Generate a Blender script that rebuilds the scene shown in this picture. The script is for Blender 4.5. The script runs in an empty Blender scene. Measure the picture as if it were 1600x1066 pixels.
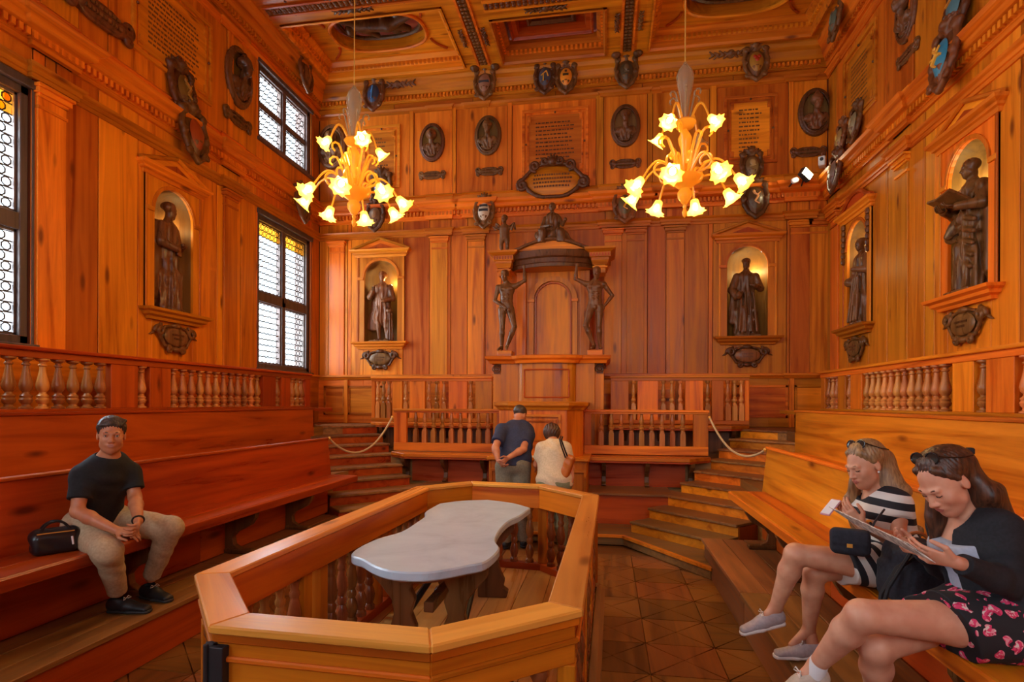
import bpy, math, random
import numpy as np
from mathutils import Vector, Matrix
R = math.radians
sc = bpy.context.scene
COL = sc.collection
# ------------------------------------------------------------------ camera, world, light, exposure
YAW, ROLL = 9.33, 0.2
CAMZ = 1.70
cd = bpy.data.cameras.new('camera'); cd.lens = 20.0; cd.sensor_width = 36; cd.shift_y = 0.060; cd.clip_start = 0.05
cam = bpy.data.objects.new('camera', cd); COL.objects.link(cam)
cam.matrix_world = Matrix.Translation((0, 0, CAMZ)) @ Matrix.Rotation(R(YAW), 4, 'Z') @ Matrix.Rotation(R(90), 4, 'X') @ Matrix.Rotation(R(ROLL), 4, 'Z')
sc.camera = cam
sc.view_settings.view_transform = 'Standard'; sc.view_settings.look = 'None'
sc.view_settings.gamma = 1.0; sc.view_settings.use_curve_mapping = False
sc.view_settings.exposure = 0.47
w = bpy.data.worlds.new('world'); sc.world = w; w.use_nodes = True
w.node_tree.nodes['Background'].inputs[0].default_value = (0.86, 0.93, 1.0, 1)
w.node_tree.nodes['Background'].inputs[1].default_value = 3.2
sc.cycles.max_bounces = 7; sc.cycles.diffuse_bounces = 5; sc.cycles.glossy_bounces = 3
sc.cycles.transparent_max_bounces = 10; sc.cycles.transmission_bounces = 4
sc.cycles.caustics_reflective = False; sc.cycles.caustics_refractive = False
sc.cycles.sample_clamp_indirect = 6.0
XL, XR, YB, YF = -5.32, 3.56, 9.95, -2.6      # the room: left wall, right wall, back wall, wall behind
CX = -0.885                                   # middle of the room
def area(name, loc, rot, sx, sy, power, color):
    l = bpy.data.lights.new(name, 'AREA'); l.shape = 'RECTANGLE'; l.size = sx; l.size_y = sy
    l.energy = power; l.color = color
    o = bpy.data.objects.new(name, l); COL.objects.link(o); o.location = loc; o.rotation_euler = rot
    return o
DAY = (0.78, 0.90, 1.0)
WIN_Y = [(8.05, 9.62), (2.95, 4.52), (-2.15, -0.58)]          # left wall windows, far to near
for i, (a, b) in enumerate(WIN_Y):
    area('daylight', (XL-.7, (a+b)/2, 3.5), (0, R(-90), 0), 2.8, 2.3, (420, 430, 330)[i], DAY)
    area('daylight', (XL-.7, (a+b)/2, 6.4), (0, R(-90), 0), 1.5, 2.3, (220, 230, 180)[i], DAY)
FILL_WIN = [(-4.2, -2.4), (0.65, 2.45)]                          # added unseen windows behind the camera, for fill light
for a, b in FILL_WIN:  # fill daylight outside the added windows
    area('daylight', ((a+b)/2, YF-1.1, 3.5), (R(90), 0, 0), 2.2, 3.0, 110, DAY)
    area('daylight', ((a+b)/2, YF-1.1, 6.4), (R(90), 0, 0), 2.2, 1.6, 70, DAY)

# ------------------------------------------------------------------ pixel helpers (photograph 1600x1066 -> room)
F_, PX, PY = 889.0, 800.0, 629.0
_c, _s = math.cos(R(YAW)), math.sin(R(YAW))
_cr, _sr = math.cos(R(ROLL)), math.sin(R(ROLL))
def ray(px, py):
    a, b = (px-PX)/F_, (PY-py)/F_
    a, b = a*_cr - b*_sr, a*_sr + b*_cr
    return Vector((a*_c - _s, a*_s + _c, b))
def U(px, py, d):
    r = ray(px, py); return Vector((r.x*d, r.y*d, CAMZ + r.z*d))
def on_y(px, py, y):
    r = ray(px, py); t = y/r.y; return Vector((r.x*t, y, CAMZ + r.z*t))
def on_x(px, py, x):
    r = ray(px, py); t = x/r.x; return Vector((x, r.y*t, CAMZ + r.z*t))
def on_z(px, py, z):
    r = ray(px, py); t = (z-CAMZ)/r.z; return Vector((r.x*t, r.y*t, z))
# ------------------------------------------------------------------ mesh builder
class MB:
    def __init__(s): s.v = []; s.f = []
    def add(s, vs, fs, M=None):
        n = len(s.v)
        if M is not None: vs = [M @ Vector(p) for p in vs]
        s.v += [tuple(p) for p in vs]; s.f += [tuple(i+n for i in f) for f in fs]; return s
    def box(s, x0, x1, y0, y1, z0, z1, M=None):
        vs = [(x0,y0,z0),(x1,y0,z0),(x1,y1,z0),(x0,y1,z0),(x0,y0,z1),(x1,y0,z1),(x1,y1,z1),(x0,y1,z1)]
        return s.add(vs, [(0,3,2,1),(4,5,6,7),(0,1,5,4),(1,2,6,5),(2,3,7,6),(3,0,4,7)], M)
    def prism(s, poly, z0, z1, M=None):                 # poly in xy (counter clockwise), extruded in z
        n = len(poly)
        vs = [(x, y, z0) for x, y in poly] + [(x, y, z1) for x, y in poly]
        fs = [tuple(range(n-1, -1, -1)), tuple(range(n, 2*n))] + [(i, (i+1) % n, n+(i+1) % n, n+i) for i in range(n)]
        return s.add(vs, fs, M)
    def plate(s, poly, y0, y1, M=None):                 # poly in xz, extruded in y (y0 front)
        n = len(poly)
        vs = [(x, y0, z) for x, z in poly] + [(x, y1, z) for x, z in poly]
        fs = [tuple(range(n)), tuple(range(2*n-1, n-1, -1))] + [(i, n+i, n+(i+1) % n, (i+1) % n) for i in range(n)]
        return s.add(vs, fs, M)
    def lathe(s, prof, n=12, M=None):                   # prof: (r, z) from the bottom up
        vs = []; fs = []
        for r, z in prof:
            for k in range(n):
                a = 2*math.pi*k/n; vs.append((r*math.cos(a), r*math.sin(a), z))
        for i in range(len(prof)-1):
            for k in range(n):
                fs.append((i*n+k, i*n+(k+1) % n, (i+1)*n+(k+1) % n, (i+1)*n+k))
        fs.append(tuple(range(n-1, -1, -1))); fs.append(tuple((len(prof)-1)*n+k for k in range(n)))
        return s.add(vs, fs, M)
    def tube(s, pts, r, n=6, M=None, closed=False):
        pts = [Vector(p) for p in pts]; vs = []; fs = []; m = len(pts); up = None
        rr = r if hasattr(r, '__len__') else [r]*m
        for i, p in enumerate(pts):
            if closed: t = pts[(i+1) % m] - pts[i-1]
            else: t = pts[min(i+1, m-1)] - pts[max(i-1, 0)]
            t.normalize()
            if up is None: up = Vector((0,0,1)) if abs(t.z) < .9 else Vector((1,0,0))
            a = (up - t*up.dot(t)).normalized(); b = t.cross(a); up = a
            for k in range(n):
                q = 2*math.pi*k/n; vs.append(p + (a*math.cos(q)+b*math.sin(q))*rr[i])
        for i in range(m if closed else m-1):
            j = (i+1) % m
            for k in range(n): fs.append((i*n+k, i*n+(k+1) % n, j*n+(k+1) % n, j*n+k))
        if not closed: fs.append(tuple(range(n-1, -1, -1))); fs.append(tuple((m-1)*n+k for k in range(n)))
        return s.add(vs, fs, M)
    def sweep(s, prof, path, closed=False, M=None):     # prof: (out, z), path in xy; out = to the right of travel
        P = [Vector((p[0], p[1])) for p in path]; m = len(P); n = len(prof); vs = []; fs = []
        for i in range(m):
            def nrm(a, b): d = (b-a).normalized(); return Vector((d.y, -d.x))
            if closed or 0 < i < m-1: n1 = nrm(P[i-1], P[i]); n2 = nrm(P[i], P[(i+1) % m])
            elif i == 0: n1 = n2 = nrm(P[0], P[1])
            else: n1 = n2 = nrm(P[i-1], P[i])
            b = n1+n2
            b = b/max(.3, (1+n1.dot(n2)))
            for o, z in prof: vs.append((P[i].x+b.x*o, P[i].y+b.y*o, z))
        for i in range(m if closed else m-1):
            j = (i+1) % m
            for k in range(n-1): fs.append((i*n+k, i*n+k+1, j*n+k+1, j*n+k))
        if not closed: fs.append(tuple(range(n))); fs.append(tuple((m-1)*n+k for k in range(n-1, -1, -1)))
        return s.add(vs, fs, M)
    def ball(s, c, r, n=10, M=None):
        r = r if hasattr(r, '__len__') else (r, r, r)
        m = max(4, n//2); vs = [(c[0], c[1], c[2]-r[2])]; fs = []
        for i in range(1, m):
            t = math.pi*i/m
            for k in range(n):
                a = 2*math.pi*k/n; vs.append((c[0]+r[0]*math.sin(t)*math.cos(a), c[1]+r[1]*math.sin(t)*math.sin(a), c[2]-r[2]*math.cos(t)))
        vs.append((c[0], c[1], c[2]+r[2])); L = len(vs)-1
        for k in range(n):
            fs.append((0, 1+(k+1) % n, 1+k)); fs.append((L, L-n+k, L-n+(k+1) % n))
        for i in range(m-2):
            for k in range(n): fs.append((1+i*n+k, 1+i*n+(k+1) % n, 1+(i+1)*n+(k+1) % n, 1+(i+1)*n+k))
        return s.add(vs, fs, M)
    def mesh(s, name, mat, smooth=False):
        me = bpy.data.meshes.new(name); me.from_pydata(s.v, [], s.f); me.validate()
        mats = mat if isinstance(mat, (list, tuple)) else [mat]
        for m in mats: me.materials.append(m)
        import bmesh
        bm = bmesh.new(); bm.from_mesh(me); bmesh.ops.recalc_face_normals(bm, faces=bm.faces); bm.to_mesh(me); bm.free()
        if smooth:
            me.polygons.foreach_set('use_smooth', [True]*len(me.polygons))
            if smooth != 2: me.set_sharp_from_angle(angle=R(40))
        return me
    def build(s, name, mat, parent=None, smooth=False, kind=None, bevel=0, loc=None):
        o = bpy.data.objects.new(name, s.mesh(name, mat, smooth)); COL.objects.link(o)
        if parent: o.parent = parent
        if loc: o.location = loc
        if kind: o['kind'] = kind
        if bevel:
            b = o.modifiers.new('b', 'BEVEL'); b.width = bevel; b.segments = 1; b.limit_method = 'ANGLE'
        return o
def inst(name, me, parent, loc=(0,0,0), rot=(0,0,0), sca=(1,1,1), kind=None):
    o = bpy.data.objects.new(name, me); COL.objects.link(o); o.parent = parent
    o.location = loc; o.rotation_euler = rot; o.scale = sca
    if kind: o['kind'] = kind
    return o
def tag(o, label=None, cat=None, group=None, kind=None):
    if label: o['label'] = label
    if cat: o['category'] = cat
    if group: o['group'] = group
    if kind: o['kind'] = kind
    return o
def thing(name, label, cat, loc=(0,0,0), rz=0, group=None, sca=1):
    o = bpy.data.objects.new(name, None); COL.objects.link(o); o.empty_display_size = .1
    o.location = loc; o.rotation_euler = (0, 0, rz); o.scale = (sca,)*3
    return tag(o, label, cat, group)
def struct(name, loc=(0,0,0)):
    o = bpy.data.objects.new(name, None); COL.objects.link(o); o.location = loc; o['kind'] = 'structure'; return o
def dup(root, label, loc, rz=0, group=None, sca=None):
    def cp(o, par):
        c = o.copy(); COL.objects.link(c); c.parent = par
        for ch in KIDS.get(o.name, []): cp(ch, c)
        return c
    KIDS = {}
    st = [root]
    while st:
        o = st.pop(); ch = [x for x in o.children]; KIDS[o.name] = ch; st += ch
    r = cp(root, None); r.location = loc; r.rotation_euler = (0, 0, rz); r['label'] = label
    if group: r['group'] = group
    if sca: r.scale = (sca,)*3
    return r
# ------------------------------------------------------------------ materials
def lin(*c): return tuple((x/255/12.92 if x/255 <= .04045 else ((x/255+.055)/1.055)**2.4) for x in c) + (1,)
def mat(name, col, rough=.5, metal=0, spec=.5, emit=None, estr=0):
    m = bpy.data.materials.new(name); m.use_nodes = True; b = m.node_tree.nodes['Principled BSDF']
    b.inputs['Base Color'].default_value = col if len(col) == 4 else (*col, 1)
    b.inputs['Roughness'].default_value = rough; b.inputs['Metallic'].default_value = metal
    b.inputs['Specular IOR Level'].default_value = spec
    if emit: b.inputs['Emission Color'].default_value = (*emit, 1); b.inputs['Emission Strength'].default_value = estr
    return m
class NT:
    def __init__(s, m): s.t = m.node_tree; s.b = s.t.nodes['Principled BSDF']
    def n(s, ty, **kw):
        x = s.t.nodes.new(ty)
        for k, v in kw.items():
            if k.startswith('i_'):
                key = k[2:]; key = int(key) if key.isdigit() else key.replace('_', ' ')
                x.inputs[key].default_value = v
            else: setattr(x, k, v)
        return x
    def l(s, a, b): s.t.links.new(a, b)
def ramp(nt, fac, stops, interp='LINEAR'):
    r = nt.n('ShaderNodeValToRGB'); r.color_ramp.interpolation = interp; e = r.color_ramp.elements
    while len(e) < len(stops): e.new(.5)
    for i, (p, c) in enumerate(stops): e[i].position = p; e[i].color = c if len(c) == 4 else (*c, 1)
    nt.l(fac, r.inputs[0]); return r.outputs[0]
def math_(nt, op, a, b=None, v=None):
    x = nt.n('ShaderNodeMath', operation=op); nt.l(a, x.inputs[0])
    if b is not None: nt.l(b, x.inputs[1])
    if v is not None: x.inputs[1].default_value = v
    return x.outputs[0]
def wood(name, axis, dark, light, rough=.38, knots=True, var=.34, fine=1.0, coat=0.0, bump=.12, hue=(.491, .512)):
    m = mat(name, light, rough, spec=.32); nt = NT(m)
    tc = nt.n('ShaderNodeTexCoord'); oi = nt.n('ShaderNodeObjectInfo')
    mp = nt.n('ShaderNodeMapping'); a = 7.0*fine; g = .42*fine
    sc_ = {'X': (g, a, a), 'Y': (a, g, a), 'Z': (a, a, g)}[axis]
    mp.inputs['Scale'].default_value = sc_
    ad = nt.n('ShaderNodeVectorMath', operation='MULTIPLY_ADD'); nt.l(oi.outputs['Random'], ad.inputs[0])
    ad.inputs[1].default_value = (7.3, 5.1, 9.7); nt.l(tc.outputs['Object'], ad.inputs[2])
    nt.l(ad.outputs[0], mp.inputs['Vector'])
    n1 = nt.n('ShaderNodeTexNoise', i_Scale=1.0, i_Detail=5.0, i_Roughness=.6, i_Distortion=1.2); nt.l(mp.outputs[0], n1.inputs['Vector'])
    n2 = nt.n('ShaderNodeTexNoise', i_Scale=.55, i_Detail=2.0); nt.l(ad.outputs[0], n2.inputs['Vector'])
    col = ramp(nt, n1.outputs['Fac'], [(.30, dark), (.48, tuple((dark[i]*.4+light[i]*.6) for i in range(3))), (.66, light)])
    # slow tone change over the board, and from board to board
    hs = nt.n('ShaderNodeHueSaturation'); nt.l(col, hs.inputs['Color'])
    vv = nt.n('ShaderNodeMapRange', i_1=0.0, i_2=1.0, i_3=1-var, i_4=1+var*.6); nt.l(oi.outputs['Random'], vv.inputs[0])
    v2 = nt.n('ShaderNodeMapRange', i_1=.3, i_2=.7, i_3=.82, i_4=1.12); nt.l(n2.outputs['Fac'], v2.inputs[0])
    nt.l(math_(nt, 'MULTIPLY', vv.outputs[0], v2.outputs[0]), hs.inputs['Value'])
    hu = nt.n('ShaderNodeMapRange', i_1=0.0, i_2=1.0, i_3=hue[0], i_4=hue[1]); nt.l(math_(nt, 'FRACT', math_(nt, 'MULTIPLY', oi.outputs['Random'], v=7.31)), hu.inputs[0]); nt.l(hu.outputs[0], hs.inputs['Hue'])
    out = hs.outputs[0]
    if knots:
        k = {'X': (.8, 2.6, 2.6), 'Y': (2.6, .8, 2.6), 'Z': (2.6, 2.6, .8)}[axis]
        mk = nt.n('ShaderNodeMapping'); mk.inputs['Scale'].default_value = tuple(q*1.05 for q in k); nt.l(ad.outputs[0], mk.inputs['Vector'])
        vo = nt.n('ShaderNodeTexVoronoi', i_Scale=1.35, i_Randomness=1.0); nt.l(mk.outputs[0], vo.inputs['Vector'])
        fac = nt.n('ShaderNodeMapRange', i_1=.05, i_2=.14, i_3=.85, i_4=0.0); nt.l(vo.outputs['Distance'], fac.inputs[0])
        mx = nt.n('ShaderNodeMix', data_type='RGBA'); nt.l(fac.outputs[0], mx.inputs[0]); nt.l(out, mx.inputs[6])
        mx.inputs[7].default_value = (dark[0]*.35, dark[1]*.3, dark[2]*.3, 1); out = mx.outputs[2]
    nt.l(out, nt.b.inputs['Base Color'])
    bp = nt.n('ShaderNodeBump', i_Strength=bump, i_Distance=.01); nt.l(n1.outputs['Fac'], bp.inputs['Height']); nt.l(bp.outputs[0], nt.b.inputs['Normal'])
    rr = nt.n('ShaderNodeMapRange', i_1=.3, i_2=.7, i_3=rough-.08, i_4=rough+.12); nt.l(n1.outputs['Fac'], rr.inputs[0]); nt.l(rr.outputs[0], nt.b.inputs['Roughness'])
    return m
D1, L1 = (.42, .074, .004), (.84, .238, .011)
M = {}
for ax in 'XYZ':
    M['w'+ax] = wood('pine_'+ax, ax, D1, L1)
    M['r'+ax] = wood('red_shaded_pine_'+ax, ax, (.28, .034, .004), (.54, .092, .008), rough=.33, var=.2, hue=(.492, .502))  # redder, darker pine; on left benches and balustrade it paints in shade
    M['p'+ax] = wood('pale_pine_'+ax, ax, (.50, .15, .02), (.86, .36, .06), rough=.32, var=.15)
    M['t'+ax] = wood('worn_tread_'+ax, ax, (.15, .060, .018), (.36, .14, .038), rough=.5, knots=False, fine=1.6)
M['carve'] = wood('dark_carving', 'Z', (.075, .026, .008), (.21, .072, .020), rough=.34, knots=False, fine=2.0, bump=.3)
M['statue'] = wood('statue_wood', 'Z', (.085, .032, .010), (.24, .095, .030), rough=.3, knots=False, fine=1.5)
M['turned'] = wood('turned_wood', 'Z', (.34, .10, .022), (.66, .25, .065), rough=.25, knots=False, var=.35)
M['darkturned'] = wood('dark_turned_wood', 'Z', (.17, .045, .014), (.40, .13, .035), rough=.22, knots=False, var=.3)
M['seam'] = wood('dark_seam', 'Z', (.10, .016, .003), (.20, .035, .006), rough=.6, knots=False)
M['lead'] = mat('lead', (.035, .033, .035), .6)
M['iron'] = mat('iron', (.045, .045, .05), .45, .6)
M['gold'] = mat('gilding', (.75, .42, .08), .35, .5)
M['white'] = mat('white_plastic', (.8, .8, .78), .4)
M['black'] = mat('black_cloth', (.012, .012, .014), .8)
M['rope'] = mat('rope', (.62, .44, .22), .8)
# window frames: grey painted wood
M['frame'] = wood('grey_frame', 'Z', (.07, .042, .035), (.16, .105, .09), rough=.5, knots=False)
# ================================================================== helpers for walls
ROT = {'back': 0, 'left': R(90), 'right': R(-90)}
def wloc(side, u, z, out=0):
    return {'back': (u, YB-out, z), 'left': (XL+out, u, z), 'right': (XR-out, u, z)}[side]
def wmat(side, u=0, z=0, out=0): return Matrix.Translation(wloc(side, u, z, out)) @ Matrix.Rotation(ROT[side], 4, 'Z')
def wpt(side, px, py):
    if side == 'back': p = on_y(px, py, YB); return p.x, p.z
    p = on_x(px, py, XL if side == 'left' else XR); return p.y, p.z
def sgn(side): return -1 if side == 'right' else 1
ZC, ZT = 7.5, 7.62                                    # ceiling soffit; top of walls
NICHES = {'back': [-4.08, 2.31], 'left': [6.29], 'right': [6.29, 8.80]}
NW, NZ0, NZ1 = .32, 2.80, 4.30                        # half width, sill, crown of the niche openings
def holes(side):
    h = [(u-NW-.02, u+NW+.02, NZ0-.02, NZ1+.02) for u in NICHES[side]]
    if side == 'left':
        for a, b in WIN_Y: h += [(a, b, 2.23, 4.62), (a, b, 5.8, 6.95)]
    return h
def sheet(mb, side, u0, u1, z0, z1, out0, out1, hs, M_=None):
    """box sheet on a wall with rectangular holes cut out"""
    us = sorted({u0, u1} | {min(max(q, u0), u1) for h in hs for q in h[:2]}); zs = sorted({z0, z1} | {min(max(q, z0), z1) for h in hs for q in h[2:]})
    for i in range(len(us)-1):
        run = None
        for j in range(len(zs)-1):
            c = ((us[i]+us[i+1])/2, (zs[j]+zs[j+1])/2)
            solid = not any(h[0] < c[0] < h[1] and h[2] < c[1] < h[3] for h in hs)
            if solid: run = (run[0], zs[j+1]) if run else (zs[j], zs[j+1])
            if (not solid or j == len(zs)-2) and run:
                a, b = us[i], us[i+1]
                if side == 'back': mb.box(a, b, YB-out1, YB-out0, *run)
                elif side == 'left': mb.box(XL+out0, XL+out1, a, b, *run)
                else: mb.box(XR-out1, XR-out0, a, b, *run)
                run = None
walls = {}
for side, (u0, u1) in {'back': (XL-.4, XR+.4), 'left': (YF, YB), 'right': (YF, YB)}.items():
    mb = MB(); sheet(mb, side, u0, u1, -.1, ZT, -.4 if side != 'left' else -.16, 0, holes(side))
    walls[side] = mb.build('wall_'+side, M['seam'], kind='structure')
# wall behind the camera, with the added fill-light windows
mb = MB(); hs = [(a, b, z0, z1) for a, b in FILL_WIN for z0, z1 in ((2.23, 4.62), (5.8, 6.95))]
us = sorted({XL-.4, XR+.4} | {q for h in hs for q in h[:2]})
for i in range(len(us)-1):
    c = (us[i]+us[i+1])/2
    if any(h[0] < c < h[1] for h in hs):
        for z0, z1 in ((-.1, 2.23), (4.62, 5.8), (6.95, ZT)): mb.box(us[i], us[i+1], YF-.4, YF, z0, z1)
    else: mb.box(us[i], us[i+1], YF-.4, YF, -.1, ZT)
mb.build('wall_front', M['wZ'], kind='structure')

# ------------------------------------------------------------------ boards (planks and pilasters) on the walls
def board(side, u0, u1, z0, z1, t=.014, m='wZ', name='plank', out=0, hs=None):
    mb = MB(); a, b = u0+.005, u1-.005
    sheet(mb, side, a, b, z0, z1, out, out+t, hs if hs is not None else holes(side))
    if mb.v: return mb.build(name, M[m], walls[side], bevel=.004)
ZB, ZM = 2.17, 5.00                                    # top of wainscot; underside of the middle cornice
ZP = 4.62                                              # top of the pilasters of the lower order
def ux(side, px): return wpt(side, px, 629)[0]
LOW = {
 'back': [ux('back', q) for q in (499, 513, 543, 549, 630, 671, 704, 730, 758, 783, 945, 970, 1011, 1040, 1068, 1106, 1113, 1228, 1233, 1263, 1291)],
 'left': [-2.55, -2.2] + [YF+2.05+q*0 for q in ()] + [-.5, -.1, .45, .75, 1.85, 2.1, 2.5, 2.9] + [ux('left', q) for q in (48, 67, 84, 150, 212, 337, 374, 398)] + [9.68, 9.93],
 'right': [-2.55, -2.0, -1.4, -.8, -.2, .4, 1.0, 1.6, 2.2, 2.8, 3.4, 4.0, 4.6] + sorted(ux('right', q) for q in (1597, 1462, 1447, 1412, 1388, 1304)) + [9.5, 9.93]}
rnd = random.Random(4)
for side, us in LOW.items():
    us = sorted(us)
    for i in range(len(us)-1):
        a, b = us[i], us[i+1]
        if b-a < .05: board(side, a, b, ZB, ZM, .03, name='groove_bead'); continue
        board(side, a, b, ZB, ZM, rnd.choice((.012, .016, .02)))
# pilasters standing a little proud, with small capitals
PIL = {'back': [ux('back', q) for q in (527, 687, 744, 957, 1054, 1248, 1278)] + [ux('back', 992)],
       'left': [ux('left', q) for q in (75, 356)] + [2.75], 'right': [7.55, 5.05, 9.6, 2.6, 0.2]}
for side, us in PIL.items():
    for u in us:
        hw = .15
        board(side, u-hw, u+hw, ZB, ZP, .04, name='pilaster')
        mb = MB()
        for k, (e, z0, z1, o) in enumerate(((.0, ZP-.16, ZP-.13, .055), (.0, ZP-.05, ZP-.02, .06), (.02, ZP-.02, ZP+.03, .085), (.035, ZP+.03, ZP+.06, .11))):
            sheet(mb, side, u-hw-e, u+hw+e, z0, z1, 0, o, [])
        mb.build('capital', M['wX' if side == 'back' else 'wY'], walls[side], bevel=.003)
# upper order
UPP = {'back': [ux('back', q) for q in (499, 543, 549, 639, 646, 706, 712, 792, 799, 930, 942, 1010, 1018, 1107, 1118, 1230, 1238, 1291)],
       'left': [-2.5, -.4, 2.2, 2.9, 4.6, 5.0, 5.35, 7.3, 7.42, 7.98, 9.7, 9.93], 'right': [-2.5, -.4, .6, 2.2, 2.9, 4.6, 5.0, 5.3, 7.3, 7.42, 8.0, 9.6, 9.93]}
UPB = 5.42
for side, us in UPP.items():
    us = sorted(us)
    for i in range(len(us)-1):
        a, b = us[i], us[i+1]
        if b-a < .16: board(side, a, b, UPB, 7.0, .035, name='pilaster'); continue
        board(side, a, b, UPB, 7.0, rnd.choice((.012, .018)))

# ------------------------------------------------------------------ mouldings running round the room (left, back, right)
HX, HY = 'rY', 'rX'
def run(name, prof, m='w', kind=None, breaks=True, brk=.05):
    """one moulding per wall, mitred in the corners, stepping out over the pilasters"""
    for side in ('left', 'back', 'right'):
        mx = max(p[0] for p in prof)
        if side == 'left': u0, u1 = YF, YB
        elif side == 'back': u0, u1 = XL, XR
        else: u0, u1 = YF, YB
        iv = []
        for u in (sorted(PIL[side]) if breaks else []):
            if u-.2 < u0+.3 or u+.2 > u1-.12: continue
            if iv and u-.2 < iv[-1][1]+.1: iv[-1][1] = u+.2
            else: iv.append([u-.2, u+.2])
        def P(u, o): l = wloc(side, u, 0, o); return (l[0], l[1])
        pts = [P(u0, 0)]
        for p, q in iv: pts += [P(p, 0), P(p, brk), P(q, brk), P(q, 0)]
        pts.append(P(u1, 0))
        if side == 'right': pts = pts[::-1]
        MB().sweep(prof, pts).build(name, M[m+('X' if side == 'back' else 'Y')], walls[side], kind=kind)
# top of the wainscot
run('dado_rail', [(0, 2.11), (.03, 2.11), (.045, 2.14), (.075, 2.16), (.075, 2.19), (.03, 2.2), (0, 2.2)], 'w', breaks=True, brk=.03)
# entablature of the lower order: architrave, plain frieze, cornice with dentils
run('architrave', [(0, 4.70), (.04, 4.70), (.04, 4.74), (.055, 4.745), (.055, 4.785), (.08, 4.80), (.095, 4.82), (0, 4.82)], 'w')
run('cornice', [(0, 4.99), (.05, 4.99), (.05, 5.035), (.06, 5.04), (.06, 5.12), (.13, 5.14), (.15, 5.16), (.15, 5.20), (.20, 5.23), (.22, 5.27), (.06, 5.30), (0, 5.30)], 'w')
run('plinth_course', [(0, 5.30), (.05, 5.30), (.05, 5.40), (.065, 5.42), (.04, 5.45), (0, 5.45)], 'w', brk=.03)
# upper entablature
run('upper_architrave', [(0, 6.96), (.03, 6.96), (.03, 7.0), (.05, 7.01), (.07, 7.04), (0, 7.05)], 'w', brk=.03)
run('upper_cornice', [(0, 7.15), (.05, 7.15), (.05, 7.17), (.07, 7.18), (.07, 7.245), (.12, 7.26), (.15, 7.30), (.17, 7.38), (.23, 7.42), (.26, 7.47), (.26, 7.5), (0, 7.5)], 'w', breaks=False)
# dentil rows
def dentils(side, z0, z1, o0, o1, w, pitch, name='dentil_row'):
    mb = MB(); u0, u1 = (XL+.1, XR-.1) if side == 'back' else (0.5, YB-.1)
    n = int((u1-u0)/pitch)
    for i in range(n):
        u = u0+(i+.5)*pitch
        a = wloc(side, u-w/2, z0, o0); b = wloc(side, u+w/2, z1, o1)
        mb.box(min(a[0], b[0]), max(a[0], b[0]), min(a[1], b[1]), max(a[1], b[1]), z0, z1)
    o = mb.build(name, M['wZ'], walls[side], kind='stuff')
for side in ('left', 'back', 'right'):
    dentils(side, 5.055, 5.12, .055, .115, .036, .068)
    dentils(side, 7.19, 7.245, .065, .115, .036, .068)

for side in ('left', 'back', 'right'):
    a, b_ = (XL, XR) if side == 'back' else (YF, YB)
    k = 6; hs_ = holes(side)
    for i in range(k):
        u0, u1 = a+(b_-a)*i/k, a+(b_-a)*(i+1)/k; mm = 'wX' if side == 'back' else 'wY'
        board(side, u0, u1, 7.03, 7.16, .012, mm, name='frieze_board'); board(side, u0, u1, 1.31, 2.12, .008, mm, name='dado_board')
        board(side, u0, u1, 0, 1.30, .008, mm, name='dado_board'); board(side, u0, u1, 5.25, 5.45, .01, mm, name='frieze_board')
# ------------------------------------------------------------------ raised inscription panels with eared frames
def inscription(side, u, z0, z1, hw, label, rows):
    t = thing('inscription_panel', label, 'panel', wloc(side, u, z0), ROT[side], 'inscription panels of the upper wall')
    h = z1-z0
    f = MB()
    for (e, w, d) in ((0, .05, .045), (.09, .03, .03)):
        a, b = -hw+e, hw-e; c, dd = e, h-e
        f.box(a, b, -d, 0, c, c+w); f.box(a, b, -d, 0, dd-w, dd); f.box(a, a+w, -d, 0, c+w, dd-w); f.box(b-w, b, -d, 0, c+w, dd-w)
    for sx in (-1, 1):
        for zz in (.12, h-.12-.1):
            x = sx*(hw-.155); f.box(min(x, x+sx*.05), max(x, x+sx*.05), -.045, 0, zz, zz+.1)
    f.build('frame', M['wX'], t, bevel=.005)
    MB().box(-hw+.12, hw-.12, -.022, 0, .12, h-.12).build('tablet', M['wX'], t)
    ins = MB(); r2 = random.Random(int(abs(u)*100)+rows)
    for k in range(rows):
        z = h-.24-(h-.46)*k/(rows-1); x = -hw+.24
        e = hw-.24-(0.0 if k % 3 else .05)
        while x < e:
            ww = r2.uniform(.02, .07)
            if x+ww > e: break
            ins.box(x, x+ww, -.0245, -.02, z-.012, z+.012); x += ww+.016
    ins.build('lettering', M['carve'], t, kind='stuff')
    b = MB()
    for x, z in ((0, .06), (0, h-.07), (-hw+.07, h/2), (hw-.07, h/2)): b.ball((x, -.04, z), .018, 8)
    b.build('boss', M['carve'], t, True)
b = lambda px, py: wpt('back', px, py)
inscription('back', b(597, 230)[0], 5.62, 6.78, .36, 'carved inscription panel behind the chandelier beside the far window', 11)
inscription('back', CX, 5.63, 6.84, .58, 'largest inscription panel, centred above the oval cartouche over the pulpit', 12)
inscription('back', b(1172, 190)[0], 5.66, 6.80, .42, 'inscription panel on the back wall above the floodlight', 11)
inscription('left', 6.3, 5.7, 6.8, .66, 'inscription panel high on the left wall between the windows', 12)
inscription('right', 8.75, 5.72, 6.85, .52, 'inscription panel on the right wall beside the back corner', 12)
inscription('right', 4.0, 5.72, 6.85, .52, 'inscription panel on the right wall nearest the camera, above the blue shield', 12)

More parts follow.
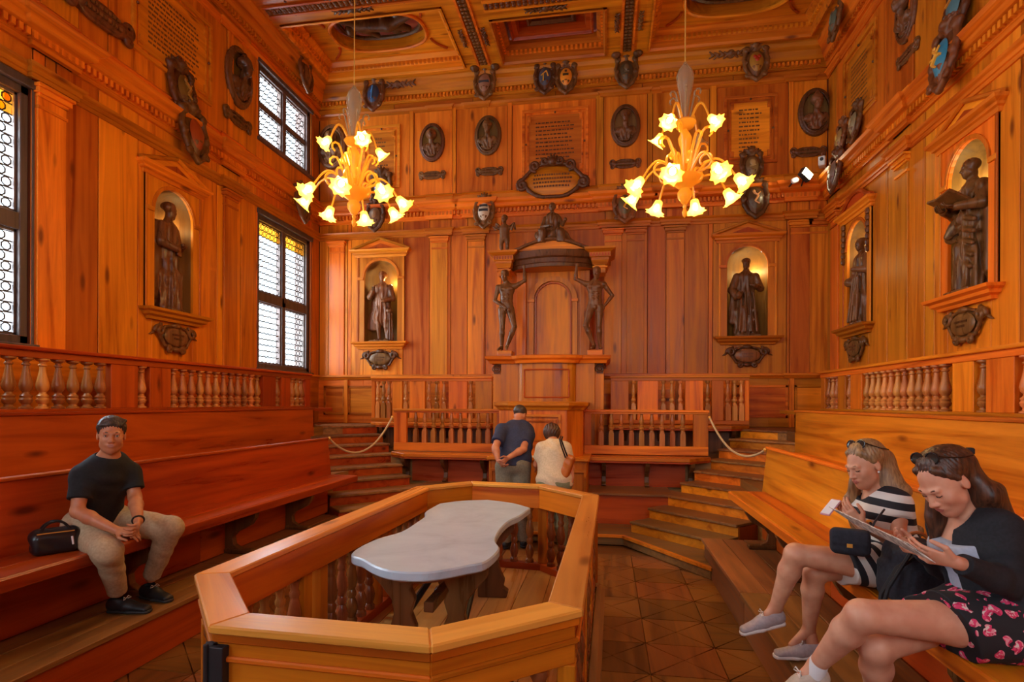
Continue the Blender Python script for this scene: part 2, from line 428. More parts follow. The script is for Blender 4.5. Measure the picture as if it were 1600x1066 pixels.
# ------------------------------------------------------------------ wainscot panels on the back wall
for u0, u1 in ((-5.2, -4.78), (-4.72, -4.05), (2.15, 2.95), (3.05, 3.5)):
    mb = MB(); z0, z1 = 1.46, 2.0
    for a, b_, c, d in ((u0, u1, z0, z0+.04), (u0, u1, z1-.04, z1), (u0, u0+.04, z0, z1), (u1-.04, u1, z0, z1)):
        mb.box(a, b_, YB-.03, YB, c, d)
    mb.build('panel_moulding', M['wX'], walls['back'], bevel=.004)
    MB().box(u0+.04, u1-.04, YB-.012, YB, z0+.04, z1-.04).build('panel', M['wX'], walls['back'])
for u in (-4.75, -2.9, 1.2, 3.0): MB().box(u-.035, u+.035, YB-.05, YB, 1.31, 2.11).build('stile', M['wZ'], walls['back'])

# ------------------------------------------------------------------ windows
glass = bpy.data.materials.new('bottle_glass'); glass.use_nodes = True
g = glass.node_tree; g.nodes.clear()
o_ = g.nodes.new('ShaderNodeOutputMaterial'); tr = g.nodes.new('ShaderNodeBsdfTransparent'); gl = g.nodes.new('ShaderNodeBsdfGlossy'); mx = g.nodes.new('ShaderNodeMixShader')
tr.inputs[0].default_value = (.93, .96, .97, 1); gl.inputs['Roughness'].default_value = .15; mx.inputs[0].default_value = .07
g.links.new(tr.outputs[0], mx.inputs[1]); g.links.new(gl.outputs[0], mx.inputs[2]); g.links.new(mx.outputs[0], o_.inputs[0])
M['glass'] = glass
amber = glass.copy(); amber.name = 'reflection_tint'
[n for n in amber.node_tree.nodes if n.type == 'BSDF_TRANSPARENT'][0].inputs[0].default_value = (1.0, .62, .16, 1); M['refltint'] = amber  # orange reflection in the top rows, tinted into the glass
ROUND = .104
disc = MB().lathe([(.001, -.004), (.040, -.003), (.040, .003), (.012, .006), (.001, .008)], 10, Matrix.Rotation(R(-90), 4, 'X')).mesh('roundel', M['glass'], True)
disc_a = disc.copy(); disc_a.materials.clear(); disc_a.materials.append(M['refltint'])
def window(name, Mx, w, z0, z1, transom, refl_top, single):
    """casement window, local x along the wall, -y to the room"""
    t = struct(name); t.matrix_world = Mx
    fr = MB(); fw = .075
    fr.box(-w/2, w/2, .02, .14, z0, z0+fw); fr.box(-w/2, w/2, .02, .14, z1-fw, z1)
    fr.box(-w/2, -w/2+fw, .02, .14, z0, z1); fr.box(w/2-fw, w/2, .02, .14, z0, z1)
    fr.box(-.05, .05, .03, .15, z0, z1)
    if transom: fr.box(-w/2, w/2, .03, .15, transom-.08, transom+.08)
    else: fr.box(-w/2, w/2, .05, .12, (z0+z1)/2-.03, (z0+z1)/2+.03)
    fr.build('window_frame', M['frame'], t, bevel=.006)
    rev = MB()
    for x in (-w/2-.03, w/2+.005): rev.box(x, x+.025, -.02, .3, z0-.05, z1+.03)
    rev.box(-w/2-.05, w/2+.05, -.045, .02, z1-.005, z1+.07); rev.box(-w/2-.05, w/2+.05, -.06, .3, z0-.06, z0-.005)
    rev.build('window_sill', M['frame'], t, bevel=.004)
    zz = [(z0+fw, (transom-.08) if transom else (z0+z1)/2-.03), ((transom+.08) if transom else (z0+z1)/2+.03, z1-fw)]
    for zi, (a, b_) in enumerate(zz):
        for xa, xb in ((-w/2+fw, -.05), (.05, w/2-fw)):
            MB().box(xa, xb, .085, .089, a, b_).build('pane', M['glass'], t)
            sf = MB(); q = .022
            sf.box(xa, xb, .06, .11, a, a+q); sf.box(xa, xb, .06, .11, b_-q, b_); sf.box(xa, xa+q, .06, .11, a, b_); sf.box(xb-q, xb, .06, .11, a, b_)
            sf.build('casement', M['frame'], t)
            came = MB(); nx = 6; dx = (xb-xa-2*q)/nx; dz = dx*.88; nz = int((b_-a-2*q)/dz); dz = (b_-a-2*q)/nz
            for j in range(nz):
                for i in range(nx if j % 2 == 0 else nx-1):
                    x = xa+q+dx*(i+.5+(.5 if j % 2 else 0)); z = a+q+dz*(j+.5); n = 8; r0, r1 = dx*.50, dx*.35
                    vs = [(x+r*math.cos(R(45*k+22)), .082, z+min(r, dz*.5 if r == r0 else r)*math.sin(R(45*k+22))) for r in (r0, r1) for k in range(n)]
                    came.add(vs, [(k, (k+1) % n, n+(k+1) % n, n+k) for k in range(n)])
                    top = refl_top and zi == 1 and j >= nz-2
                    if single == 'all' and x > .05: inst('roundel', disc_a if top else disc, t, (x, .082, z), sca=(dx/.104,)*3)
            # vertical ties between the rings
            for j in range(nz+1): z = a+q+dz*j; came.box(xa, xb, .083, .086, z-.006, z+.006)
            came.build('lead_lattice', M['lead'], t, kind='stuff')
            if refl_top and zi == 1: MB().box(xa+q, xb-q, .090, .094, b_-q-2*dz, b_-q).build('reflection_tint', M['refltint'], t)  # tinted strip stands in for the orange reflection
    return t
n = 0
for i, (a, b_) in enumerate(WIN_Y):
    for z0, z1, trn in ((2.23, 4.62, 3.36), (5.8, 6.95, None)):
        n += 1
        window('window_%d' % n, wmat('left', (a+b_)/2), b_-a, z0, z1, trn, trn is not None and i < 2, 'all' if (i == 1 and trn) else '')
for a, b_ in FILL_WIN:  # added windows, never seen; they pass the fill light
    for z0, z1, trn in ((2.23, 4.62, 3.36), (5.8, 6.95, None)):
        n += 1
        Mx = Matrix.Translation(((a+b_)/2, YF, 0)) @ Matrix.Rotation(R(180), 4, 'Z')
        t = struct('window_%d' % n); t.matrix_world = Mx; w = b_-a; fr = MB(); fw = .075
        fr.box(-w/2, w/2, .02, .14, z0, z0+fw); fr.box(-w/2, w/2, .02, .14, z1-fw, z1); fr.box(-w/2, -w/2+fw, .02, .14, z0, z1); fr.box(w/2-fw, w/2, .02, .14, z0, z1); fr.box(-.05, .05, .03, .15, z0, z1)
        fr.build('window_frame', M['frame'], t); MB().box(-w/2+fw, w/2-fw, .085, .089, z0+fw, z1-fw).build('pane', M['glass'], t)

# ------------------------------------------------------------------ ceiling
XC = [(-4.98, -2.40), (-1.77, 0.0), (.665, 3.20)]
rows = {0: [(8.06, 9.6), (5.0, 7.44), (1.9, 4.38), (-1.2, 1.28)], 1: [(8.45, 9.6), (6.05, 7.83), (3.65, 5.43), (1.25, 3.03), (-1.6, .63)], 2: [(8.06, 9.6), (5.0, 7.44), (1.9, 4.38), (-1.2, 1.28)]}
ceil = struct('ceiling')
mb = MB()
cells = [(xc[0], xc[1], a, b_) for i, xc in enumerate(XC) for a, b_ in rows[i]]
us = sorted({XL-.3, XR+.3} | {q for c in cells for q in c[:2]})
for i in range(len(us)-1):
    cx = (us[i]+us[i+1])/2; ys = [c[2:] for c in cells if c[0] < cx < c[1]]; ys = sorted(ys); cur = YF-.3
    for a, b_ in ys: mb.box(us[i], us[i+1], cur, a, ZC, ZC+.34); cur = b_
    mb.box(us[i], us[i+1], cur, YB+.3, ZC, ZC+.34)
mb.build('soffit_boards', M['wX'], ceil)
MB().box(XL-.4, XR+.4, YF-.4, YB+.4, ZC+.5, ZC+.6).build('upper_boards', M['rX'], ceil)
for k, (x0, x1, a, b_) in enumerate(cells):
    if b_ < 1: continue
    path = [(x0, a), (x0, b_), (x1, b_), (x1, a)]      # travelling so that 'right' points inwards
    fr = MB(); fr.sweep([(0, ZC-.03), (.03, ZC-.035), (.05, ZC+.0), (.05, ZC+.10), (.09, ZC+.12), (.09, ZC+.17), (.16, ZC+.22), (.16, ZC+.30), (0, ZC+.30)], path, closed=True)
    fr.build('coffer_moulding', M['wX'], ceil)
    dn = MB()
    def row(p, q):
        L = math.dist(p, q); n_ = int(L/.075); d = ((q[0]-p[0])/L, (q[1]-p[1])/L)
        for i in range(n_):
            s_ = (i+.5)*L/n_; x, y = p[0]+d[0]*s_, p[1]+d[1]*s_
            dn.box(x-.02, x+.02, y-.02, y+.02, ZC+.105, ZC+.165)
    e = .075
    row((x0+e, a+e), (x0+e, b_-e)); row((x0+e, b_-e), (x1-e, b_-e)); row((x1-e, b_-e), (x1-e, a+e)); row((x0+e, a+e), (x1-e, a+e))
    dn.build('dentil_row', M['wX'], ceil, kind='stuff')
    # inner board with an oval (side bays) or stepped rectangle (middle bays)
    cx, cy, hw, hh = (x0+x1)/2, (a+b_)/2, (x1-x0)/2-.16, (b_-a)/2-.16
    if abs(cx-CX) > 1:
        rx, ry = hw*.70, hh*.74; N = 40; vs = []; fs = []
        def st(t):     # stadium outline
            c, s_ = math.cos(t), math.sin(t)
            return (cx+rx*math.copysign(abs(c)**.75, c), cy+ry*math.copysign(abs(s_)**.75, s_))
        def sq(t):
            c, s_ = math.cos(t), math.sin(t); q = 1/max(abs(c)/1.0, abs(s_)/1.0); return (cx+hw*c*q, cy+hh*s_*q)
        for i in range(N):
            t = 2*math.pi*i/N+.01; vs += [(*sq(t), ZC+.25), (*st(t), ZC+.25), (*st(t), ZC+.44)]
        for i in range(N):
            j = (i+1) % N; fs += [(3*i, 3*j, 3*j+1, 3*i+1), (3*i+1, 3*j+1, 3*j+2, 3*i+2)]
        MB().add(vs, fs).build('oval_board', M['wX'], ceil)
        MB().tube([(*st(2*math.pi*i/N), ZC+.24) for i in range(N)], .03, 6, closed=True).build('oval_moulding', M['wX'], ceil, True)
        MB().tube([(cx+(st(2*math.pi*i/N)[0]-cx)*.86, cy+(st(2*math.pi*i/N)[1]-cy)*.86, ZC+.42) for i in range(N)], .035, 6, closed=True).build('inner_moulding', M['carve'], ceil, True)
        for sx in (-1, 1):
            for sy in (-1, 1):
                pts = [(cx+sx*(hw-.12-.20*math.sin(q/6*1.57)), cy+sy*(hh-.05-.30*q/6), ZC+.24) for q in range(7)]
                MB().tube(pts, .022, 5).build('corner_moulding', M['rX'], ceil, True)
        cells_o = (cx, cy)
    else:
        s2 = MB(); s2.sweep([(0, ZC+.24), (.03, ZC+.23), (.05, ZC+.27), (.12, ZC+.27), (.14, ZC+.36), (.14, ZC+.5), (0, ZC+.5)], [(cx-hw+.05, cy-hh+.05), (cx-hw+.05, cy+hh-.05), (cx+hw-.05, cy+hh-.05), (cx+hw-.05, cy-hh+.05)], closed=True)
        s2.build('stepped_frame', M['rX'], ceil)
        MB().box(x0, x1, a, b_, ZC+.44, ZC+.47).build('coffer_board', M['rX'], ceil)
        s3 = MB(); s3.sweep([(0, ZC+.36), (.04, ZC+.34), (.08, ZC+.38), (.08, ZC+.45), (0, ZC+.45)], [(cx-hw*.55, cy-hh*.5), (cx-hw*.55, cy+hh*.5), (cx+hw*.55, cy+hh*.5), (cx+hw*.55, cy-hh*.5)], closed=True)
        s3.build('inner_frame', M['carve'], ceil)
# beams: sunk carved strip along each
def strip(x0, x1, y0, y1, along):
    fr = MB(); q = .035
    if along == 'y':
        for x in (x0-q, x1): fr.box(x, x+q, y0, y1, ZC-.03, ZC+.0)
    else:
        for y in (y0-q, y1): fr.box(x0, x1, y, y+q, ZC-.03, ZC+.0)
    fr.build('beam_fillet', M['wX'], ceil)
    dn = MB(); L = (y1-y0) if along == 'y' else (x1-x0); n_ = int(L/.08)
    for i in range(n_):
        s_ = (i+.5)*L/n_
        if along == 'y':
            c = ((x0+x1)/2, y0+s_)
            dn.box(c[0]-(x1-x0)*.40, c[0]+(x1-x0)*.40, c[1]-.028, c[1]+.028, ZC-.02, ZC+.0)
            for sx in (-1, 1): dn.ball((c[0]+sx*(x1-x0)*.2, c[1], ZC-.02), (.03, .03, .014), 6)
        else:
            c = (x0+s_, (y0+y1)/2); dn.box(c[0]-.028, c[0]+.028, c[1]-(y1-y0)*.40, c[1]+(y1-y0)*.40, ZC-.02, ZC+.0)
            for sy in (-1, 1): dn.ball((c[0], c[1]+sy*(y1-y0)*.2, ZC-.02), (.03, .03, .014), 6)
    dn.build('carved_strip', M['carve'], ceil, True, kind='stuff')
strip(-2.15, -2.0, 1.0, 9.55, 'y'); strip(.255, .405, 1.0, 9.55, 'y')
for i, xs in enumerate(XC):
    rr_ = rows[i]
    for k in range(len(rr_)-1):
        c = (rr_[k][0]+rr_[k+1][1])/2
        if c > 2: strip(xs[0]-.02, xs[1]+.02, c-.075, c+.075, 'x')
# ------------------------------------------------------------------ floor: parquet tiles
M['par'] = wood('parquet', 'X', (.12, .040, .008), (.30, .108, .022), rough=.36, knots=False, var=.35, fine=1.2)
flo = struct('floor')
MB().box(XL, XR, YF, YB, -.1, -.012).build('floor_base', M['par'], flo)
T = .47
def tile_mesh():
    mb = MB(); h = T/2-.004; g_ = .004
    for k in range(4):
        Mx = Matrix.Rotation(R(90*k), 4, 'Z')
        mb.prism([(-h+2*g_, -h), (h-2*g_, -h), (g_, -g_*1.5), (-g_, -g_*1.5)], -.012, 0, Mx)
    return mb.mesh('parquet_tile', M['par'])
tm = tile_mesh(); r3 = random.Random(9); cnt = 0
tl = []
for i in range(-7, 4):
    for j in range(-1, 16):
        x, y = .05+i*T, .6+j*T
        if -3.0 < x < 1.25 and .1 < y < 6.7 and not (-1.5 < x < -.3 and 2.3 < y < 4.9): tl.append((x*x+y*y, x, y))
tl.sort(); rest = MB()
for k, (_, x, y) in enumerate(tl): inst('parquet_tile', tm, flo, (x, y, r3.uniform(-.0015, 0)), (0, 0, R(90*r3.randrange(4))))
# ================================================================== turned balusters
def bal_mesh(kind, h, m):
    if kind == 'side':      # round vase baluster
        pr = [(.052,0),(.052,.03),(.034,.05),(.030,.09),(.045,.13),(.050,.18),(.040,.22),(.046,.24),(.046,.26),(.028,.30),(.026,.33),(.044,.38),(.051,.45),(.046,.53),(.033,.66),(.024,.78),(.022,.84),(.032,.86),(.032,.88),(.023,.90),(.023,.93),(.040,.95),(.052,.97),(.052,1.0)]
    elif kind == 'box':     # enclosure: double vase with rings
        pr = [(.045,0),(.045,.05),(.030,.08),(.042,.14),(.048,.20),(.040,.27),(.026,.33),(.036,.36),(.036,.40),(.026,.44),(.040,.50),(.046,.58),(.036,.68),(.026,.76),(.034,.79),(.034,.82),(.025,.85),(.030,.92),(.042,.96),(.042,1.0)]
    else:                   # back: round above, square block below
        pr = [(.030,.40),(.030,.43),(.024,.45),(.040,.49),(.043,.52),(.028,.56),(.032,.58),(.020,.61),(.032,.68),(.032,.74),(.020,.88),(.018,.92),(.032,.94),(.036,.97),(.036,1.0)]
    mb = MB().lathe([(r, z*h) for r, z in pr], 12)
    if kind == 'back': mb.box(-.036, .036, -.036, .036, 0, .36*h); mb.box(-.03, .03, -.03, .03, .36*h, .41*h)
    return mb.mesh('baluster', M[m], True)
B_SIDE = bal_mesh('side', .44, 'turned')
B_LOW = bal_mesh('back', .49, 'turned'); B_UP = bal_mesh('back', .62, 'turned')
B_BOX = bal_mesh('box', .50, 'darkturned')

# ------------------------------------------------------------------ stepped tiers along the side walls
def side_x(s, d): return d if s == 'right' else d
LX = dict(r1=-2.93, seatbase=-3.44, seat=-3.11, back=-3.52, b2=-4.40, bal=-4.90, e1=6.55, e2=6.93, e3=8.10, e4=8.80)
RX = dict(r1=1.01, seatbase=1.60, seat=1.30, back=1.66, b2=2.50, bal=3.14, e1=6.10, e2=6.46, e3=8.12, e4=8.98)
Y0 = -1.6
TR = .31
for s, X in (('left', LX), ('right', RX)):
    g = -1 if s == 'left' else 1
    t = struct('trim_1' if s == 'left' else 'trim_2')
    def bx(x0, x1, *a): return MB().box(min(x0, x1), max(x0, x1), *a)
    for k, (y0, y1) in enumerate(((Y0, 1.9), (1.905, 4.4), (4.405, X['e1']))):
        bx(X['r1'], X['r1']+g*.04, y0, y1, 0, TR-.035).build('riser_board', M['rY' if s == 'left' else 'tY'], t, bevel=.003)
        for q in range(3):
            w_ = (abs(X['seatbase']-X['r1'])+.03)/3
            bx(X['r1']-g*.03+g*q*w_, X['r1']-g*.03+g*(q+1)*w_-g*.004, y0, y1, TR-.035, TR-(.003 if q % 2 else 0)).build('tread_board', M['tY'], t, bevel=.004)
        bx(X['seatbase'], X['seatbase']+g*.03, y0, min(y1, X['e2']-.2) if k < 2 else X['e2']-.25, TR, .74).build('seat_base_board', M['rY'], t, bevel=.003)
    # solid end faces and the upper tier
    bx(X['r1']+g*.04, X['seatbase']+g*.3, Y0, X['e1']-.02, 0, TR-.036).build('tier_core', M['rY'], t)
    bx(X['back']+g*.03, X['b2'], Y0, X['e3']-.35, 0, .74).build('upper_tier', M['tY'], t)
    bx(X['b2']+g*.03, XL if s == 'left' else XR, Y0, X['e4'], 0, 1.31).build('wall_walk', M['tY'], t)
# ------------------------------------------------------------------ benches
def console(mb, x, z0, z1, d, y0, y1, g, foot=True):
    """scrolled bracket under a seat, cut from a board"""
    h = z1-z0
    pr = [(0, 0), (d*.55, 0), (d*.62, h*.06), (d*.45, h*.12), (d*.28, h*.2), (d*.24, h*.38), (d*.36, h*.5), (d*.6, h*.58), (d*.82, h*.68), (d*.98, h*.86), (d, h), (0, h)]
    poly = [(x-g*a, z0+b_) for a, b_ in pr]
    if g > 0: poly = poly[::-1]
    mb.plate(poly, y0, y1)
def side_bench(s, X, label):
    g = -1 if s == 'left' else 1
    t = thing('wall_bench', label, 'bench', (X['seat'], 3.0, TR))
    t0 = t.matrix_world
    off = Vector((-X['seat'], -3.0, -TR))
    def bd(name, mb, m, **k): o = mb.build(name, M[m], t, **k); o.location = off; return o
    bx = lambda x0, x1, *a: MB().box(min(x0, x1), max(x0, x1), *a)
    for q in range(2):
        w_ = abs(X['back']-X['seat'])/2
        bd('seat_board', bx(X['seat']+g*q*w_, X['seat']+g*(q+1)*w_-g*.003, Y0, X['e2']-.12, .725, .77), 'wY' if s == 'right' else 'rY', bevel=.006)  # left seat redder: its shade is put into the colour
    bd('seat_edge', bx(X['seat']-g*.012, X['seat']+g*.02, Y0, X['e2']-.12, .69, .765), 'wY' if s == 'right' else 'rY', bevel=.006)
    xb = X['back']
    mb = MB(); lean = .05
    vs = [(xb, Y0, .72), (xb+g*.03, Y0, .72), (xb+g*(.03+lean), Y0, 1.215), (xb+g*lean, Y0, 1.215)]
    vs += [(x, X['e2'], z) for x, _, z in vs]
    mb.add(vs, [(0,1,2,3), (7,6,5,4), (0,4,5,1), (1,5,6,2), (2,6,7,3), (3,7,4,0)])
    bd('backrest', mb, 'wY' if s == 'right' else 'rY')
    mb = MB(); c = xb+g*(lean+.015)
    mb.box(c-.03, c+.03, Y0, X['e2']+.01, 1.21, 1.235); bd('top_rail', mb, 'wY' if s == 'right' else 'rY', bevel=.006)
    for y in (.3, 1.5, 2.45, 3.6, 4.75, 5.75):
        y = min(y, X['e2']-.25)
        mb = MB(); console(mb, X['seatbase'], TR, .70, abs(X['seatbase']-X['seat'])-.02, y-.03, y+.03, g); bd('bracket', mb, 'carve', bevel=.004)
        mb = MB().box(min(X['seatbase'], X['seat']+g*.05), max(X['seatbase'], X['seat']+g*.05), y-.045, y+.045, TR, TR+.04); bd('bracket_foot', mb, 'carve', bevel=.008)
    return t
side_bench('left', LX, 'long shade-reddened pine bench the seated young man sits on')
side_bench('right', RX, 'long pine bench the two seated women sit on')
for s, X, lab in (('left', LX, 'tall plain shade-reddened backboard of the upper bench behind the young man'), ('right', RX, 'tall plain orange backboard of the upper bench behind the two women')):
    g = -1 if s == 'left' else 1; m = 'rY' if s == 'left' else 'wY'  # left backboard redder, shade painted into the wood
    t = thing('upper_bench', lab, 'bench', (X['b2'], 3, .74)); off = Vector((-X['b2'], -3, -.74))
    bx = lambda x0, x1, *a: MB().box(min(x0, x1), max(x0, x1), *a)
    for nm, mb in (('backrest', bx(X['b2'], X['b2']+g*.03, Y0, X['e3'], .75, 1.585)), ('top_rail', bx(X['b2']-g*.012, X['b2']+g*.05, Y0, X['e3']+.01, 1.585, 1.61)),
                   ('seat', bx(X['b2'], X['b2']-g*.36, Y0, X['e3']-.3, 1.03, 1.07)), ('ledge', bx(X['b2']+g*.05, X['bal']+g*.06, Y0, X['e4'], 1.55, 1.60)), ('end_panel', bx(X['b2'], X['bal'], X['e3']-.03, X['e3'], 1.31, 1.585))):
        mb.build(nm, M[m], t, bevel=.004).location = off

# ------------------------------------------------------------------ balustrades
def balustrade(label, X, items, z0, zb, zt, hrail, me, m, axis, group='balustrades of the tiers', thick=.09, rail_o=.03, bh=None):
    """items: (kind, a, b) along the axis; kind 'post','plank' or 'bal' """
    a0 = min(i[1] for i in items); a1 = max(i[2] for i in items)
    t = thing('balustrade', label, 'balustrade', ((X, a0, z0) if axis == 'y' else (a0, X, z0)), 0, group)
    def B(a, b_, o0, o1, z, zz):
        return MB().box(o0, o1, a-a0, b_-a0, z-z0, zz-z0) if axis == 'y' else MB().box(a-a0, b_-a0, o0, o1, z-z0, zz-z0)
    ax = 'Y' if axis == 'y' else 'X'
    h = thick/2
    B(a0-.01, a1+.01, -h-rail_o, h+rail_o, zt-.035, zt).build('top_rail', M[m+ax], t, bevel=.008)
    B(a0, a1, -h, h, zt-hrail, zt-.035).build('rail_board', M[m+ax], t, bevel=.004)
    B(a0, a1, -h, h, z0, zb).build('bottom_rail', M[m+ax], t, bevel=.004)
    for k, a, b_ in items:
        if k == 'bal':
            c = (a+b_)/2-a0; inst('baluster', me, t, ((0, c, zb-z0) if axis == 'y' else (c, 0, zb-z0)), (0, 0, 0))
        else: B(a, b_, -h*.8, h*.8, zb, zt-hrail).build('post' if k == 'post' else 'panel_board', M[m+'Z'], t, bevel=.004)
    return t
def side_items(sh=0):
    it = [('post', 8.68+sh, 8.83+sh)]
    it += [('bal', y+sh, y+sh) for y in (8.60, 8.46, 8.32)]
    it += [('plank', 7.98+sh, 8.22+sh), ('bal', 7.90+sh, 7.90+sh), ('plank', 7.50+sh, 7.82+sh)]
    it += [('bal', 7.41-.145*k+sh, 7.41-.145*k+sh) for k in range(12)]
    it += [('plank', 5.44, 5.74), ('bal', 5.36, 5.36), ('plank', 4.95, 5.28)]
    it += [('bal', 4.86-.145*k, 4.86-.145*k) for k in range(12)]
    it += [('plank', 2.9, 3.18), ('bal', 2.8, 2.8), ('plank', 2.4, 2.7)] + [('bal', 2.3-.145*k, 2.3-.145*k) for k in range(10)] + [('plank', .3, .9)]
    return it
balustrade('balustrade along the left wall under the windows', LX['bal'], side_items(), 1.60, 1.63, 2.165, .095, B_SIDE, 'r', 'y')  # redder pine carries the shade on this side
balustrade('balustrade along the right wall under the two niches', RX['bal'], side_items(.1), 1.60, 1.63, 2.165, .095, B_SIDE, 'w', 'y')

# ------------------------------------------------------------------ corner stairs on the diagonal, and the back tiers
def stair(name, g):
    """g=+1: right back corner, g=-1: mirrored about the room's middle"""
    t = struct(name)
    def P(n_, tt):
        x = (n_+tt)/math.sqrt(2); y = (n_-tt)/math.sqrt(2)
        return (x, y) if g > 0 else (2*CX-x, y)
    def quad(n0, n1, t0, t1):
        q = [P(n0, t0), P(n0, t1), P(n1, t1), P(n1, t0)]
        return q if g > 0 else q[::-1]
    def ccw(q):
        a = sum(q[i][0]*q[(i+1) % len(q)][1]-q[(i+1) % len(q)][0]*q[i][1] for i in range(len(q)))
        return q if a > 0 else q[::-1]
    for k in range(1, 10):
        z = .12+.132*k; n0 = 5.25+.327*(k-1) if k < 9 else 7.86
        n1 = n0+.327+.02 if k < 9 else 8.6
        ta = -4.8 if k < 4 else -4.82-.035*(k-4); tb = -3.57 if k < 4 else (-3.35 if k < 6 else -3.7)
        if k == 3: ta = -5.2
        MB().prism(ccw(quad(n0-.025, n1, ta-.01, tb)), z-.03, z).build('tread', M['tX'], t, bevel=.005)
        MB().prism(ccw(quad(n0, n0+.03, ta, tb)), max(0, z-.165) if k > 1 else .12, z-.03).build('riser', M['wX'] if g > 0 else M['rX'], t)
        MB().prism(ccw(quad(n0+.03, n1, ta+.0, tb)), .12 if k < 5 else .5, z-.035).build('step_block', M['rZ'], t)
    # landing in the corner, along the back wall
    xx = [(1.62, YB), (2.05, 9.17), (2.5, 8.6), (2.9, 8.2), (XR, 8.2), (XR, YB)] if g > 0 else [(2*CX-1.62, YB), (2*CX-2.05, 9.17), (2*CX-2.5, 8.6), (2*CX-2.9, 8.2), (XL, 8.2), (XL, YB)]
    MB().prism(ccw(xx), .9, 1.305).build('landing', M['tX'], t)
stair('trim_3', 1); stair('trim_4', -1)
# low platform round the open end of the floor
t = struct('trim_5')
pl = [(-2.0, 6.9), (-2.80, 5.68), (-3.45, 5.68), (-3.6, 7.6), (1.8, 7.6), (1.8, 5.0), (1.02, 5.68), (.218, 6.9)]
pl = [(.218, 6.9), (1.0, 5.70), (1.6, 6.0), (1.9, 7.62), (-3.7, 7.62), (-3.4, 6.2), (-2.90, 5.72), (-1.99, 6.9)]
MB().prism(pl, 0, .118).build('platform', M['tX'], t, bevel=.008)
MB().prism([(.218-.02, 6.865), (1.0, 5.66), (1.03, 5.70), (.235, 6.905)], .095, .125).build('nosing', M['wX'], t)
MB().prism([(-2.0, 6.87), (.21, 6.87), (.235, 6.91), (-2.0, 6.91)], .095, .125).build('nosing', M['wX'], t)
# back tier: riser to .52, tread, seat bases
t = struct('trim_6'); m_ = lambda x: 2*CX-x
MB().box(m_(.83), .83, 7.55, 7.58, .118, .49).build('riser_board', M['rX'], t)
MB().box(m_(.86), .86, 7.52, 8.3, .49, .52).build('tread_board', M['tX'], t, bevel=.005)
MB().box(m_(1.1), 1.1, 8.22, 8.25, .52, .90).build('seat_base_board', M['rX'], t)
MB().box(m_(1.45), 1.45, 8.25, 9.2, .3, .94).build('back_tier', M['tX'], t)  # darker wood paints in the void behind the lower balusters
MB().box(m_(1.9), 1.9, 9.12, 9.15, .94, 1.32).build('seat_base_board', M['carve'], t)  # dark wood again for the painted-in void behind the balusters
MB().box(m_(1.95), 1.95, 9.15, YB, .6, 1.305).build('wall_walk', M['tX'], t)
def back_bench(x0, x1, y0, y1, z, zf, label, chL, chR, nb):
    t = thing('back_bench', label, 'bench', ((x0+x1)/2, (y0+y1)/2, zf), 0, 'benches against the back wall')
    off = Vector((-(x0+x1)/2, -(y0+y1)/2, -zf)); c = .30
    poly = [(x0-(0 if chL else 0), y0), (x1, y0)]
    poly = [(x0+(c if chL else 0), y0), (x1-(c if chR else 0), y0)] + ([(x1+.02, y0+c)] if chR else []) + [(x1+(.02 if chR else 0), y1), (x0-(.02 if chL else 0), y1)] + ([(x0-.02, y0+c)] if chL else [])
    MB().prism(poly, z-.05, z).build('seat', M['wX'], t, bevel=.006).location = off
    cc = [(p[0]*1.0, p[1]+.012) for p in poly]
    MB().prism(cc, z-.075, z-.05).build('seat_apron', M['rX'], t).location = off
    for k in range(nb):
        x = x0+.25+(x1-x0-.5)*k/(nb-1); h = z-.075-zf; mb = MB(); d = y1-y0-.06
        pr = [(0, 0), (d*.5, 0), (d*.6, h*.08), (d*.3, h*.16), (d*.22, h*.38), (d*.4, h*.52), (d*.7, h*.66), (d*.95, h*.86), (d, h), (0, h)]
        Mx = Matrix.Translation((x, y1, zf)) @ Matrix.Rotation(R(-90), 4, 'Z')
        mb.plate([(a, b_) for a, b_ in pr], -.03, .03, Mx)
        mb.build('bracket', M['carve'], t, bevel=.004).location = off
    return t
back_bench(m_(1.42), -1.50, 7.92, 8.28, .95, .52, 'lower back bench left of the pulpit, behind the stooping man', True, False, 3)
back_bench(-.27, 1.42, 7.92, 8.28, .95, .52, 'lower back bench right of the pulpit below the right stair rope', False, True, 3)
back_bench(m_(2.15), -1.80, 8.86, 9.22, 1.36, .94, 'upper back bench at the wall left of the pulpit', True, False, 4)
back_bench(.05, 2.15, 8.86, 9.22, 1.36, .94, 'upper back bench at the wall right of the pulpit', False, True, 4)
def lower_items(x0, x1, out):
    n_ = 9; it = []
    if out < 0: it = [('post', x0, x0+.20), ('post', x1-.12, x1)]; a, b_ = x0+.2, x1-.12
    else: it = [('post', x0, x0+.10), ('post', x1-.20, x1)]; a, b_ = x0+.10, x1-.2
    p = (b_-a)/(n_+1)
    return it+[('bal', a+p*(k+1), a+p*(k+1)) for k in range(n_)]
balustrade('lower back balustrade left of the pulpit', 8.32, lower_items(m_(1.42), -1.47, -1), .96, 1.085, 1.60, .06, B_LOW, 'w', 'x', thick=.08, rail_o=.015)
balustrade('lower back balustrade right of the pulpit', 8.32, lower_items(-.30, 1.42, 1), .96, 1.085, 1.60, .06, B_LOW, 'w', 'x', thick=.08, rail_o=.015)
def upper_items(mir):
    # right side, from the pulpit outwards (x)
    it = [('plank', .08, .36), ('bal', .44, .44), ('plank', .50, .82), ('bal', .90, .90), ('bal', 1.03, 1.03), ('bal', 1.16, 1.16), ('plank', 1.23, 1.50), ('bal', 1.57, 1.57), ('plank', 1.63, 1.80), ('bal', 1.87, 1.87), ('bal', 1.97, 1.97), ('bal', 2.07, 2.07), ('post', 2.12, 2.18)]
    return it if not mir else [(k, m_(b_), m_(a)) for k, a, b_ in it]
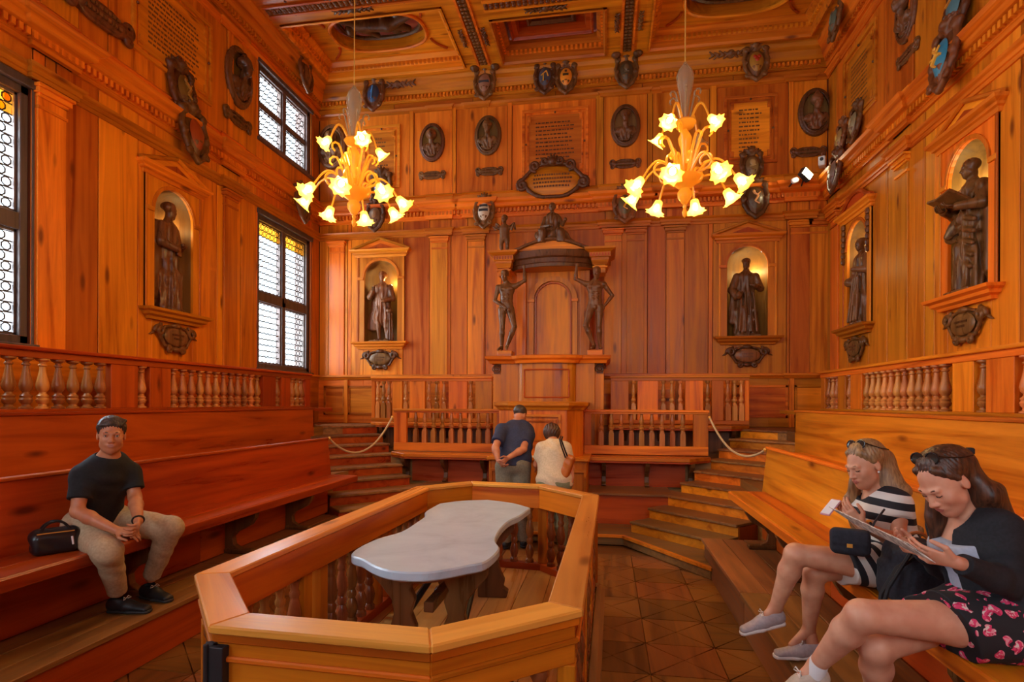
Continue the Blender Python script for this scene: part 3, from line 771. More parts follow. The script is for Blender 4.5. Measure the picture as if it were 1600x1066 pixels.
balustrade('upper back balustrade at the wall left of the pulpit', 9.24, upper_items(True), 1.37, 1.43, 2.13, .08, B_UP, 'w', 'x', thick=.07, rail_o=.02)
balustrade('upper back balustrade at the wall right of the pulpit', 9.24, upper_items(False), 1.37, 1.43, 2.13, .08, B_UP, 'w', 'x', thick=.07, rail_o=.02)
# return of the upper balustrade ends: wide planks already end it; ropes across the stairs
def rope(label, a, b_, sag):
    a, b_ = Vector(a), Vector(b_); pts = []
    for i in range(17):
        s_ = i/16; p = a.lerp(b_, s_); p.z -= sag*4*s_*(1-s_); pts.append(p-a)
    t = thing('barrier_rope', label, 'rope', a, 0, 'ropes across the corner stairs')
    MB().tube(pts, .014, 6).build('rope', M['rope'], t, True)
    mb = MB(); mb.ball(pts[0], .025, 8); mb.ball(pts[-1], .025, 8); mb.build('hook', M['gold'], t, True)
rope('pale rope hanging across the stair left of the pulpit', (m_(1.43), 8.25, 1.47), (-3.56, 6.95, 1.22), .34)
rope('pale rope hanging across the stair right of the pulpit', (1.43, 8.25, 1.50), (1.70, 6.48, 1.20), .25)

# ------------------------------------------------------------------ railed enclosure with the marble table
ZE, ZR = .20, .96
def od(px, py): p = on_z(px, py, ZR); return (p.x, p.y)
# outer corners of the rail, counter clockwise seen from above, starting front middle
OC = [(-.52, 1.665), (-.075, 2.05), (-.045, 4.63), (-.52, 5.14), (-1.25, 5.22), (-1.64, 4.80), (-1.737, 2.185), (-1.29, 1.69)]
def inset(P, d):
    n_ = len(P); out = []
    for i in range(n_):
        a, b_, c = Vector(P[i-1]), Vector(P[i]), Vector(P[(i+1) % n_])
        n1 = (b_-a).normalized(); n2 = (c-b_).normalized(); n1 = Vector((-n1.y, n1.x)); n2 = Vector((-n2.y, n2.x))
        q = (n1+n2)/(1+n1.dot(n2)); out.append((b_.x+q.x*d, b_.y+q.y*d))
    return out
enc = thing('railed_enclosure', 'eight-sided pine railing around the marble dissection table', 'railing', (CX, 3.4, 0))
OFF = Vector((-CX, -3.4, 0))
def eb(name, mb, m, **k): o = mb.build(name, m if not isinstance(m, str) else M[m], enc, **k); o.location = OFF; return o
I0, I1, I2, I3 = inset(OC, 0), inset(OC, .135), inset(OC, .035), inset(OC, .085)
J0 = inset(OC, -.0); Ic = inset(OC, .06)
eb('plinth', MB().prism(inset(OC, -.03), 0, ZE-.02), 'tY', bevel=.006)
eb('plinth_moulding', MB().sweep([(-.02, ZE-.02), (.045, ZE-.02), (.045, ZE+.0), (.02, ZE+.02), (-.02, ZE+.02)], OC, closed=True), 'tY')
M['fl'] = wood('dais_boards', 'Y', (.48, .20, .04), (.84, .45, .13), rough=.3, knots=True, var=.15)
It = inset(OC, .03); xs0 = [p[0] for p in It]
# dais floor boards, clipped to the octagon
def clip_x(poly, x, keep_greater):
    out = []
    for i in range(len(poly)):
        a, b_ = poly[i-1], poly[i]; ia = (a[0] > x) == keep_greater; ib = (b_[0] > x) == keep_greater
        if ia != ib: s_ = (x-a[0])/(b_[0]-a[0]); out.append((x, a[1]+s_*(b_[1]-a[1])))
        if ib: out.append(b_)
    return out
k = 0
while -1.72+k*.21 < -.05:
    a = -1.72+k*.21; q = clip_x(clip_x(It, a+.002, True), a+.207, False); k += 1
    if len(q) > 2: eb('floor_board', MB().prism(q, ZE-.02, ZE+.002), 'fl')
axname = ['X', 'Y', 'X', 'X', 'X', 'Y', 'X', 'X']
for i in range(8):
    j = (i+1) % 8
    side = lambda I: (Vector(I[i]), Vector(I[j]))
    (a0, b0), (a1, b1) = side(I0), side(I1)
    L = (b0-a0).length; d = (b0-a0).normalized(); ang = math.atan2(d.y, d.x); nin = Vector((-d.y, d.x))
    mwood = M['pX' if i != 5 else 'pX'] if i in (0, 7, 2, 3, 5, 4) else M['pX']
    def sec(name, o0, o1, z0, z1, m, bevel=.004, ext=0):
        """a board along this side between insets o0 and o1, mitred; local x along the board so the grain follows"""
        A, B_ = inset(OC, o0), inset(OC, o1)
        P = [A[i], A[j], B_[j], B_[i]]
        o = bpy.data.objects.new(name, None)
        c = (a0+b0)/2; Mi = Matrix.Rotation(-ang, 4, 'Z') @ Matrix.Translation((-c.x, -c.y, 0))
        loc = [Mi @ Vector((p[0], p[1], 0)) for p in P]
        ob = MB().prism([(p.x, p.y) for p in loc], z0, z1).build(name, m, enc, bevel=bevel)
        bpy.data.objects.remove(o)
        ob.location = Vector((c.x, c.y, 0))+OFF; ob.rotation_euler = (0, 0, ang); return ob
    sec('rail', 0, .135, ZR-.03, ZR, M['pX'], .006)
    sec('rail_moulding', .012, .031, ZR-.06, ZR-.03, M['wX'], .004)
    sec('apron_board', .03, .122, ZR-.20, ZR-.03, M['wX'], .003)
    sec('apron_bead', .014, .031, ZR-.125, ZR-.105, M['wX'], .005)
    sec('bottom_rail', .03, .105, ZE, ZE+.06, M['rX'], .003)
    # posts at the corner and balusters between
    pc = Ic[i]; pj = (Vector(Ic[j])-Vector(Ic[i])); Lc = pj.length
    mids = [0.0] + ([.29, .355, .655, .72] if i in (1, 5) else [])
    for q in mids:
        p = Vector(Ic[i])+pj*q
        ob = MB().box(-.04, .04, -.032, .032, ZE+.06, ZR-.20).build('post', M['wZ'], enc, bevel=.003); ob.location = Vector((p.x, p.y, 0))+OFF; ob.rotation_euler = (0, 0, ang)
    nb = int((Lc-.10)/(.125 if i in (1, 5) else .12))
    for q in range(nb):
        s_ = (.05+(Lc-.1)*(q+.5)/nb)/Lc
        if any(abs(s_-m)*Lc < .07 for m in mids[1:]): continue
        p = Vector(Ic[i])+pj*s_; inst('baluster', B_BOX, enc, Vector((p.x, p.y, ZE+.06))+OFF, sca=(.82, .82, 1))
# hinge on the front left corner
hb = MB(); Pc = Vector(OC[7]); dd = (Vector(OC[6])-Pc).normalized(); ang = math.atan2(dd.y, dd.x)
Mh = Matrix.Translation((Pc.x, Pc.y, 0)) @ Matrix.Rotation(ang, 4, 'Z')
df = (Vector(OC[0])-Pc).normalized(); Mf = Matrix.Translation((Pc.x, Pc.y, 0)) @ Matrix.Rotation(math.atan2(df.y, df.x), 4, 'Z')
hb.box(.0, .055, -.004, .03, ZR-.24, ZR-.07, Mf); hb.box(.0, .05, -.03, .004, ZR-.24, ZR-.07, Mh)
hb.lathe([(.009, ZR-.25), (.009, ZR-.06)], 8, Matrix.Translation((Pc.x-.005, Pc.y-.005, 0)))
tag(eb('hinge', hb, 'iron', bevel=.002), 'black iron hinge')
# ---- marble table
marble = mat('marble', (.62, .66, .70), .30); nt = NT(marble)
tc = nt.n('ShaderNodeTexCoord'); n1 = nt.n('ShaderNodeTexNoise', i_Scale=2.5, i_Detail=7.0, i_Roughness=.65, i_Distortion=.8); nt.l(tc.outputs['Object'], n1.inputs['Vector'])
nt.l(ramp(nt, n1.outputs['Fac'], [(.3, (.36, .47, .56)), (.5, (.48, .60, .70)), (.7, (.56, .68, .77))]), nt.b.inputs['Base Color'])  # blue of the cool daylight is mixed into the stone colour
marble_e = mat('marble_edge', (.72, .66, .52), .4)
ZTb = .85
out = [(549.6,868),(556,858),(588.8,842),(626,831),(650.6,816),(664,806),(665,799),(686,787),(720.8,782.5),(762,781),(801,786),(829,793.6),(811.6,806),(795,814),(780.6,828.7),(774.5,845),(780.6,857.6),(760,877),(729,884),(696,890.6),(659,894.7),(613.5,892.6),(584.6,884.4),(566,874)]
TO = [on_z(x, y, ZTb) for x, y in out]; TO = [(p.x, p.y) for p in TO]
a = sum(TO[i][0]*TO[(i+1) % len(TO)][1]-TO[(i+1) % len(TO)][0]*TO[i][1] for i in range(len(TO)))
if a < 0: TO = TO[::-1]
def smooth_outline(P, n=4):
    out = []; m = len(P)
    for i in range(m):
        p0, p1, p2, p3 = [Vector(P[(i+q) % m]) for q in (-1, 0, 1, 2)]
        if (p1-p0).angle(p2-p1) > .7: p0 = p1
        if (p2-p1).angle(p3-p2) > .7: p3 = p2
        for k in range(n):
            t = k/n; out.append(tuple(.5*((2*p1)+(p2-p0)*t+(2*p0-5*p1+4*p2-p3)*t*t+(3*p1-p0-3*p2+p3)*t**3)))
    return out
TO = smooth_outline(TO)
tb = thing('dissection_table', 'white marble table with curved outline on carved dark wooden legs', 'table', (-1.0, 3.6, ZE)); to = Vector((1.0, -3.6, -ZE))
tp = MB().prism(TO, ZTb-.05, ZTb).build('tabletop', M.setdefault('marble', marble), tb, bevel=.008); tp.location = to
MB().prism(inset(TO[::4], .07), ZTb-.08, ZTb-.05).build('under_board', M['carve'], tb).location = to
def tleg(name, cx, cy, hw, ang):
    """pair of splayed, scroll-cut boards standing across the table"""
    h = ZTb-.075-ZE
    for sx in (-1, 1):
        pr = [(.06, 0), (.30, 0), (.315, .05), (.27, .08), (.285, .13), (.25, .20), (.22, .30), (.235, .38), (.30, .46), (.36, .52), (.365, h), (.10, h), (.085, .50), (.12, .44), (.09, .38), (.115, .30), (.08, .22), (.10, .14), (.055, .07)]
        poly = [(sx*a*hw/.36, b_) for a, b_ in pr]
        if sx < 0: poly = poly[::-1]
        Mx = Matrix.Translation((cx, cy, ZE)) @ Matrix.Rotation(ang, 4, 'Z')
        o = MB().plate(poly, -.035, .035, Mx).build('leg', M['statue'], tb, bevel=.006); o.location = to
tleg('leg', -.98, 3.12, .33, R(6)); tleg('leg', -1.02, 4.30, .33, R(6))
mb = MB(); mb.tube([(-.80, 3.14, ZE+.20), (-.86, 3.75, ZE+.33), (-.84, 4.28, ZE+.45)], .022, 8); mb.tube([(-1.18, 3.14, ZE+.20), (-1.15, 3.75, ZE+.33), (-1.16, 4.28, ZE+.45)], .022, 8)
mb.build('stretcher', M['iron'], tb, True).location = to
MB().box(-.99-.03, -.99+.03, 3.12, 4.3, ZE+.30, ZE+.36).build('stretcher', M['statue'], tb, bevel=.005).location = to

# ------------------------------------------------------------------ pulpit
pu = thing('pulpit', 'tall pine professor\'s pulpit with curved front in the middle of the back wall', 'pulpit', (CX, 8.6, .12))
PO = Vector((0, -8.6, -.12))
def pb(name, mb, m='wZ', **k): o = mb.build(name, M[m], pu, **k); o.location = PO; return o
def chf(hw, y0, c, y1): return [(-hw+c, y0), (hw-c, y0), (hw, y0+c), (hw, y1), (-hw, y1), (-hw, y0+c)]
pb('base', MB().prism(chf(.66, 7.50, .02, 8.9), .0, .93), 'wZ', bevel=.004)
pb('base_top', MB().prism(chf(.69, 7.47, .02, 8.9), .93, .97), 'wX', bevel=.006)
for x in (-.52, .52):
    fr = MB()
    fr.box(x-.12, x+.12, 7.48, 7.50, .78, .82); fr.box(x-.12, x+.12, 7.48, 7.50, .30, .34); fr.box(x-.12, x-.09, 7.48, 7.50, .34, .78); fr.box(x+.09, x+.12, 7.48, 7.50, .34, .78)
    pb('base_panel', fr, 'wX', bevel=.003)
pb('lower_body', MB().prism(chf(.58, 7.62, .20, 9.0), .97, 1.64), 'wZ', bevel=.003)
mb = MB(); c = chf(.58, 7.62, .20, 9.0); path = [c[5], c[0], c[1], c[2]]
mb.sweep([(0, 1.60), (.02, 1.60), (.035, 1.63), (.07, 1.66), (.075, 1.70), (0, 1.715)], [(-.58, 9.0)]+path+[(.58, 9.0)])
pb('lower_cornice', mb, 'wX')
pb('lower_cap', MB().prism(chf(.58, 7.62, .20, 9.0), 1.64, 1.712), 'wX')
fr = MB()
for e, w_, dd in ((0, .035, .03), (.08, .022, .02)):
    x0, x1, z0, z1 = -.30+e, .30-e, 1.10+e, 1.54-e
    fr.box(x0, x1, 7.62-dd, 7.62, z0, z0+w_); fr.box(x0, x1, 7.62-dd, 7.62, z1-w_, z1); fr.box(x0, x0+w_, 7.62-dd, 7.62, z0+w_, z1-w_); fr.box(x1-w_, x1, 7.62-dd, 7.62, z0+w_, z1-w_)
for sx in (-1, 1):
    for z in (1.17, 1.42): fr.box(min(sx*.235, sx*.20), max(sx*.235, sx*.20), 7.585, 7.62, z, z+.05)
pb('front_panel', fr, 'wX', bevel=.003)
# upper body with bulging front
def bulge(hw, bw, y0, b_, y1, n_=12):
    p = [(-hw, y0), (-bw, y0)]
    for i in range(n_+1):
        a = math.pi*(1-i/n_); p.append((bw*.96*math.cos(a), y0-b_*math.sin(a)**.8 if 0 < i < n_ else y0))
    return p+[(bw, y0), (hw, y0), (hw, y1), (-hw, y1)]
pb('upper_body', MB().prism(bulge(.72, .46, 8.72, .16, YB), 1.0, 2.34), 'wZ')
for sx in (-1, 1):
    x0, x1 = sorted((sx*.72, sx*.86)); pb('side_pilaster', MB().box(x0, x1, 8.80, YB, .94, 2.30), 'wZ', bevel=.004)
    v = MB(); sp = []
    for i in range(34):
        a = i*.42; r = .075*(1-i/38); sp.append((sx*.80+r*math.cos(a)*1.15, 8.77, 2.22+r*math.sin(a)*.85))
    v.tube(sp, .013, 5); v.box(sx*.80-.05, sx*.80+.05, 8.775, 8.80, 2.15, 2.29); pb('volute', v, 'carve', smooth=True)
path = bulge(.88, .50, 8.70, .18, YB)[:-2]
mb = MB(); mb.sweep([(0, 2.30), (.015, 2.30), (.03, 2.34), (.075, 2.37), (.085, 2.41), (0, 2.425)], [(-.88, YB)]+path+[(.88, YB)]); pb('upper_cornice', mb, 'wX')
pb('desk_top', MB().prism(bulge(.88, .50, 8.70, .18, YB), 2.34, 2.42), 'wX')
fr = MB()
for z in (1.78, 2.20):
    fr.tube([(x, 8.72-.17*max(0, 1-(x/.45)**2)**.4-.0, z) for x in [-.34+.68*i/12 for i in range(13)]], .010, 5)
for x in (-.34, .34): fr.tube([(x, 8.72-.17*max(0, 1-(x/.45)**2)**.4, 1.78), (x, 8.72-.17*max(0, 1-(x/.45)**2)**.4, 2.20)], .010, 5)
pb('curved_panel_frame', fr, 'rX')
# wall niche of the seat: arched panel
def arch(w_, z0, zs, n_=14): return [(-w_, z0), (w_, z0)]+[(w_*math.cos(math.pi*i/n_), zs+w_*math.sin(math.pi*i/n_)) for i in range(n_+1)]
pb('seat_back_board', MB().box(-.50, .50, 9.70, YB, 2.42, 4.0), 'wZ')
for x0, x1 in ((-.62, -.46), (.46, .62)): pb('seat_pilaster', MB().box(x0, x1, 9.60, YB, 2.42, 3.92), 'wZ', bevel=.004)
def archring(w0, w1, z0, zs, y0, y1):
    n_ = 16; o = [(w1, z0)]+[(w1*math.cos(math.pi*i/n_), zs+w1*math.sin(math.pi*i/n_)) for i in range(n_+1)]+[(-w1, z0)]
    i_ = [(w0, z0)]+[(w0*math.cos(math.pi*i/n_), zs+w0*math.sin(math.pi*i/n_)) for i in range(n_+1)]+[(-w0, z0)]
    m = len(o); vs = [(x, y0, z) for x, z in o]+[(x, y0, z) for x, z in i_]+[(x, y1, z) for x, z in o]+[(x, y1, z) for x, z in i_]
    fs = []
    for k in range(m-1): fs += [(k, k+1, m+k+1, m+k), (2*m+k, k, k+1, 2*m+k+1)[::-1], (m+k, m+k+1, 3*m+k+1, 3*m+k), ]
    fs += [(0, m, 3*m, 2*m), (m-1, 2*m-1, 4*m-1, 3*m-1)]
    return MB().add(vs, fs)
pb('arch_moulding', archring(.33, .41, 2.42, 3.44, 9.64, 9.70), 'wZ')
pb('arch_moulding', archring(.29, .31, 2.42, 3.44, 9.66, 9.70), 'rZ')
for sx in (-1, 1): pb('impost', MB().box(sx*.37-.055, sx*.37+.055, 9.62, 9.70, 3.41, 3.46), 'wX', bevel=.004)
# canopy: entablature blocks over the caryatids, curved centre
for sx in (-1, 1):
    x = sx*.79; mb = MB()
    mb.sweep([(0, 3.93), (.0, 3.93), (.03, 4.0), (.03, 4.04), (.06, 4.05), (.06, 4.12), (.13, 4.16), (.14, 4.19), (0, 4.20)], [(x-.11, YB), (x-.11, 9.28), (x+.11, 9.28), (x+.11, YB)])
    mb.box(x-.11, x+.11, 9.28, YB, 3.93, 4.195); pb('entablature_block', mb, 'wX')
    mb = MB().box(x-.09, x+.09, 9.30, 9.6, 3.80, 3.93); mb.box(x-.12, x+.12, 9.27, 9.6, 3.88, 3.91); pb('capital_block', mb, 'wX', bevel=.004)
    dn = MB()
    for q in range(7): dn.box(x-.15+q*.046, x-.13+q*.046, 9.215, 9.25, 4.06, 4.11)
    pb('dentil_row', dn, 'rX', kind='stuff')
cp = [(-.66, 9.5)]+[(-.55+1.10*i/10, 9.38-.16*math.sin(math.pi*i/10)) for i in range(11)]+[(.66, 9.5)]
mb = MB(); mb.sweep([(0, 3.92), (.02, 3.92), (.03, 3.97), (.05, 3.98), (.05, 4.05), (.09, 4.07), (.10, 4.10), (.12, 4.17), (0, 4.20)], cp); pb('canopy_cornice', mb, 'carve')
pb('canopy_board', MB().prism(cp+[(.66, YB), (-.66, YB)], 3.93, 4.19), 'wX')
pd = []
for i in range(13): x = -.52+1.04*i/12; pd.append((x, 4.20+.16*math.cos(math.pi*x/1.14)))
mb = MB().plate([(-.62, 4.19), (.62, 4.19)]+[(a, b_) for a, b_ in pd[::-1]], 9.24, 9.7); pb('curved_pediment', mb, 'wX')
mb = MB().tube([(-.60, 9.24, 4.20)]+[(a, 9.22, b_) for a, b_ in pd]+[(.60, 9.24, 4.20)], .028, 6); pb('pediment_moulding', mb, 'carve', smooth=True)
for sx in (-1, 1): pb('pedestal', MB().box(sx*.72-.12, sx*.72+.12, 9.0, 9.3, 2.42, 2.53), 'wX', bevel=.008)
# two loose display sheets at the pulpit base
pp = mat('paper', (.82, .74, .58), .7)
for x, w_, lab in ((CX-.02, .30, 'cream information board lying on the ledge in front of the stooping man'),):
    o = MB().box(-w_/2, w_/2, -.12, .12, 0, .012).build('information_board', pp); o.location = (x, 7.62, .975)
    tag(o, lab, 'board')
    o.location.z = .972
# ================================================================== sculpting: distance fields meshed with surface nets
def V3(p): return np.array([p[0], p[1], p[2]], dtype=np.float32)
def nrm_(v): v = np.asarray(v, dtype=np.float64); return v/np.linalg.norm(v)
class P_:
    """one primitive: f(points)->distance, with a bounding box"""
    def __init__(s, f, lo, hi, k=.02, op='add', ks=None): s.f, s.lo, s.hi, s.k, s.op = f, np.array(lo), np.array(hi), k, op
def seg(p0, p1, r0, r1=None, k=.02, op='add', right=None, disp=None):
    """tapered round segment; r = number or (rx, ry) with rx along 'right'"""
    p0, p1 = V3(p0), V3(p1); r1 = r0 if r1 is None else r1
    e0 = r0 if hasattr(r0, '__len__') else (r0, r0); e1 = r1 if hasattr(r1, '__len__') else (r1, r1)
    d = p1-p0; L2 = float(d@d)+1e-12; L = math.sqrt(L2); ax = d/L
    if right is None: right = np.cross(ax, [0, 0, 1.0]) if abs(ax[2]) < .9 else np.cross(ax, [0, 1.0, 0])
    rt = np.array(right, dtype=np.float64); rt = rt-ax*(rt@ax); rt = (rt/np.linalg.norm(rt)).astype(np.float32); fw = np.cross(ax, rt).astype(np.float32)
    rm = max(e0+e1) if isinstance(e0, tuple) and isinstance(e1, tuple) else max(*e0, *e1)
    iso = e0[0] == e0[1] and e1[0] == e1[1]
    def f(P):
        q = P-p0; t = np.clip((q@d)/L2, 0, 1); q = q-t[..., None]*d
        if iso: o = np.sqrt((q*q).sum(-1))-(e0[0]+(e1[0]-e0[0])*t)
        else:
            rx = e0[0]+(e1[0]-e0[0])*t; ry = e0[1]+(e1[1]-e0[1])*t; m = np.minimum(rx, ry)
            a = (q@rt)/rx; b = (q@fw)/ry; c = (q@ax)/m
            o = (np.sqrt(a*a+b*b+c*c)-1)*m
        if disp is not None: o = o-disp(P, t)
        return o
    ex = rm+(.03 if disp else 0)
    return P_(f, np.minimum(p0, p1)-ex, np.maximum(p0, p1)+ex, k, op)
def ell(c, r, k=.02, op='add', Rm=None, disp=None):
    c = V3(c); r = np.array(r if hasattr(r, '__len__') else (r, r, r), dtype=np.float32)
    Rn = None if Rm is None else np.array(Rm, dtype=np.float32)
    def f(P):
        q = P-c
        if Rn is not None: q = q@Rn                      # columns of Rm are the local axes
        a = np.sqrt(((q/r)**2).sum(-1)); b = np.sqrt(((q/(r*r))**2).sum(-1))
        o = a*(a-1)/np.maximum(b, 1e-6)
        if disp is not None: o = o-disp(P, None)
        return o
    e = float(r.max())+(.03 if disp else 0)
    if Rn is None: ee = r+(.03 if disp else 0)
    else: ee = np.sqrt(((Rn*r)**2).sum(1))+(.03 if disp else 0)
    return P_(f, c-ee, c+ee, k, op)
def half(c, n, k=.004):
    """cut away everything on the side n points to"""
    c, n = V3(c), nrm_(n).astype(np.float32)
    return P_(lambda P: (P-c)@n, [-1e3]*3, [1e3]*3, k, 'cut')
def surf(prims, h):
    adds = [p for p in prims if p.op == 'add']
    lo = np.min([p.lo for p in adds], 0)-3*h; hi = np.max([p.hi for p in adds], 0)+3*h
    n = np.ceil((hi-lo)/h).astype(int)+1
    F = np.full(n, .08, dtype=np.float32)
    ax = [lo[i]+h*np.arange(n[i]) for i in range(3)]
    for p in prims:
        m = p.k+2.5*h
        a = np.clip(np.floor((p.lo-m-lo)/h).astype(int), 0, n); b = np.clip(np.ceil((p.hi+m-lo)/h).astype(int)+1, 0, n)
        if (b <= a).any(): continue
        X, Y, Z = np.meshgrid(*[ax[i][a[i]:b[i]].astype(np.float32) for i in range(3)], indexing='ij')
        d = p.f(np.stack([X, Y, Z], -1)).astype(np.float32); S = (slice(a[0], b[0]), slice(a[1], b[1]), slice(a[2], b[2])); G = F[S]; k = max(p.k, 1e-5)
        if p.op == 'add': hh = np.maximum(k-np.abs(G-d), 0)/k; F[S] = np.minimum(G, d)-hh*hh*k*.25
        elif p.op == 'sub': d = -d; hh = np.maximum(k-np.abs(G-d), 0)/k; F[S] = np.maximum(G, d)+hh*hh*k*.25
        else: hh = np.maximum(k-np.abs(G-d), 0)/k; F[S] = np.maximum(G, d)+hh*hh*k*.25
    F[0] = F[-1] = .05; F[:, 0] = F[:, -1] = .05; F[:, :, 0] = F[:, :, -1] = .05
    I = F < 0
    s = np.zeros([q-1 for q in n], dtype=np.int8)
    for i in (0, 1):
        for j in (0, 1):
            for l in (0, 1): s += I[i:n[0]-1+i, j:n[1]-1+j, l:n[2]-1+l]
    cells = np.argwhere((s > 0) & (s < 8)); idx = -np.ones(s.shape, dtype=np.int64); idx[tuple(cells.T)] = np.arange(len(cells))
    acc = np.zeros((len(cells), 3)); cnt = np.zeros(len(cells))
    for a in range(3):
        u, v = [q for q in range(3) if q != a]
        for du in (0, 1):
            for dv in (0, 1):
                o = cells.copy(); o[:, u] += du; o[:, v] += dv; o2 = o.copy(); o2[:, a] += 1
                f0 = F[tuple(o.T)]; f1 = F[tuple(o2.T)]; m = (f0 < 0) != (f1 < 0)
                t = np.where(m, f0/np.where(m, f0-f1, 1), 0)
                p = o.astype(np.float64); p[:, a] += t
                acc[m] += p[m]; cnt[m] += 1
    V = lo+h*acc/cnt[:, None]
    faces = []
    for a in range(3):
        u, v = (a+1) % 3, (a+2) % 3
        sl0 = [slice(None)]*3; sl1 = [slice(None)]*3; sl0[a] = slice(0, -1); sl1[a] = slice(1, None)
        A, B = I[tuple(sl0)], I[tuple(sl1)]; e = np.argwhere(A != B); e = e[(e[:, u] > 0) & (e[:, v] > 0) & (e[:, u] < n[u]-1) & (e[:, v] < n[v]-1)]
        if not len(e): continue
        fl = A[tuple(e.T)]
        def g(du, dv): q = e.copy(); q[:, u] -= du; q[:, v] -= dv; return idx[tuple(q.T)]
        q = np.stack([g(0, 0), g(1, 0), g(1, 1), g(0, 1)], 1); q[~fl] = q[~fl][:, ::-1]
        faces.append(q)
    return V, np.concatenate(faces)
def sculpt(name, prims, h, mats, parent=None, paint=None, xf=None, smooth=True):
    Vv, Fq = surf(prims, h)
    if xf is not None: Vv = Vv*xf
    me = bpy.data.meshes.new(name); me.vertices.add(len(Vv)); me.vertices.foreach_set('co', Vv.astype(np.float32).ravel())
    me.loops.add(Fq.size); me.loops.foreach_set('vertex_index', Fq.ravel().astype(np.int32))
    me.polygons.add(len(Fq)); me.polygons.foreach_set('loop_start', np.arange(0, Fq.size, 4, dtype=np.int32)); me.polygons.foreach_set('loop_total', np.full(len(Fq), 4, dtype=np.int32))
    for m in (mats if isinstance(mats, (list, tuple)) else [mats]): me.materials.append(m)
    if paint:
        c = Vv[Fq].mean(1); mi = np.zeros(len(Fq), dtype=np.int32)
        for fn, k in paint: mi[fn(c)] = k
        me.polygons.foreach_set('material_index', mi)
    me.polygons.foreach_set('use_smooth', [smooth]*len(Fq)); me.update(); me.validate()
    o = bpy.data.objects.new(name, me); COL.objects.link(o)
    if parent: o.parent = parent
    return o
# ------------------------------------------------------------------ bodies
def frame(fwd, up=(0, 0, 1)):
    f = nrm_(fwd); u = nrm_(np.array(up)-f*np.dot(up, f)); r = np.cross(f, u); return r, f, u
def head_prims(c, fwd, up=(0, 0, 1), s=1.0, closed=False, mouth=True, ears=True):
    r, f, u = frame(fwd, up); c = np.array(c, dtype=float)
    W = lambda x, y, z: c+(r*x+f*y+u*z)*s
    Rm = np.stack([r, f, u], 1); E = lambda x, y, z, rr, k=.015, op='add': ell(W(x, y, z), [q*s for q in rr], k*s, op, Rm)
    S = lambda a, b, r0, r1, k=.012, op='add': seg(W(*a), W(*b), r0*s, r1*s, k*s, op)
    L = [E(0, -.018, .035, (.074, .092, .080)), E(0, .02, -.02, (.058, .068, .088), .03), E(0, .055, -.085, (.030, .027, .022), .03),
         S((-.040, .02, -.062), (0, .060, -.094), .019, .014, .03), S((.040, .02, -.062), (0, .060, -.094), .019, .014, .03),
         E(-.036, .056, -.028, (.022, .020, .024), .03), E(.036, .056, -.028, (.022, .020, .024), .03),
         E(-.032, .088, .006, (.019, .014, .013), .014, 'sub'), E(.032, .088, .006, (.019, .014, .013), .014, 'sub'),
         S((-.040, .076, .023), (-.012, .084, .021), .008, .008, .014), S((.040, .076, .023), (.012, .084, .021), .008, .008, .014),
         S((0, .082, .012), (0, .104, -.028), .0075, .0095, .012), E(0, .104, -.031, (.011, .011, .009), .008), E(-.012, .095, -.034, (.008, .009, .007), .006), E(.012, .095, -.034, (.008, .009, .007), .006)]
    if mouth:
        L += [E(0, .080, -.058, (.026, .014, .012), .02), E(0, .090, -.0565, (.021, .0085, .0055), .005), E(0, .089, -.0665, (.018, .0085, .0062), .005), E(0, .1005, -.0612, (.022, .008, .0016), .003, 'sub')]
    if ears:
        for sx in (-1, 1): L += [E(sx*.074, -.012, -.006, (.009, .018, .030), .008), E(sx*.083, -.006, -.002, (.005, .009, .018), .004, 'sub')]
    for sx in (-1, 1): L.append(E(sx*.031, .072, .005, (.0135,)*3, .004 if not closed else .006))
    return L, W
def hand_prims(wrist, kn, nrm, side, s=1.0, curl=.5, spread=.0, thumb=.5, pinch=False):
    """wrist -> knuckle centre; nrm: direction the palm faces; side: +1 puts the thumb towards cross(f, n)"""
    w = np.array(wrist, dtype=float); kn = np.array(kn, dtype=float); f = nrm_(kn-w); n = np.array(nrm, dtype=float); n = nrm_(n-f*(n@f)); r = np.cross(f, n)*side
    k0 = w+f*.088*s
    L = [seg(w+f*.012*s, k0, (.026*s, .016*s), (.040*s, .014*s), .012, right=r)]
    lens = [(.040, .026, .020), (.044, .028, .021), (.041, .026, .020), (.032, .020, .018)]
    for i in range(4):
        off = (1.5-i)*.0195*s; base = k0+r*off-f*abs(i-1.2)*.004*s; d = nrm_(f+r*(1.5-i)*spread); p = base; c = curl*(1+.12*i); ang = 0
        for j in range(3):
            ang += c*(.75, 1.0, .7)[j]; v = d*math.cos(ang)+n*math.sin(ang); q = p+v*lens[i][j]*s
            L.append(seg(p, q, (.0092-.0012*j)*s, (.0084-.0012*j)*s, .002)); p = q
    b = w+f*.028*s+r*.026*s; d = nrm_(f*.65+r*.75+n*.35*thumb); q = b+d*.038*s; L.append(seg(b, q, .0125*s, .0105*s, .008))
    d2 = nrm_(f*.95+r*.15+n*.5*thumb); q2 = q+d2*.028*s; L.append(seg(q, q2, .0100*s, .0085*s, .003)); q3 = q2+nrm_(d2+n*.4*thumb-r*.2)*.022*s; L.append(seg(q2, q3, .0088*s, .0075*s, .003))
    return L
def limb(a, b, c, r, k=.02):
    """two-bone limb with swelling muscles: r = (top, mid, joint, calf, end)"""
    a, b, c = map(lambda q: np.array(q, dtype=float), (a, b, c))
    m = b+(c-b)*.30
    return [seg(a, a+(b-a)*.35, r[0], r[1], k), seg(a+(b-a)*.35, b, r[1], r[2], k), seg(b, m, r[2], r[3], k), seg(m, c, r[3], r[4], k)]
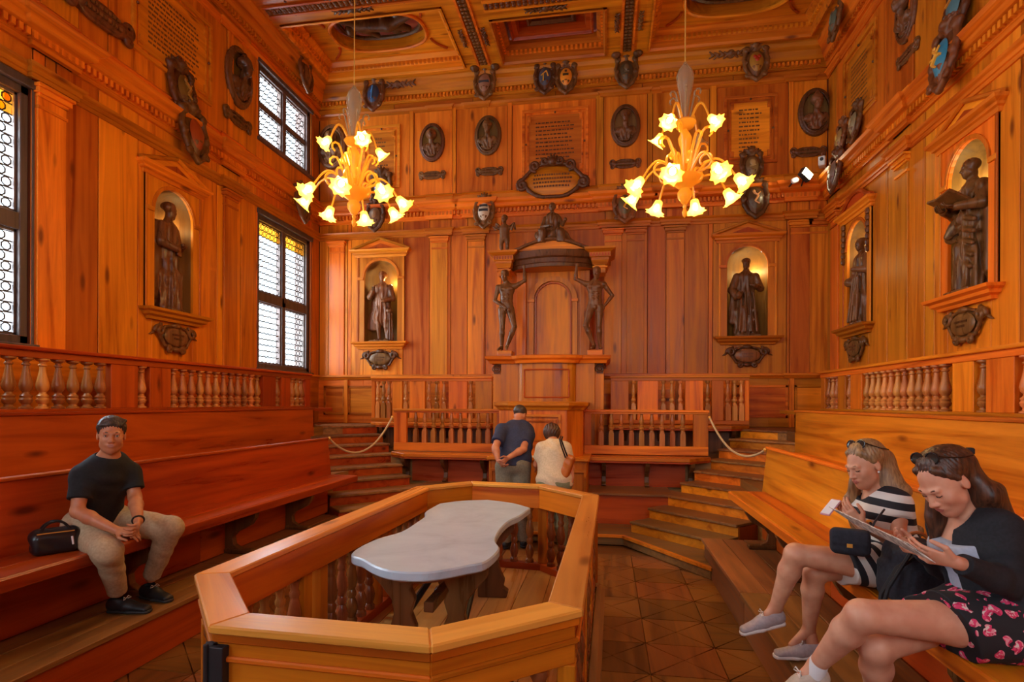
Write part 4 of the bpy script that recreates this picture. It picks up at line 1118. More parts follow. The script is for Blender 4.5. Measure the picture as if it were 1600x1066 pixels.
def torso(P, N, r, hipw=.11, shw=.175, dep=1.0, female=False):
    """pelvis P, neck base N, r = direction of the figure's right-left axis"""
    P, N = np.array(P, dtype=float), np.array(N, dtype=float); u = nrm_(N-P); r = nrm_(np.array(r)-u*np.dot(r, u)); L = np.linalg.norm(N-P)
    f = np.cross(u, r)
    A = lambda t: P+u*L*t
    w = .84 if female else 1
    return [seg(A(-.06), A(.12), (hipw*1.35, .105*dep), (hipw*1.25, .10*dep), .03, right=r), seg(A(.12), A(.42), (.135*w, .095*dep), (.125*w, .088*dep), .05, right=r),
            seg(A(.42), A(.72), (.13*w, .095*dep), (.155*w, .105*dep), .05, right=r), seg(A(.72), A(.90), (shw*.88, .095*dep), (shw*.66, .07*dep), .05, right=r), seg(A(.88), A(1.0), (.075, .06), (.058, .055), .04, right=r)], f
def arr(*q): return np.array(q, dtype=float)
# ------------------------------------------------------------------ prototype: wooden statues (robed), human scale, facing -y, base at z=0
def folds(amp, freq, seed=0, cx=0, cy=0, tw=2.0):
    def d(P, t):
        a = np.arctan2(P[..., 1]-cy, P[..., 0]-cx); z = P[..., 2]
        return amp*(np.sin(freq*a+tw*z+seed)+.6*np.sin(freq*1.7*a-1.3*tw*z+2.1*seed)+.3*np.sin(23*z+3*a+seed))
    return d
def statue(name, label, loc, rz, kind, h=.013, mirror=1, sc_=.735, seed=0):
    t = thing(name, label, 'statue', loc, rz, None)
    m = mirror; L = []
    hf = [m*.95, -.35, -.05] if kind == 'cloak' else [m*.3, -1, -.12]
    if kind in ('robe', 'cloak', 'book'):
        L += [seg((0, .02, .08), (0, .02, .55), (.25, .19), (.215, .16), .02, disp=folds(.022, 9, seed)), seg((0, .02, .5), (0, .02, 1.02), (.215, .16), (.165, .125), .03, disp=folds(.014, 8, seed+1))]
        L += [seg((m*.09, -.10, .62), (m*.10, -.09, .12), .085, .075, .05)]
    elif kind == 'breeches':
        L += [seg((0, .02, .60), (0, .02, 1.02), (.23, .17), (.165, .125), .02, disp=folds(.020, 9, seed))]
        L += limb((-.09, 0, .7), (-.10, -.03, .50), (-.09, .02, .10), (.085, .075, .058, .062, .040)) + limb((.10, -.02, .7), (.12, -.09, .50), (.14, -.03, .10), (.085, .075, .058, .062, .040))
        L += [seg((m*-.20, .06, 1.3), (m*-.26, .05, .35), (.09, .05), (.13, .04), .03, disp=folds(.014, 14, seed, tw=5))]
    for sx in (-1, 1): L.append(seg((sx*.10, -.02, .05), (sx*.13, -.17, .035), .045, .035, .02))
    T, f = torso((0, .01, .98), (0, 0, 1.50), (1, 0, 0), shw=.19); L += T
    L += [seg((0, .02, .95), (0, .0, 1.36), (.18, .13), (.19, .125), .04, disp=folds(.008, 7, seed+2, tw=6))]
    H, W = head_prims((0, -.03, 1.67), hf, s=1.12, ears=False); L += [seg((0, 0, 1.48), (0, -.02, 1.6), .062, .058, .03)] + H
    if kind == 'cloak':   # hair or cap, pleated cloak hanging from the shoulders, arm across
        L += [ell((0, .0, 1.735), (.10, .115, .075), .02), seg((-.2, .06, 1.38), (-.30, .07, .25), (.12, .05), (.20, .06), .03, disp=folds(.016, 13, seed, tw=3)), seg((.2, .06, 1.38), (.28, .06, .30), (.11, .05), (.18, .06), .03, disp=folds(.015, 13, seed+1, tw=3))]
        L += [seg((-.2, 0, 1.38), (-.29, -.04, 1.10), .078, .075, .03), seg((-.29, -.04, 1.10), (-.12, -.19, 1.02), .07, .055, .03), seg((.2, 0, 1.38), (.28, -.02, 1.10), .078, .075, .03), seg((.28, -.02, 1.10), (.13, -.19, 1.12), .07, .05, .03), ell((-.07, -.21, 1.02), (.045, .03, .035), .01), ell((.08, -.21, 1.13), (.045, .03, .035), .01)]
        L += [seg((m*.05, -.15, 1.12), (m*.02, -.17, .95), (.05, .02), (.07, .025), .01)]
    if kind == 'robe':
        L += [ell((0, .01, 1.74), (.095, .10, .06), .02), seg((-.2, 0, 1.38), (-.31, .0, 1.08), .085, .085, .03), seg((-.31, .0, 1.08), (-.22, -.15, .92), (.09, .07), (.08, .10), .03, disp=folds(.012, 9, 1)), seg((.2, 0, 1.38), (.30, -.02, 1.10), .085, .08, .03), seg((.30, -.02, 1.10), (.12, -.20, 1.14), .075, .055, .03), ell((-.17, -.2, .93), (.035, .04, .05), .01), ell((.07, -.22, 1.15), (.045, .03, .035), .01)]
        L += [seg((-.24, .02, 1.2), (-.30, .02, .35), (.08, .06), (.06, .05), .03, disp=folds(.014, 11, 2, tw=5))]
        L += [seg((x, -.12-.0*x, 1.0), (x*1.5, -.19, .12), .022, .03, .03) for x in (-.12, -.04, .05, .13)]
    if kind == 'breeches':
        L += [ell((0, .02, 1.70), (.105, .11, .10), .02), seg((-.2, 0, 1.38), (-.31, -.06, 1.14), .078, .075, .03), seg((-.31, -.06, 1.14), (-.18, -.20, 1.26), .068, .05, .03), seg((.2, 0, 1.38), (.28, -.02, 1.10), .078, .075, .03), seg((.28, -.02, 1.10), (.10, -.17, 1.02), .068, .05, .03), ell((-.14, -.22, 1.30), (.04, .03, .05), .01), ell((.06, -.19, 1.01), (.045, .03, .035), .01)]
        L += [seg((.20, -.04, .72), (.20, -.04, .08), (.075, .07), (.095, .08), .02, disp=folds(.01, 8, 3, .2, -.04)), ell((.20, -.06, .78), (.09, .08, .07), .02)]
    if kind == 'book':
        L += [ell((0, -.03, 1.60), (.06, .085, .05), .03), seg((-.2, 0, 1.38), (-.30, -.05, 1.12), .085, .08, .03), seg((-.30, -.05, 1.12), (-.16, -.27, 1.14), .075, .055, .03), seg((.2, 0, 1.38), (.29, -.05, 1.12), .085, .08, .03), seg((.29, -.05, 1.12), (.16, -.27, 1.12), .075, .055, .03)]
        for q in range(5): L.append(seg((-.24+.03*q, -.10, 1.10-.16*q), (.25-.02*q, -.12, .92-.15*q), .035, .030, .025))
        L += [seg((.22, .02, 1.36), (-.22, -.12, .80), (.11, .06), (.12, .07), .03, disp=folds(.014, 12, 4, tw=5)), seg((.26, .03, 1.3), (.28, .05, .25), (.09, .07), (.10, .08), .03, disp=folds(.014, 11, 5))]
    L.append(half((0, 0, .02), (0, 0, -1)))
    sculpt('figure', L, h, M['statue'], t, xf=arr(sc_, sc_, sc_))
    MB().box(-.20, .20, -.16, .12, 0, .03).build('base', M['statue'], t, bevel=.005)
    if kind == 'book':
        bk = MB(); Mx = Matrix.Translation((-.02, -.235, .88)) @ Matrix.Rotation(R(-28), 4, 'X')
        for sx in (-1, 1): bk.box(min(0, sx*.20), max(0, sx*.20), -.11, .11, 0, .028, Mx @ Matrix.Rotation(R(-12*sx), 4, 'Y'))
        tag(bk.build('book', M['carve'], t, bevel=.004), 'large open book held on both hands')
        for sx in (-1, 1): sculpt('hand', hand_prims((sx*.13, -.19, .835), (sx*.07, -.27, .84), (0, 0, 1), sx, s=.95, curl=.35), .006, M['statue'], t)
    if kind == 'breeches':
        tag(MB().box(-.13, -.09, -.20, -.14, .93, 1.0).build('held_book', M['statue'], t), 'small book in the raised hand')
    return t
# ------------------------------------------------------------------ niches
M['niche'] = wood('niche_lining', 'Z', (.13, .055, .012), (.25, .12, .025), rough=.5, knots=False)
def niche(side, u, label, seg_ped=False, lampx=.10, power=9, group='statue niches of the walls'):
    t = thing('niche', label, 'niche', wloc(side, u, NZ0), ROT[side], group)
    w_, zs, n_ = NW, NZ1-NZ0-NW, 16
    # lining: half round recess closed by a quarter dome
    vs = []; fs = []; D = .30
    rowsz = [(0, 1.0), (zs*.5, 1.0), (zs, 1.0)]+[(zs+NW*math.sin(a), math.cos(a)) for a in [math.pi/2*q/7 for q in range(1, 8)]]
    for z, s_ in rowsz:
        for i in range(n_+1):
            a = math.pi*i/n_; vs.append((-w_*s_*math.cos(a), D*max(s_, .02)*math.sin(a), z))
    for j in range(len(rowsz)-1):
        for i in range(n_): q = j*(n_+1)+i; fs.append((q, q+1, q+n_+2, q+n_+1))
    MB().add(vs, fs).build('lining', M['niche'], t, 2)
    MB().prism([(w_*math.cos(math.pi*i/n_), D*math.sin(math.pi*i/n_)) for i in range(n_+1)], -.02, 0).build('sill_board', M['wX'], t)
    # front plate with arched opening
    H = 1.60; W_ = .46; pl_ = [(W_, 0), (W_, H), (-W_, H), (-W_, 0)]; inn = [(w_*math.cos(math.pi*i/n_), zs+w_*math.sin(math.pi*i/n_)) for i in range(n_+1)]
    fp = MB()
    fp.box(w_, W_, -.035, 0, 0, zs); fp.box(-W_, -w_, -.035, 0, 0, zs)
    vs = [(x, y, z) for y in (-.035, 0) for x, z in inn]+[(x, y, z) for y in (-.035, 0) for x, z in [(W_*max(-1, min(1, 1.6*math.cos(math.pi*i/n_))), zs+(H-zs)*min(1, 1.6*math.sin(math.pi*i/n_))) for i in range(n_+1)]]
    k = n_+1; fs = []
    for i in range(n_): fs += [(i, i+1, 2*k+i+1, 2*k+i), (k+i, 3*k+i, 3*k+i+1, k+i+1), (i, k+i, k+i+1, i+1), (2*k+i, 2*k+i+1, 3*k+i+1, 3*k+i)]
    fp.add(vs, fs); fp.build('front_board', M['wZ'], t)
    archring(w_+.005, w_+.045, zs, zs, -.05, -.03).build('archivolt', M['wZ'], t, bevel=.003)
    for sx in (-1, 1):
        a, b_ = sorted((sx*(w_+.01), sx*(w_+.13))); MB().box(a, b_, -.055, 0, zs-.035, zs+.02).build('impost', M['wX'], t, bevel=.005)
        a, b_ = sorted((sx*(W_-.035), sx*(W_+.0))); MB().box(a, b_, -.05, 0, -.05, H).build('edge_bead', M['wZ'], t, bevel=.005)
    cor = MB(); pr = [(0, H-.04), (.02, H-.04), (.03, H+.0), (.055, H+.01), (.06, H+.035), (.10, H+.06), (.11, H+.09), (0, H+.095)]
    cor.sweep(pr, [(-W_-.01, 0), (-W_-.01, -.035), (W_+.01, -.035), (W_+.01, 0)]); cor.build('entablature', M['wX'], t)
    top = H+.09; ph = .19
    if not seg_ped:
        po = [(-W_-.08, top), (W_+.08, top), (0, top+ph+.02)]; MB().plate(po, -.05, 0).build('tympanum', M['wX'], t)
        for sx in (-1, 1):
            MB().tube([(sx*(W_+.11), -.07, top+.01), (0, -.07, top+ph+.02)], .026, 6).build('raking_moulding', M['wX'], t)
        MB().plate([(-.24, top+.035), (.24, top+.035), (0, top+.12)], -.062, -.05).build('inner_tympanum', M['rZ'], t)
    else:
        po = [(.55*math.cos(math.pi*(i/12)*.72+.44), top-.30+.52*math.sin(math.pi*(i/12)*.72+.44)) for i in range(13)]
        MB().plate([(W_+.08, top)]+[p for p in po if p[1] > top+.005]+[(-W_-.08, top)], -.05, 0).build('tympanum', M['rX'], t)
        MB().tube([(x, -.07, z) for x, z in [(W_+.10, top+.01)]+[p for p in po if p[1] > top+.02]+[(-W_-.10, top+.01)]], .028, 6).build('arched_moulding', M['rX'], t, True)
        for sx in (-1, 1):
            g_ = MB()
            for q in range(7): g_.ball((sx*(W_-.06), -.06, H-.08-q*.085), (.045-.004*q, .035, .05), 8)
            g_.build('fruit_garland', M['carve'], t, True)
    sl = MB(); sl.sweep([(0, -.13), (.02, -.13), (.03, -.10), (.07, -.08), (.08, -.05), (.12, -.03), (.13, 0), (0, .002)], [(-w_-.09, 0), (-w_-.09, -.05), (w_+.09, -.05), (w_+.09, 0)])
    sl.box(-w_-.09, w_+.09, -.05, .02, -.13, 0); sl.build('sill', M['wX'], t)
    inst('console_cartouche', CART_C, t, (0, 0, -.31), sca=(1.15, 1.1, 1.15))
    tab = MB().ball((0, -.07, -.31), (.20, .022, .115), 16); tab.build('name_tablet', M['statue'], t, True)
    lt = MB(); r2 = random.Random(int(u*10))
    for q, yy in enumerate((-.285, -.33)):
        x = -.09+.02*q
        while x < .085-.02*q: ww = r2.uniform(.012, .022); lt.box(x, x+ww, -.096, -.088, -.31+(yy+.31)-.011, -.31+(yy+.31)+.011); x += ww+.007
    lt.build('lettering', M['carve'], t, kind='stuff')
    if power:
        l = bpy.data.lights.new('niche_lamp', 'POINT'); l.energy = power; l.color = (1.0, .72, .28); l.shadow_soft_size = .03
        o = bpy.data.objects.new('niche_lamp', l); COL.objects.link(o); o.parent = t; o.location = (lampx, .17, 1.12)
    return t
def scroll(mb_or_list, c, r, turns, a0, dirn, y, tr, n_=22, k=.01):
    pts = []
    for i in range(n_):
        s_ = i/(n_-1); a = a0+dirn*turns*2*math.pi*s_; rr = r*(1-.72*s_); pts.append((c[0]+rr*math.cos(a), y-.015*s_, c[1]+rr*math.sin(a)))
    for i in range(n_-1): mb_or_list.append(seg(pts[i], pts[i+1], tr*(1-.3*i/n_), tr*(1-.3*(i+1)/n_), k))
def wreath(w_, h_, y, tr, n_=28, amp=.0, lob=9):
    return [seg((w_*math.cos(a0)*(1+amp*math.cos(lob*a0)), y, h_*math.sin(a0)*(1+amp*math.cos(lob*a0))), (w_*math.cos(a1)*(1+amp*math.cos(lob*a1)), y, h_*math.sin(a1)*(1+amp*math.cos(lob*a1))), tr, tr, .008) for a0, a1 in [(2*math.pi*i/n_, 2*math.pi*(i+1)/n_) for i in range(n_)]]
# cartouche under each niche
L = wreath(.21, .13, -.05, .015, 24, .06, 8)
for sx in (-1, 1):
    scroll(L, (sx*.23, .05), .06, 1.2, 0 if sx > 0 else math.pi, sx, -.05, .018); scroll(L, (sx*.10, -.135), .04, 1.1, math.pi/2, sx, -.05, .015)
    L += [seg((sx*.20, -.04, .12), (sx*.30, -.03, .02), .020, .012, .01), seg((sx*.30, -.03, .02), (sx*.345, -.03, -.0), .014, .006, .01)]
L += [ell((0, -.06, -.135), (.05, .03, .03), .01), ell((0, -.06, .12), (.06, .03, .03), .01), ell((0, -.02, 0), (.19, .05, .12), .01)]
L.append(half((0, 0, 0), (0, 1, 0)))
_o = sculpt('console_cartouche', L, .008, M['carve']); CART_C = _o.data; bpy.data.objects.remove(_o)
# shield prototype meshes: frame of scrolls with crest; field plate in its own colour
def shield_frame(seed, big):
    L = []; r2 = random.Random(seed)
    out = [(0, -.30), (.10, -.22), (.16, -.10), (.175, .04), (.15, .15), (.17, .22), (.10, .25), (0, .22)]
    pts = [(x, z) for x, z in out]+[(-x, z) for x, z in out[-2:0:-1]]
    n_ = len(pts)
    for i in range(n_):
        a, b_ = pts[i], pts[(i+1) % n_]; L.append(seg((a[0], -.04, a[1]), (b_[0], -.04, b_[1]), .030, .030, .012))
    for sx in (-1, 1):
        scroll(L, (sx*.13, .20), .038, 1.2, math.pi/2, -sx, -.06, .020); scroll(L, (sx*.15, -.02), .032, 1.0, -math.pi/2, sx, -.055, .017)
        if big: scroll(L, (sx*.12, -.22), .04, 1.0, math.pi, -sx, -.055, .016)
        L.append(seg((sx*.05, -.05, .26), (sx*.12, -.05, .30), .025, .015, .01))
    for i in range(5): a = math.pi*(.15+.7*i/4); L.append(seg((0, -.06, .24), (.10*math.cos(a), -.07, .24+.10*math.sin(a)), .024, .016, .01))
    L += [ell((0, -.08, .27), (.05, .04, .045), .01), ell((0, -.02, 0), (.15, .05, .22), .02), seg((0, -.02, -.1), (0, -.02, -.26), .09, .02, .02)]
    L.append(half((0, 0, 0), (0, 1, 0)))
    o = sculpt('scroll_frame', L, .010, M['carve']); me = o.data; bpy.data.objects.remove(o); return me
SHF = [shield_frame(1, True), shield_frame(2, False)]
def shield_field():
    mb = MB(); n_ = 18; out = []
    for i in range(n_):
        a = 2*math.pi*i/n_; x = .105*math.cos(a); z = .17*math.sin(a)-.02
        if z < -.05: x *= 1-(-.05-z)*2.6; 
        out.append((x, z))
    vs = [(0, -.115, -.02)]+[(x*.6, -.105, z*.6-.01) for x, z in out]+[(x, -.07, z) for x, z in out]; fs = [(0, 1+i, 1+(i+1) % n_) for i in range(n_)]+[(1+i, 1+n_+i, 1+n_+(i+1) % n_, 1+(i+1) % n_) for i in range(n_)]
    return MB().add(vs, fs)
_f = shield_field()
def shield(side, u, z, label, field, emblem=None, ec=None, s=1.0, kind=0, tilt=0, out=.0):
    t = thing('coat_of_arms', label, 'shield', wloc(side, u, z, out), ROT[side], 'carved coats of arms', s)
    a = inst('scroll_frame', SHF[kind], t, rot=(R(-8), 0, 0))
    key = 'sf%s' % (field,)
    if key not in M: M[key] = mat('shield_field', lin(*field), .4)
    f = _f.build('shield_plate', M[key], t, 2); f.rotation_euler = (R(-8), 0, 0)
    if emblem:
        mb = MB(); Mx = Matrix.Rotation(R(-8), 4, 'X')
        for k, *q in emblem:
            if k == 'bar': mb.box(q[0], q[1], -.122, -.085, q[2], q[3], Mx)
            elif k == 'ball': mb.ball((q[0], -.115, q[1]), (q[2], .012, q[3]), 10, Mx)
            elif k == 'line': mb.tube([(q[0], -.118, q[1]), (q[2], -.118, q[3])], q[4], 5, Mx)
        ke = 'se%s' % (ec,)
        if ke not in M: M[ke] = mat('shield_emblem', lin(*ec), .35)
        mb.build('emblem', M[ke], t, True)
    return t
# oval medallion with a bust
def medallion_mesh(kind):
    L = wreath(.21, .32, -.03, .030, 36, .0)
    L2 = wreath(.185, .29, -.06, .012, 36, .0)
    o = sculpt('oval_frame', L+L2+[half((0, 0, 0), (0, 1, 0))], .009, M['carve']); f = o.data; bpy.data.objects.remove(o)
    B = []
    H, W = head_prims((0, -.12, .12), (.25 if kind else -.3, -1, -.1), s=.78, ears=False, mouth=True)
    B += H+[seg((0, -.08, -.02), (0, -.11, .07), .045, .042, .02), seg((-.11, -.05, -.09), (.11, -.05, -.09), .062, .062, .03, disp=folds(.006, 8, 1, tw=30)), seg((0, -.04, -.08), (0, -.03, -.20), (.13, .06), (.10, .05), .03, disp=folds(.008, 10, 2, tw=20)), ell((0, -.03, -.235), (.07, .05, .03), .01), seg((-.10, -.05, -.19), (.10, -.05, -.19), .02, .02, .01)]
    if kind == 0: B += [ell((0, -.10, .17), (.080, .085, .06), .02)]
    elif kind == 1: B += [ell((0, -.09, .16), (.085, .09, .075), .02), ell((0, -.15, .04), (.04, .035, .05), .02), seg((0, -.10, .2), (0, -.10, .25), .06, .03, .02)]
    else: B += [ell((0, -.08, .13), (.10, .08, .10), .02)]
    B.append(half((0, .0, 0), (0, 1, 0)))
    o = sculpt('bust', B, .008, M['statue']); b_ = o.data; bpy.data.objects.remove(o); return f, b_
MED = [medallion_mesh(i) for i in range(3)]
def medallion(side, u, z, label, kind, s=1.0):
    t = thing('oval_medallion', label, 'medallion', wloc(side, u, z), ROT[side], 'portrait medallions of the upper walls', s)
    f, b_ = MED[kind]
    inst('oval_frame', f, t); inst('bust', b_, t)
    MB().plate([(.20*math.cos(2*math.pi*i/24), .31*math.sin(2*math.pi*i/24)) for i in range(24)], -.022, 0).build('backing', M['niche'], t)
    return t
# name scroll under the medallions
L = []
for sx in (-1, 1): scroll(L, (sx*.20, .03), .05, 1.2, -math.pi/2, sx, -.03, .015); scroll(L, (sx*.20, -.045), .035, 1.0, math.pi/2, -sx, -.03, .013)
L += wreath(.18, .065, -.03, .014, 22, .04, 6)+[seg((-.15, -.015, 0), (.15, -.015, 0), .05, .05, .01), half((0, 0, 0), (0, 1, 0))]
_o = sculpt('name_scroll', L, .008, M['carve']); SCR = _o.data; bpy.data.objects.remove(_o)
def name_scroll(side, u, z, label, s=1.0):
    t = thing('name_cartouche', label, 'cartouche', wloc(side, u, z), ROT[side], 'name cartouches of the upper walls', s)
    inst('scroll_border', SCR, t); lt = MB(); r2 = random.Random(int(abs(u)*31))
    for zz in (.022, -.022):
        x = -.13
        while x < .11: ww = r2.uniform(.012, .03); lt.box(x, x+ww, -.072, -.05, zz-.010, zz+.010); x += ww+.008
    lt.build('lettering', M['statue'], t, kind='stuff'); return t
# ================================================================== niches and statues
niche('back', NICHES['back'][0], 'niche with pointed pediment on the back wall left of the pulpit', lampx=.14, power=5)
niche('back', NICHES['back'][1], 'niche with pointed pediment on the back wall right of the pulpit', lampx=.12, power=5)
niche('left', NICHES['left'][0], 'niche with pointed pediment on the left wall between the windows', lampx=.15, power=2.5)
niche('right', NICHES['right'][0], 'large niche on the right wall above the two seated women', lampx=-.14, power=4.5)
niche('right', NICHES['right'][1], 'niche with curved pediment and garlands on the right wall by the corner', seg_ped=True, lampx=-.12, power=4.5)
def at(side, u, out=-.10): return wloc(side, u, NZ0+.002, out)
statue('statue', 'dark statue of a man in breeches and coat, in the niche left of the pulpit', at('back', NICHES['back'][0], -.06), 0, 'breeches', seed=1)
statue('statue', 'dark statue of a man in long robe, niche right of the pulpit', at('back', NICHES['back'][1], -.06), 0, 'robe', seed=2, mirror=-1)
statue('statue', 'dark statue of a man in a flowing cloak, in the left wall niche', at('left', NICHES['left'][0], -.06), R(90+14), 'cloak', seed=3, mirror=1, sc_=.76)
statue('statue', 'dark statue of a bald man holding a large open book', at('right', NICHES['right'][0], -.02), R(-90), 'book', h=.010, seed=4, mirror=-1, sc_=.74)
statue('statue', 'dark slender robed statue in the right wall niche with garlands', at('right', NICHES['right'][1], -.04), R(-90), 'robe', seed=7, sc_=.70)

# ------------------------------------------------------------------ caryatids: flayed men carrying the canopy
def nude(name, label, loc, J, s, h=.009, group=None):
    t = thing(name, label, 'statue', loc, 0, group)
    L = []
    T, f = torso(J['P'], J['N'], (1, 0, 0), shw=.18); L += T
    L += [seg(J['N'], J['H']-arr(0, 0, .1), .05, .048, .03)]
    Hh, W = head_prims(J['H'], J['hf'], s=1.05); L += Hh+[ell(J['H']+arr(0, .01, .05), (.085, .10, .075), .02)]
    for q in 'LR':
        L += limb(J['s'+q], J['e'+q], J['w'+q], (.055, .048, .038, .040, .027)); L += limb(J['h'+q], J['k'+q], J['a'+q], (.095, .082, .056, .060, .036))
        L += [seg(J['N']*.9+J['P']*.1, J['s'+q], .05, .055, .04), seg(J['a'+q], J['a'+q]+arr(J.get('fx'+q, 0), -.15, -.06), .036, .026, .02), ell(J['a'+q]-arr(0, -.03, .04), .03, .02), ell(J['w'+q]+(J['w'+q]-J['e'+q])*.22, (.035, .03, .045), .015)]
    sp = J['P']
    for sx in (-1, 1):     # muscles laid bare: chest, belly bands, thigh cords
        L += [ell(J['N']+arr(sx*.075, -.085, -.13), (.075, .03, .05), .01)]
        for q in range(3): L.append(ell(J['P']+arr(sx*.04, -.095, .10+.075*q), (.036, .02, .032), .006))
    L.append(ell(J['P']+arr(0, -.10, -.06), (.035, .04, .045), .015))
    sculpt('figure', L, h, M['statue'], t, xf=arr(s, s, s)); return t
SC = .74
JL = dict(P=arr(0, 0, .98), N=arr(.02, .0, 1.50), H=arr(-.03, -.03, 1.68), hf=(-.3, -1, -.3), sR=arr(-.18, 0, 1.42), eR=arr(-.25, -.02, 1.13), wR=arr(.03, -.16, .93), sL=arr(.20, 0, 1.44), eL=arr(.42, -.02, 1.55), wL=arr(.40, -.02, 1.80),
          hR=arr(-.09, 0, .93), kR=arr(-.08, -.04, .52), aR=arr(-.10, .02, .10), hL=arr(.09, 0, .93), kL=arr(.20, -.10, .53), aL=arr(.02, -.03, .10), fxR=-.05, fxL=.03)
JR = {k: (v*arr(-1, 1, 1) if isinstance(v, np.ndarray) else v) for k, v in JL.items()}
JR = {('%s%s' % (k[0], {'L': 'R', 'R': 'L'}[k[1]]) if len(k) == 2 and k[1] in 'LR' else k): v for k, v in JR.items()}
JR['hf'] = (-.5, -1, -.4); JR['wL' if False else 'wR'] = JR['wR']
# the right one has the free arm on the hip
JR['eL'] = arr(.36, .03, 1.18); JR['wL'] = arr(.20, -.02, .96)
nude('caryatid', 'dark flayed man statue carrying the canopy, left of the pulpit seat, hand across thigh', (CX-.72, 9.15, 2.53), JL, SC)
nude('caryatid', 'dark flayed man statue carrying the canopy, right of the pulpit seat, hand on hip', (CX+.72, 9.15, 2.53), JR, SC)
# seated allegory on the canopy
t = thing('seated_statue', 'dark statue of a seated draped woman on top of the pulpit canopy', 'statue', (CX, 9.45, 4.31))
L, f = torso((0, 0, .25), (0, .0, .78), (1, 0, 0), shw=.17, female=True)
Hh, W = head_prims((0, -.02, .97), (-.2, -1, .05), s=1.05); L += Hh+[ell((0, .03, 1.0), (.09, .10, .09), .02), seg((0, 0, .76), (0, -.01, .88), .048, .046, .03)]
L += [seg((0, -.02, .2), (0, -.02, .7), (.19, .13), (.16, .12), .04, disp=folds(.012, 8, 3, tw=8))]
for sx in (-1, 1):
    L += [seg((sx*.12, -.05, .22), (sx*.22, -.36, .26), .12, .09, .05, disp=folds(.012, 7, 1, tw=9)), seg((sx*.22, -.36, .26), (sx*.26, -.34, -.02), .09, .11, .05, disp=folds(.014, 10, 2, tw=4))]
L += [seg((-.45, -.1, .03), (.50, -.1, .03), .10, .09, .05, disp=folds(.014, 9, 5, tw=9)), seg((-.30, -.15, .22), (.30, -.2, .2), .12, .12, .06, disp=folds(.012, 9, 5, tw=9)), seg((.30, -.2, .2), (.50, -.12, .03), .10, .05, .05)]
L += [seg((-.17, 0, .70), (-.25, -.10, .46), .055, .05, .03), seg((-.25, -.10, .46), (-.05, -.26, .44), .045, .035, .02), seg((.17, 0, .70), (.27, -.08, .50), .055, .05, .03), seg((.27, -.08, .50), (.34, -.22, .56), .045, .035, .02), ell((.35, -.25, .58), .045, .01), ell((-.02, -.28, .44), (.05, .04, .04), .01), half((0, 0, 0), (0, 0, -1))]
sculpt('figure', L, .010, M['statue'], t, xf=arr(.66, .62, .66))
# putto
t = thing('putto_statue', 'small dark winged child statue standing on the left end of the canopy', 'statue', (CX-.80, 9.42, 4.20))
L, f = torso((0, 0, .40), (0, 0, .70), (1, 0, 0), hipw=.08, shw=.11, dep=.85, female=True)
Hh, W = head_prims((0, -.02, .86), (-.4, -1, 0), s=.9); L += Hh+[ell((0, .01, .90), (.075, .085, .07), .02), seg((0, 0, .7), (0, 0, .8), .04, .04, .02)]
for sx in (-1, 1):
    L += limb((sx*.06, 0, .38), (sx*.08, -.03, .20), (sx*.06, 0, .04), (.065, .06, .042, .045, .03)); L.append(seg((sx*.06, 0, .03), (sx*.07, -.08, .02), .028, .02, .01))
    L.append(seg((sx*.05, .05, .62), (sx*.20, .10, .78), (.05, .02), (.05, .015), .01)); L.append(seg((sx*.20, .10, .78), (sx*.26, .10, .62), (.05, .015), (.02, .01), .01))
L += limb((-.10, 0, .66), (-.20, -.03, .60), (-.27, -.06, .66), (.035, .032, .026, .026, .02)); L += limb((.10, 0, .66), (.19, -.06, .58), (.24, -.10, .70), (.035, .032, .026, .026, .02))
L.append(half((0, 0, 0), (0, 0, -1)))
sculpt('figure', L, .008, M['statue'], t, xf=arr(.68, .68, .68))
# big oval cartouche above
def bz(px, py): return wpt('back', px, py)
cx_, cz_ = bz(865, 289)
t = thing('oval_cartouche', 'large carved oval cartouche with scrolls above the seated woman statue', 'cartouche', (cx_, YB-.13, cz_))
L = []
for i in range(30):
    a0, a1 = 2*math.pi*i/30, 2*math.pi*(i+1)/30; g_ = lambda a: (.50*math.cos(a)*(1+.04*math.cos(6*a)), -.08, .29*math.sin(a)*(1+.04*math.cos(6*a)))
    L.append(seg(g_(a0), g_(a1), .030, .030, .01))
for sx in (-1, 1):
    scroll(L, (sx*.52, -.06), .10, 1.4, math.pi/2, -sx, -.08, .032); scroll(L, (sx*.30, .25), .09, 1.3, -math.pi/2, sx, -.09, .028); scroll(L, (sx*.13, .33), .07, 1.1, 0 if sx < 0 else math.pi, sx, -.10, .026)
    L += [seg((sx*.45, -.06, .12), (sx*.60, -.05, -.05), .03, .02, .02), seg((sx*.60, -.05, -.05), (sx*.62, -.05, -.13), .025, .01, .01), seg((sx*.20, -.08, -.27), (sx*.42, -.07, -.16), .025, .03, .02)]
for i in range(6): a = math.pi*(.1+.8*i/5); L.append(seg((0, -.10, .30), (.11*math.cos(a), -.10, .32+.11*math.sin(a)), .035, .018, .01))
L += [ell((0, -.12, .31), (.06, .05, .06), .01), half((0, .0, 0), (0, 1, 0))]
sculpt('scroll_border', L, .010, M['carve'], t)
MB().ball((0, -.02, 0), (.47, .07, .27), 28).build('oval_field', M['wX'], t, 2)
lt = MB(); r2 = random.Random(3)
for q in range(4):
    z = .10-.065*q; e = .34*math.sqrt(1-(z/.26)**2); x = -e
    while x < e-.03: ww = r2.uniform(.02, .045); y = -.02-.07*math.sqrt(max(0, 1-(x/.47)**2-(z/.27)**2)); lt.box(x, x+ww, y-.006, y+.012, z-.016, z+.016); x += ww+.012
lt.build('lettering', M['carve'], t, kind='stuff')

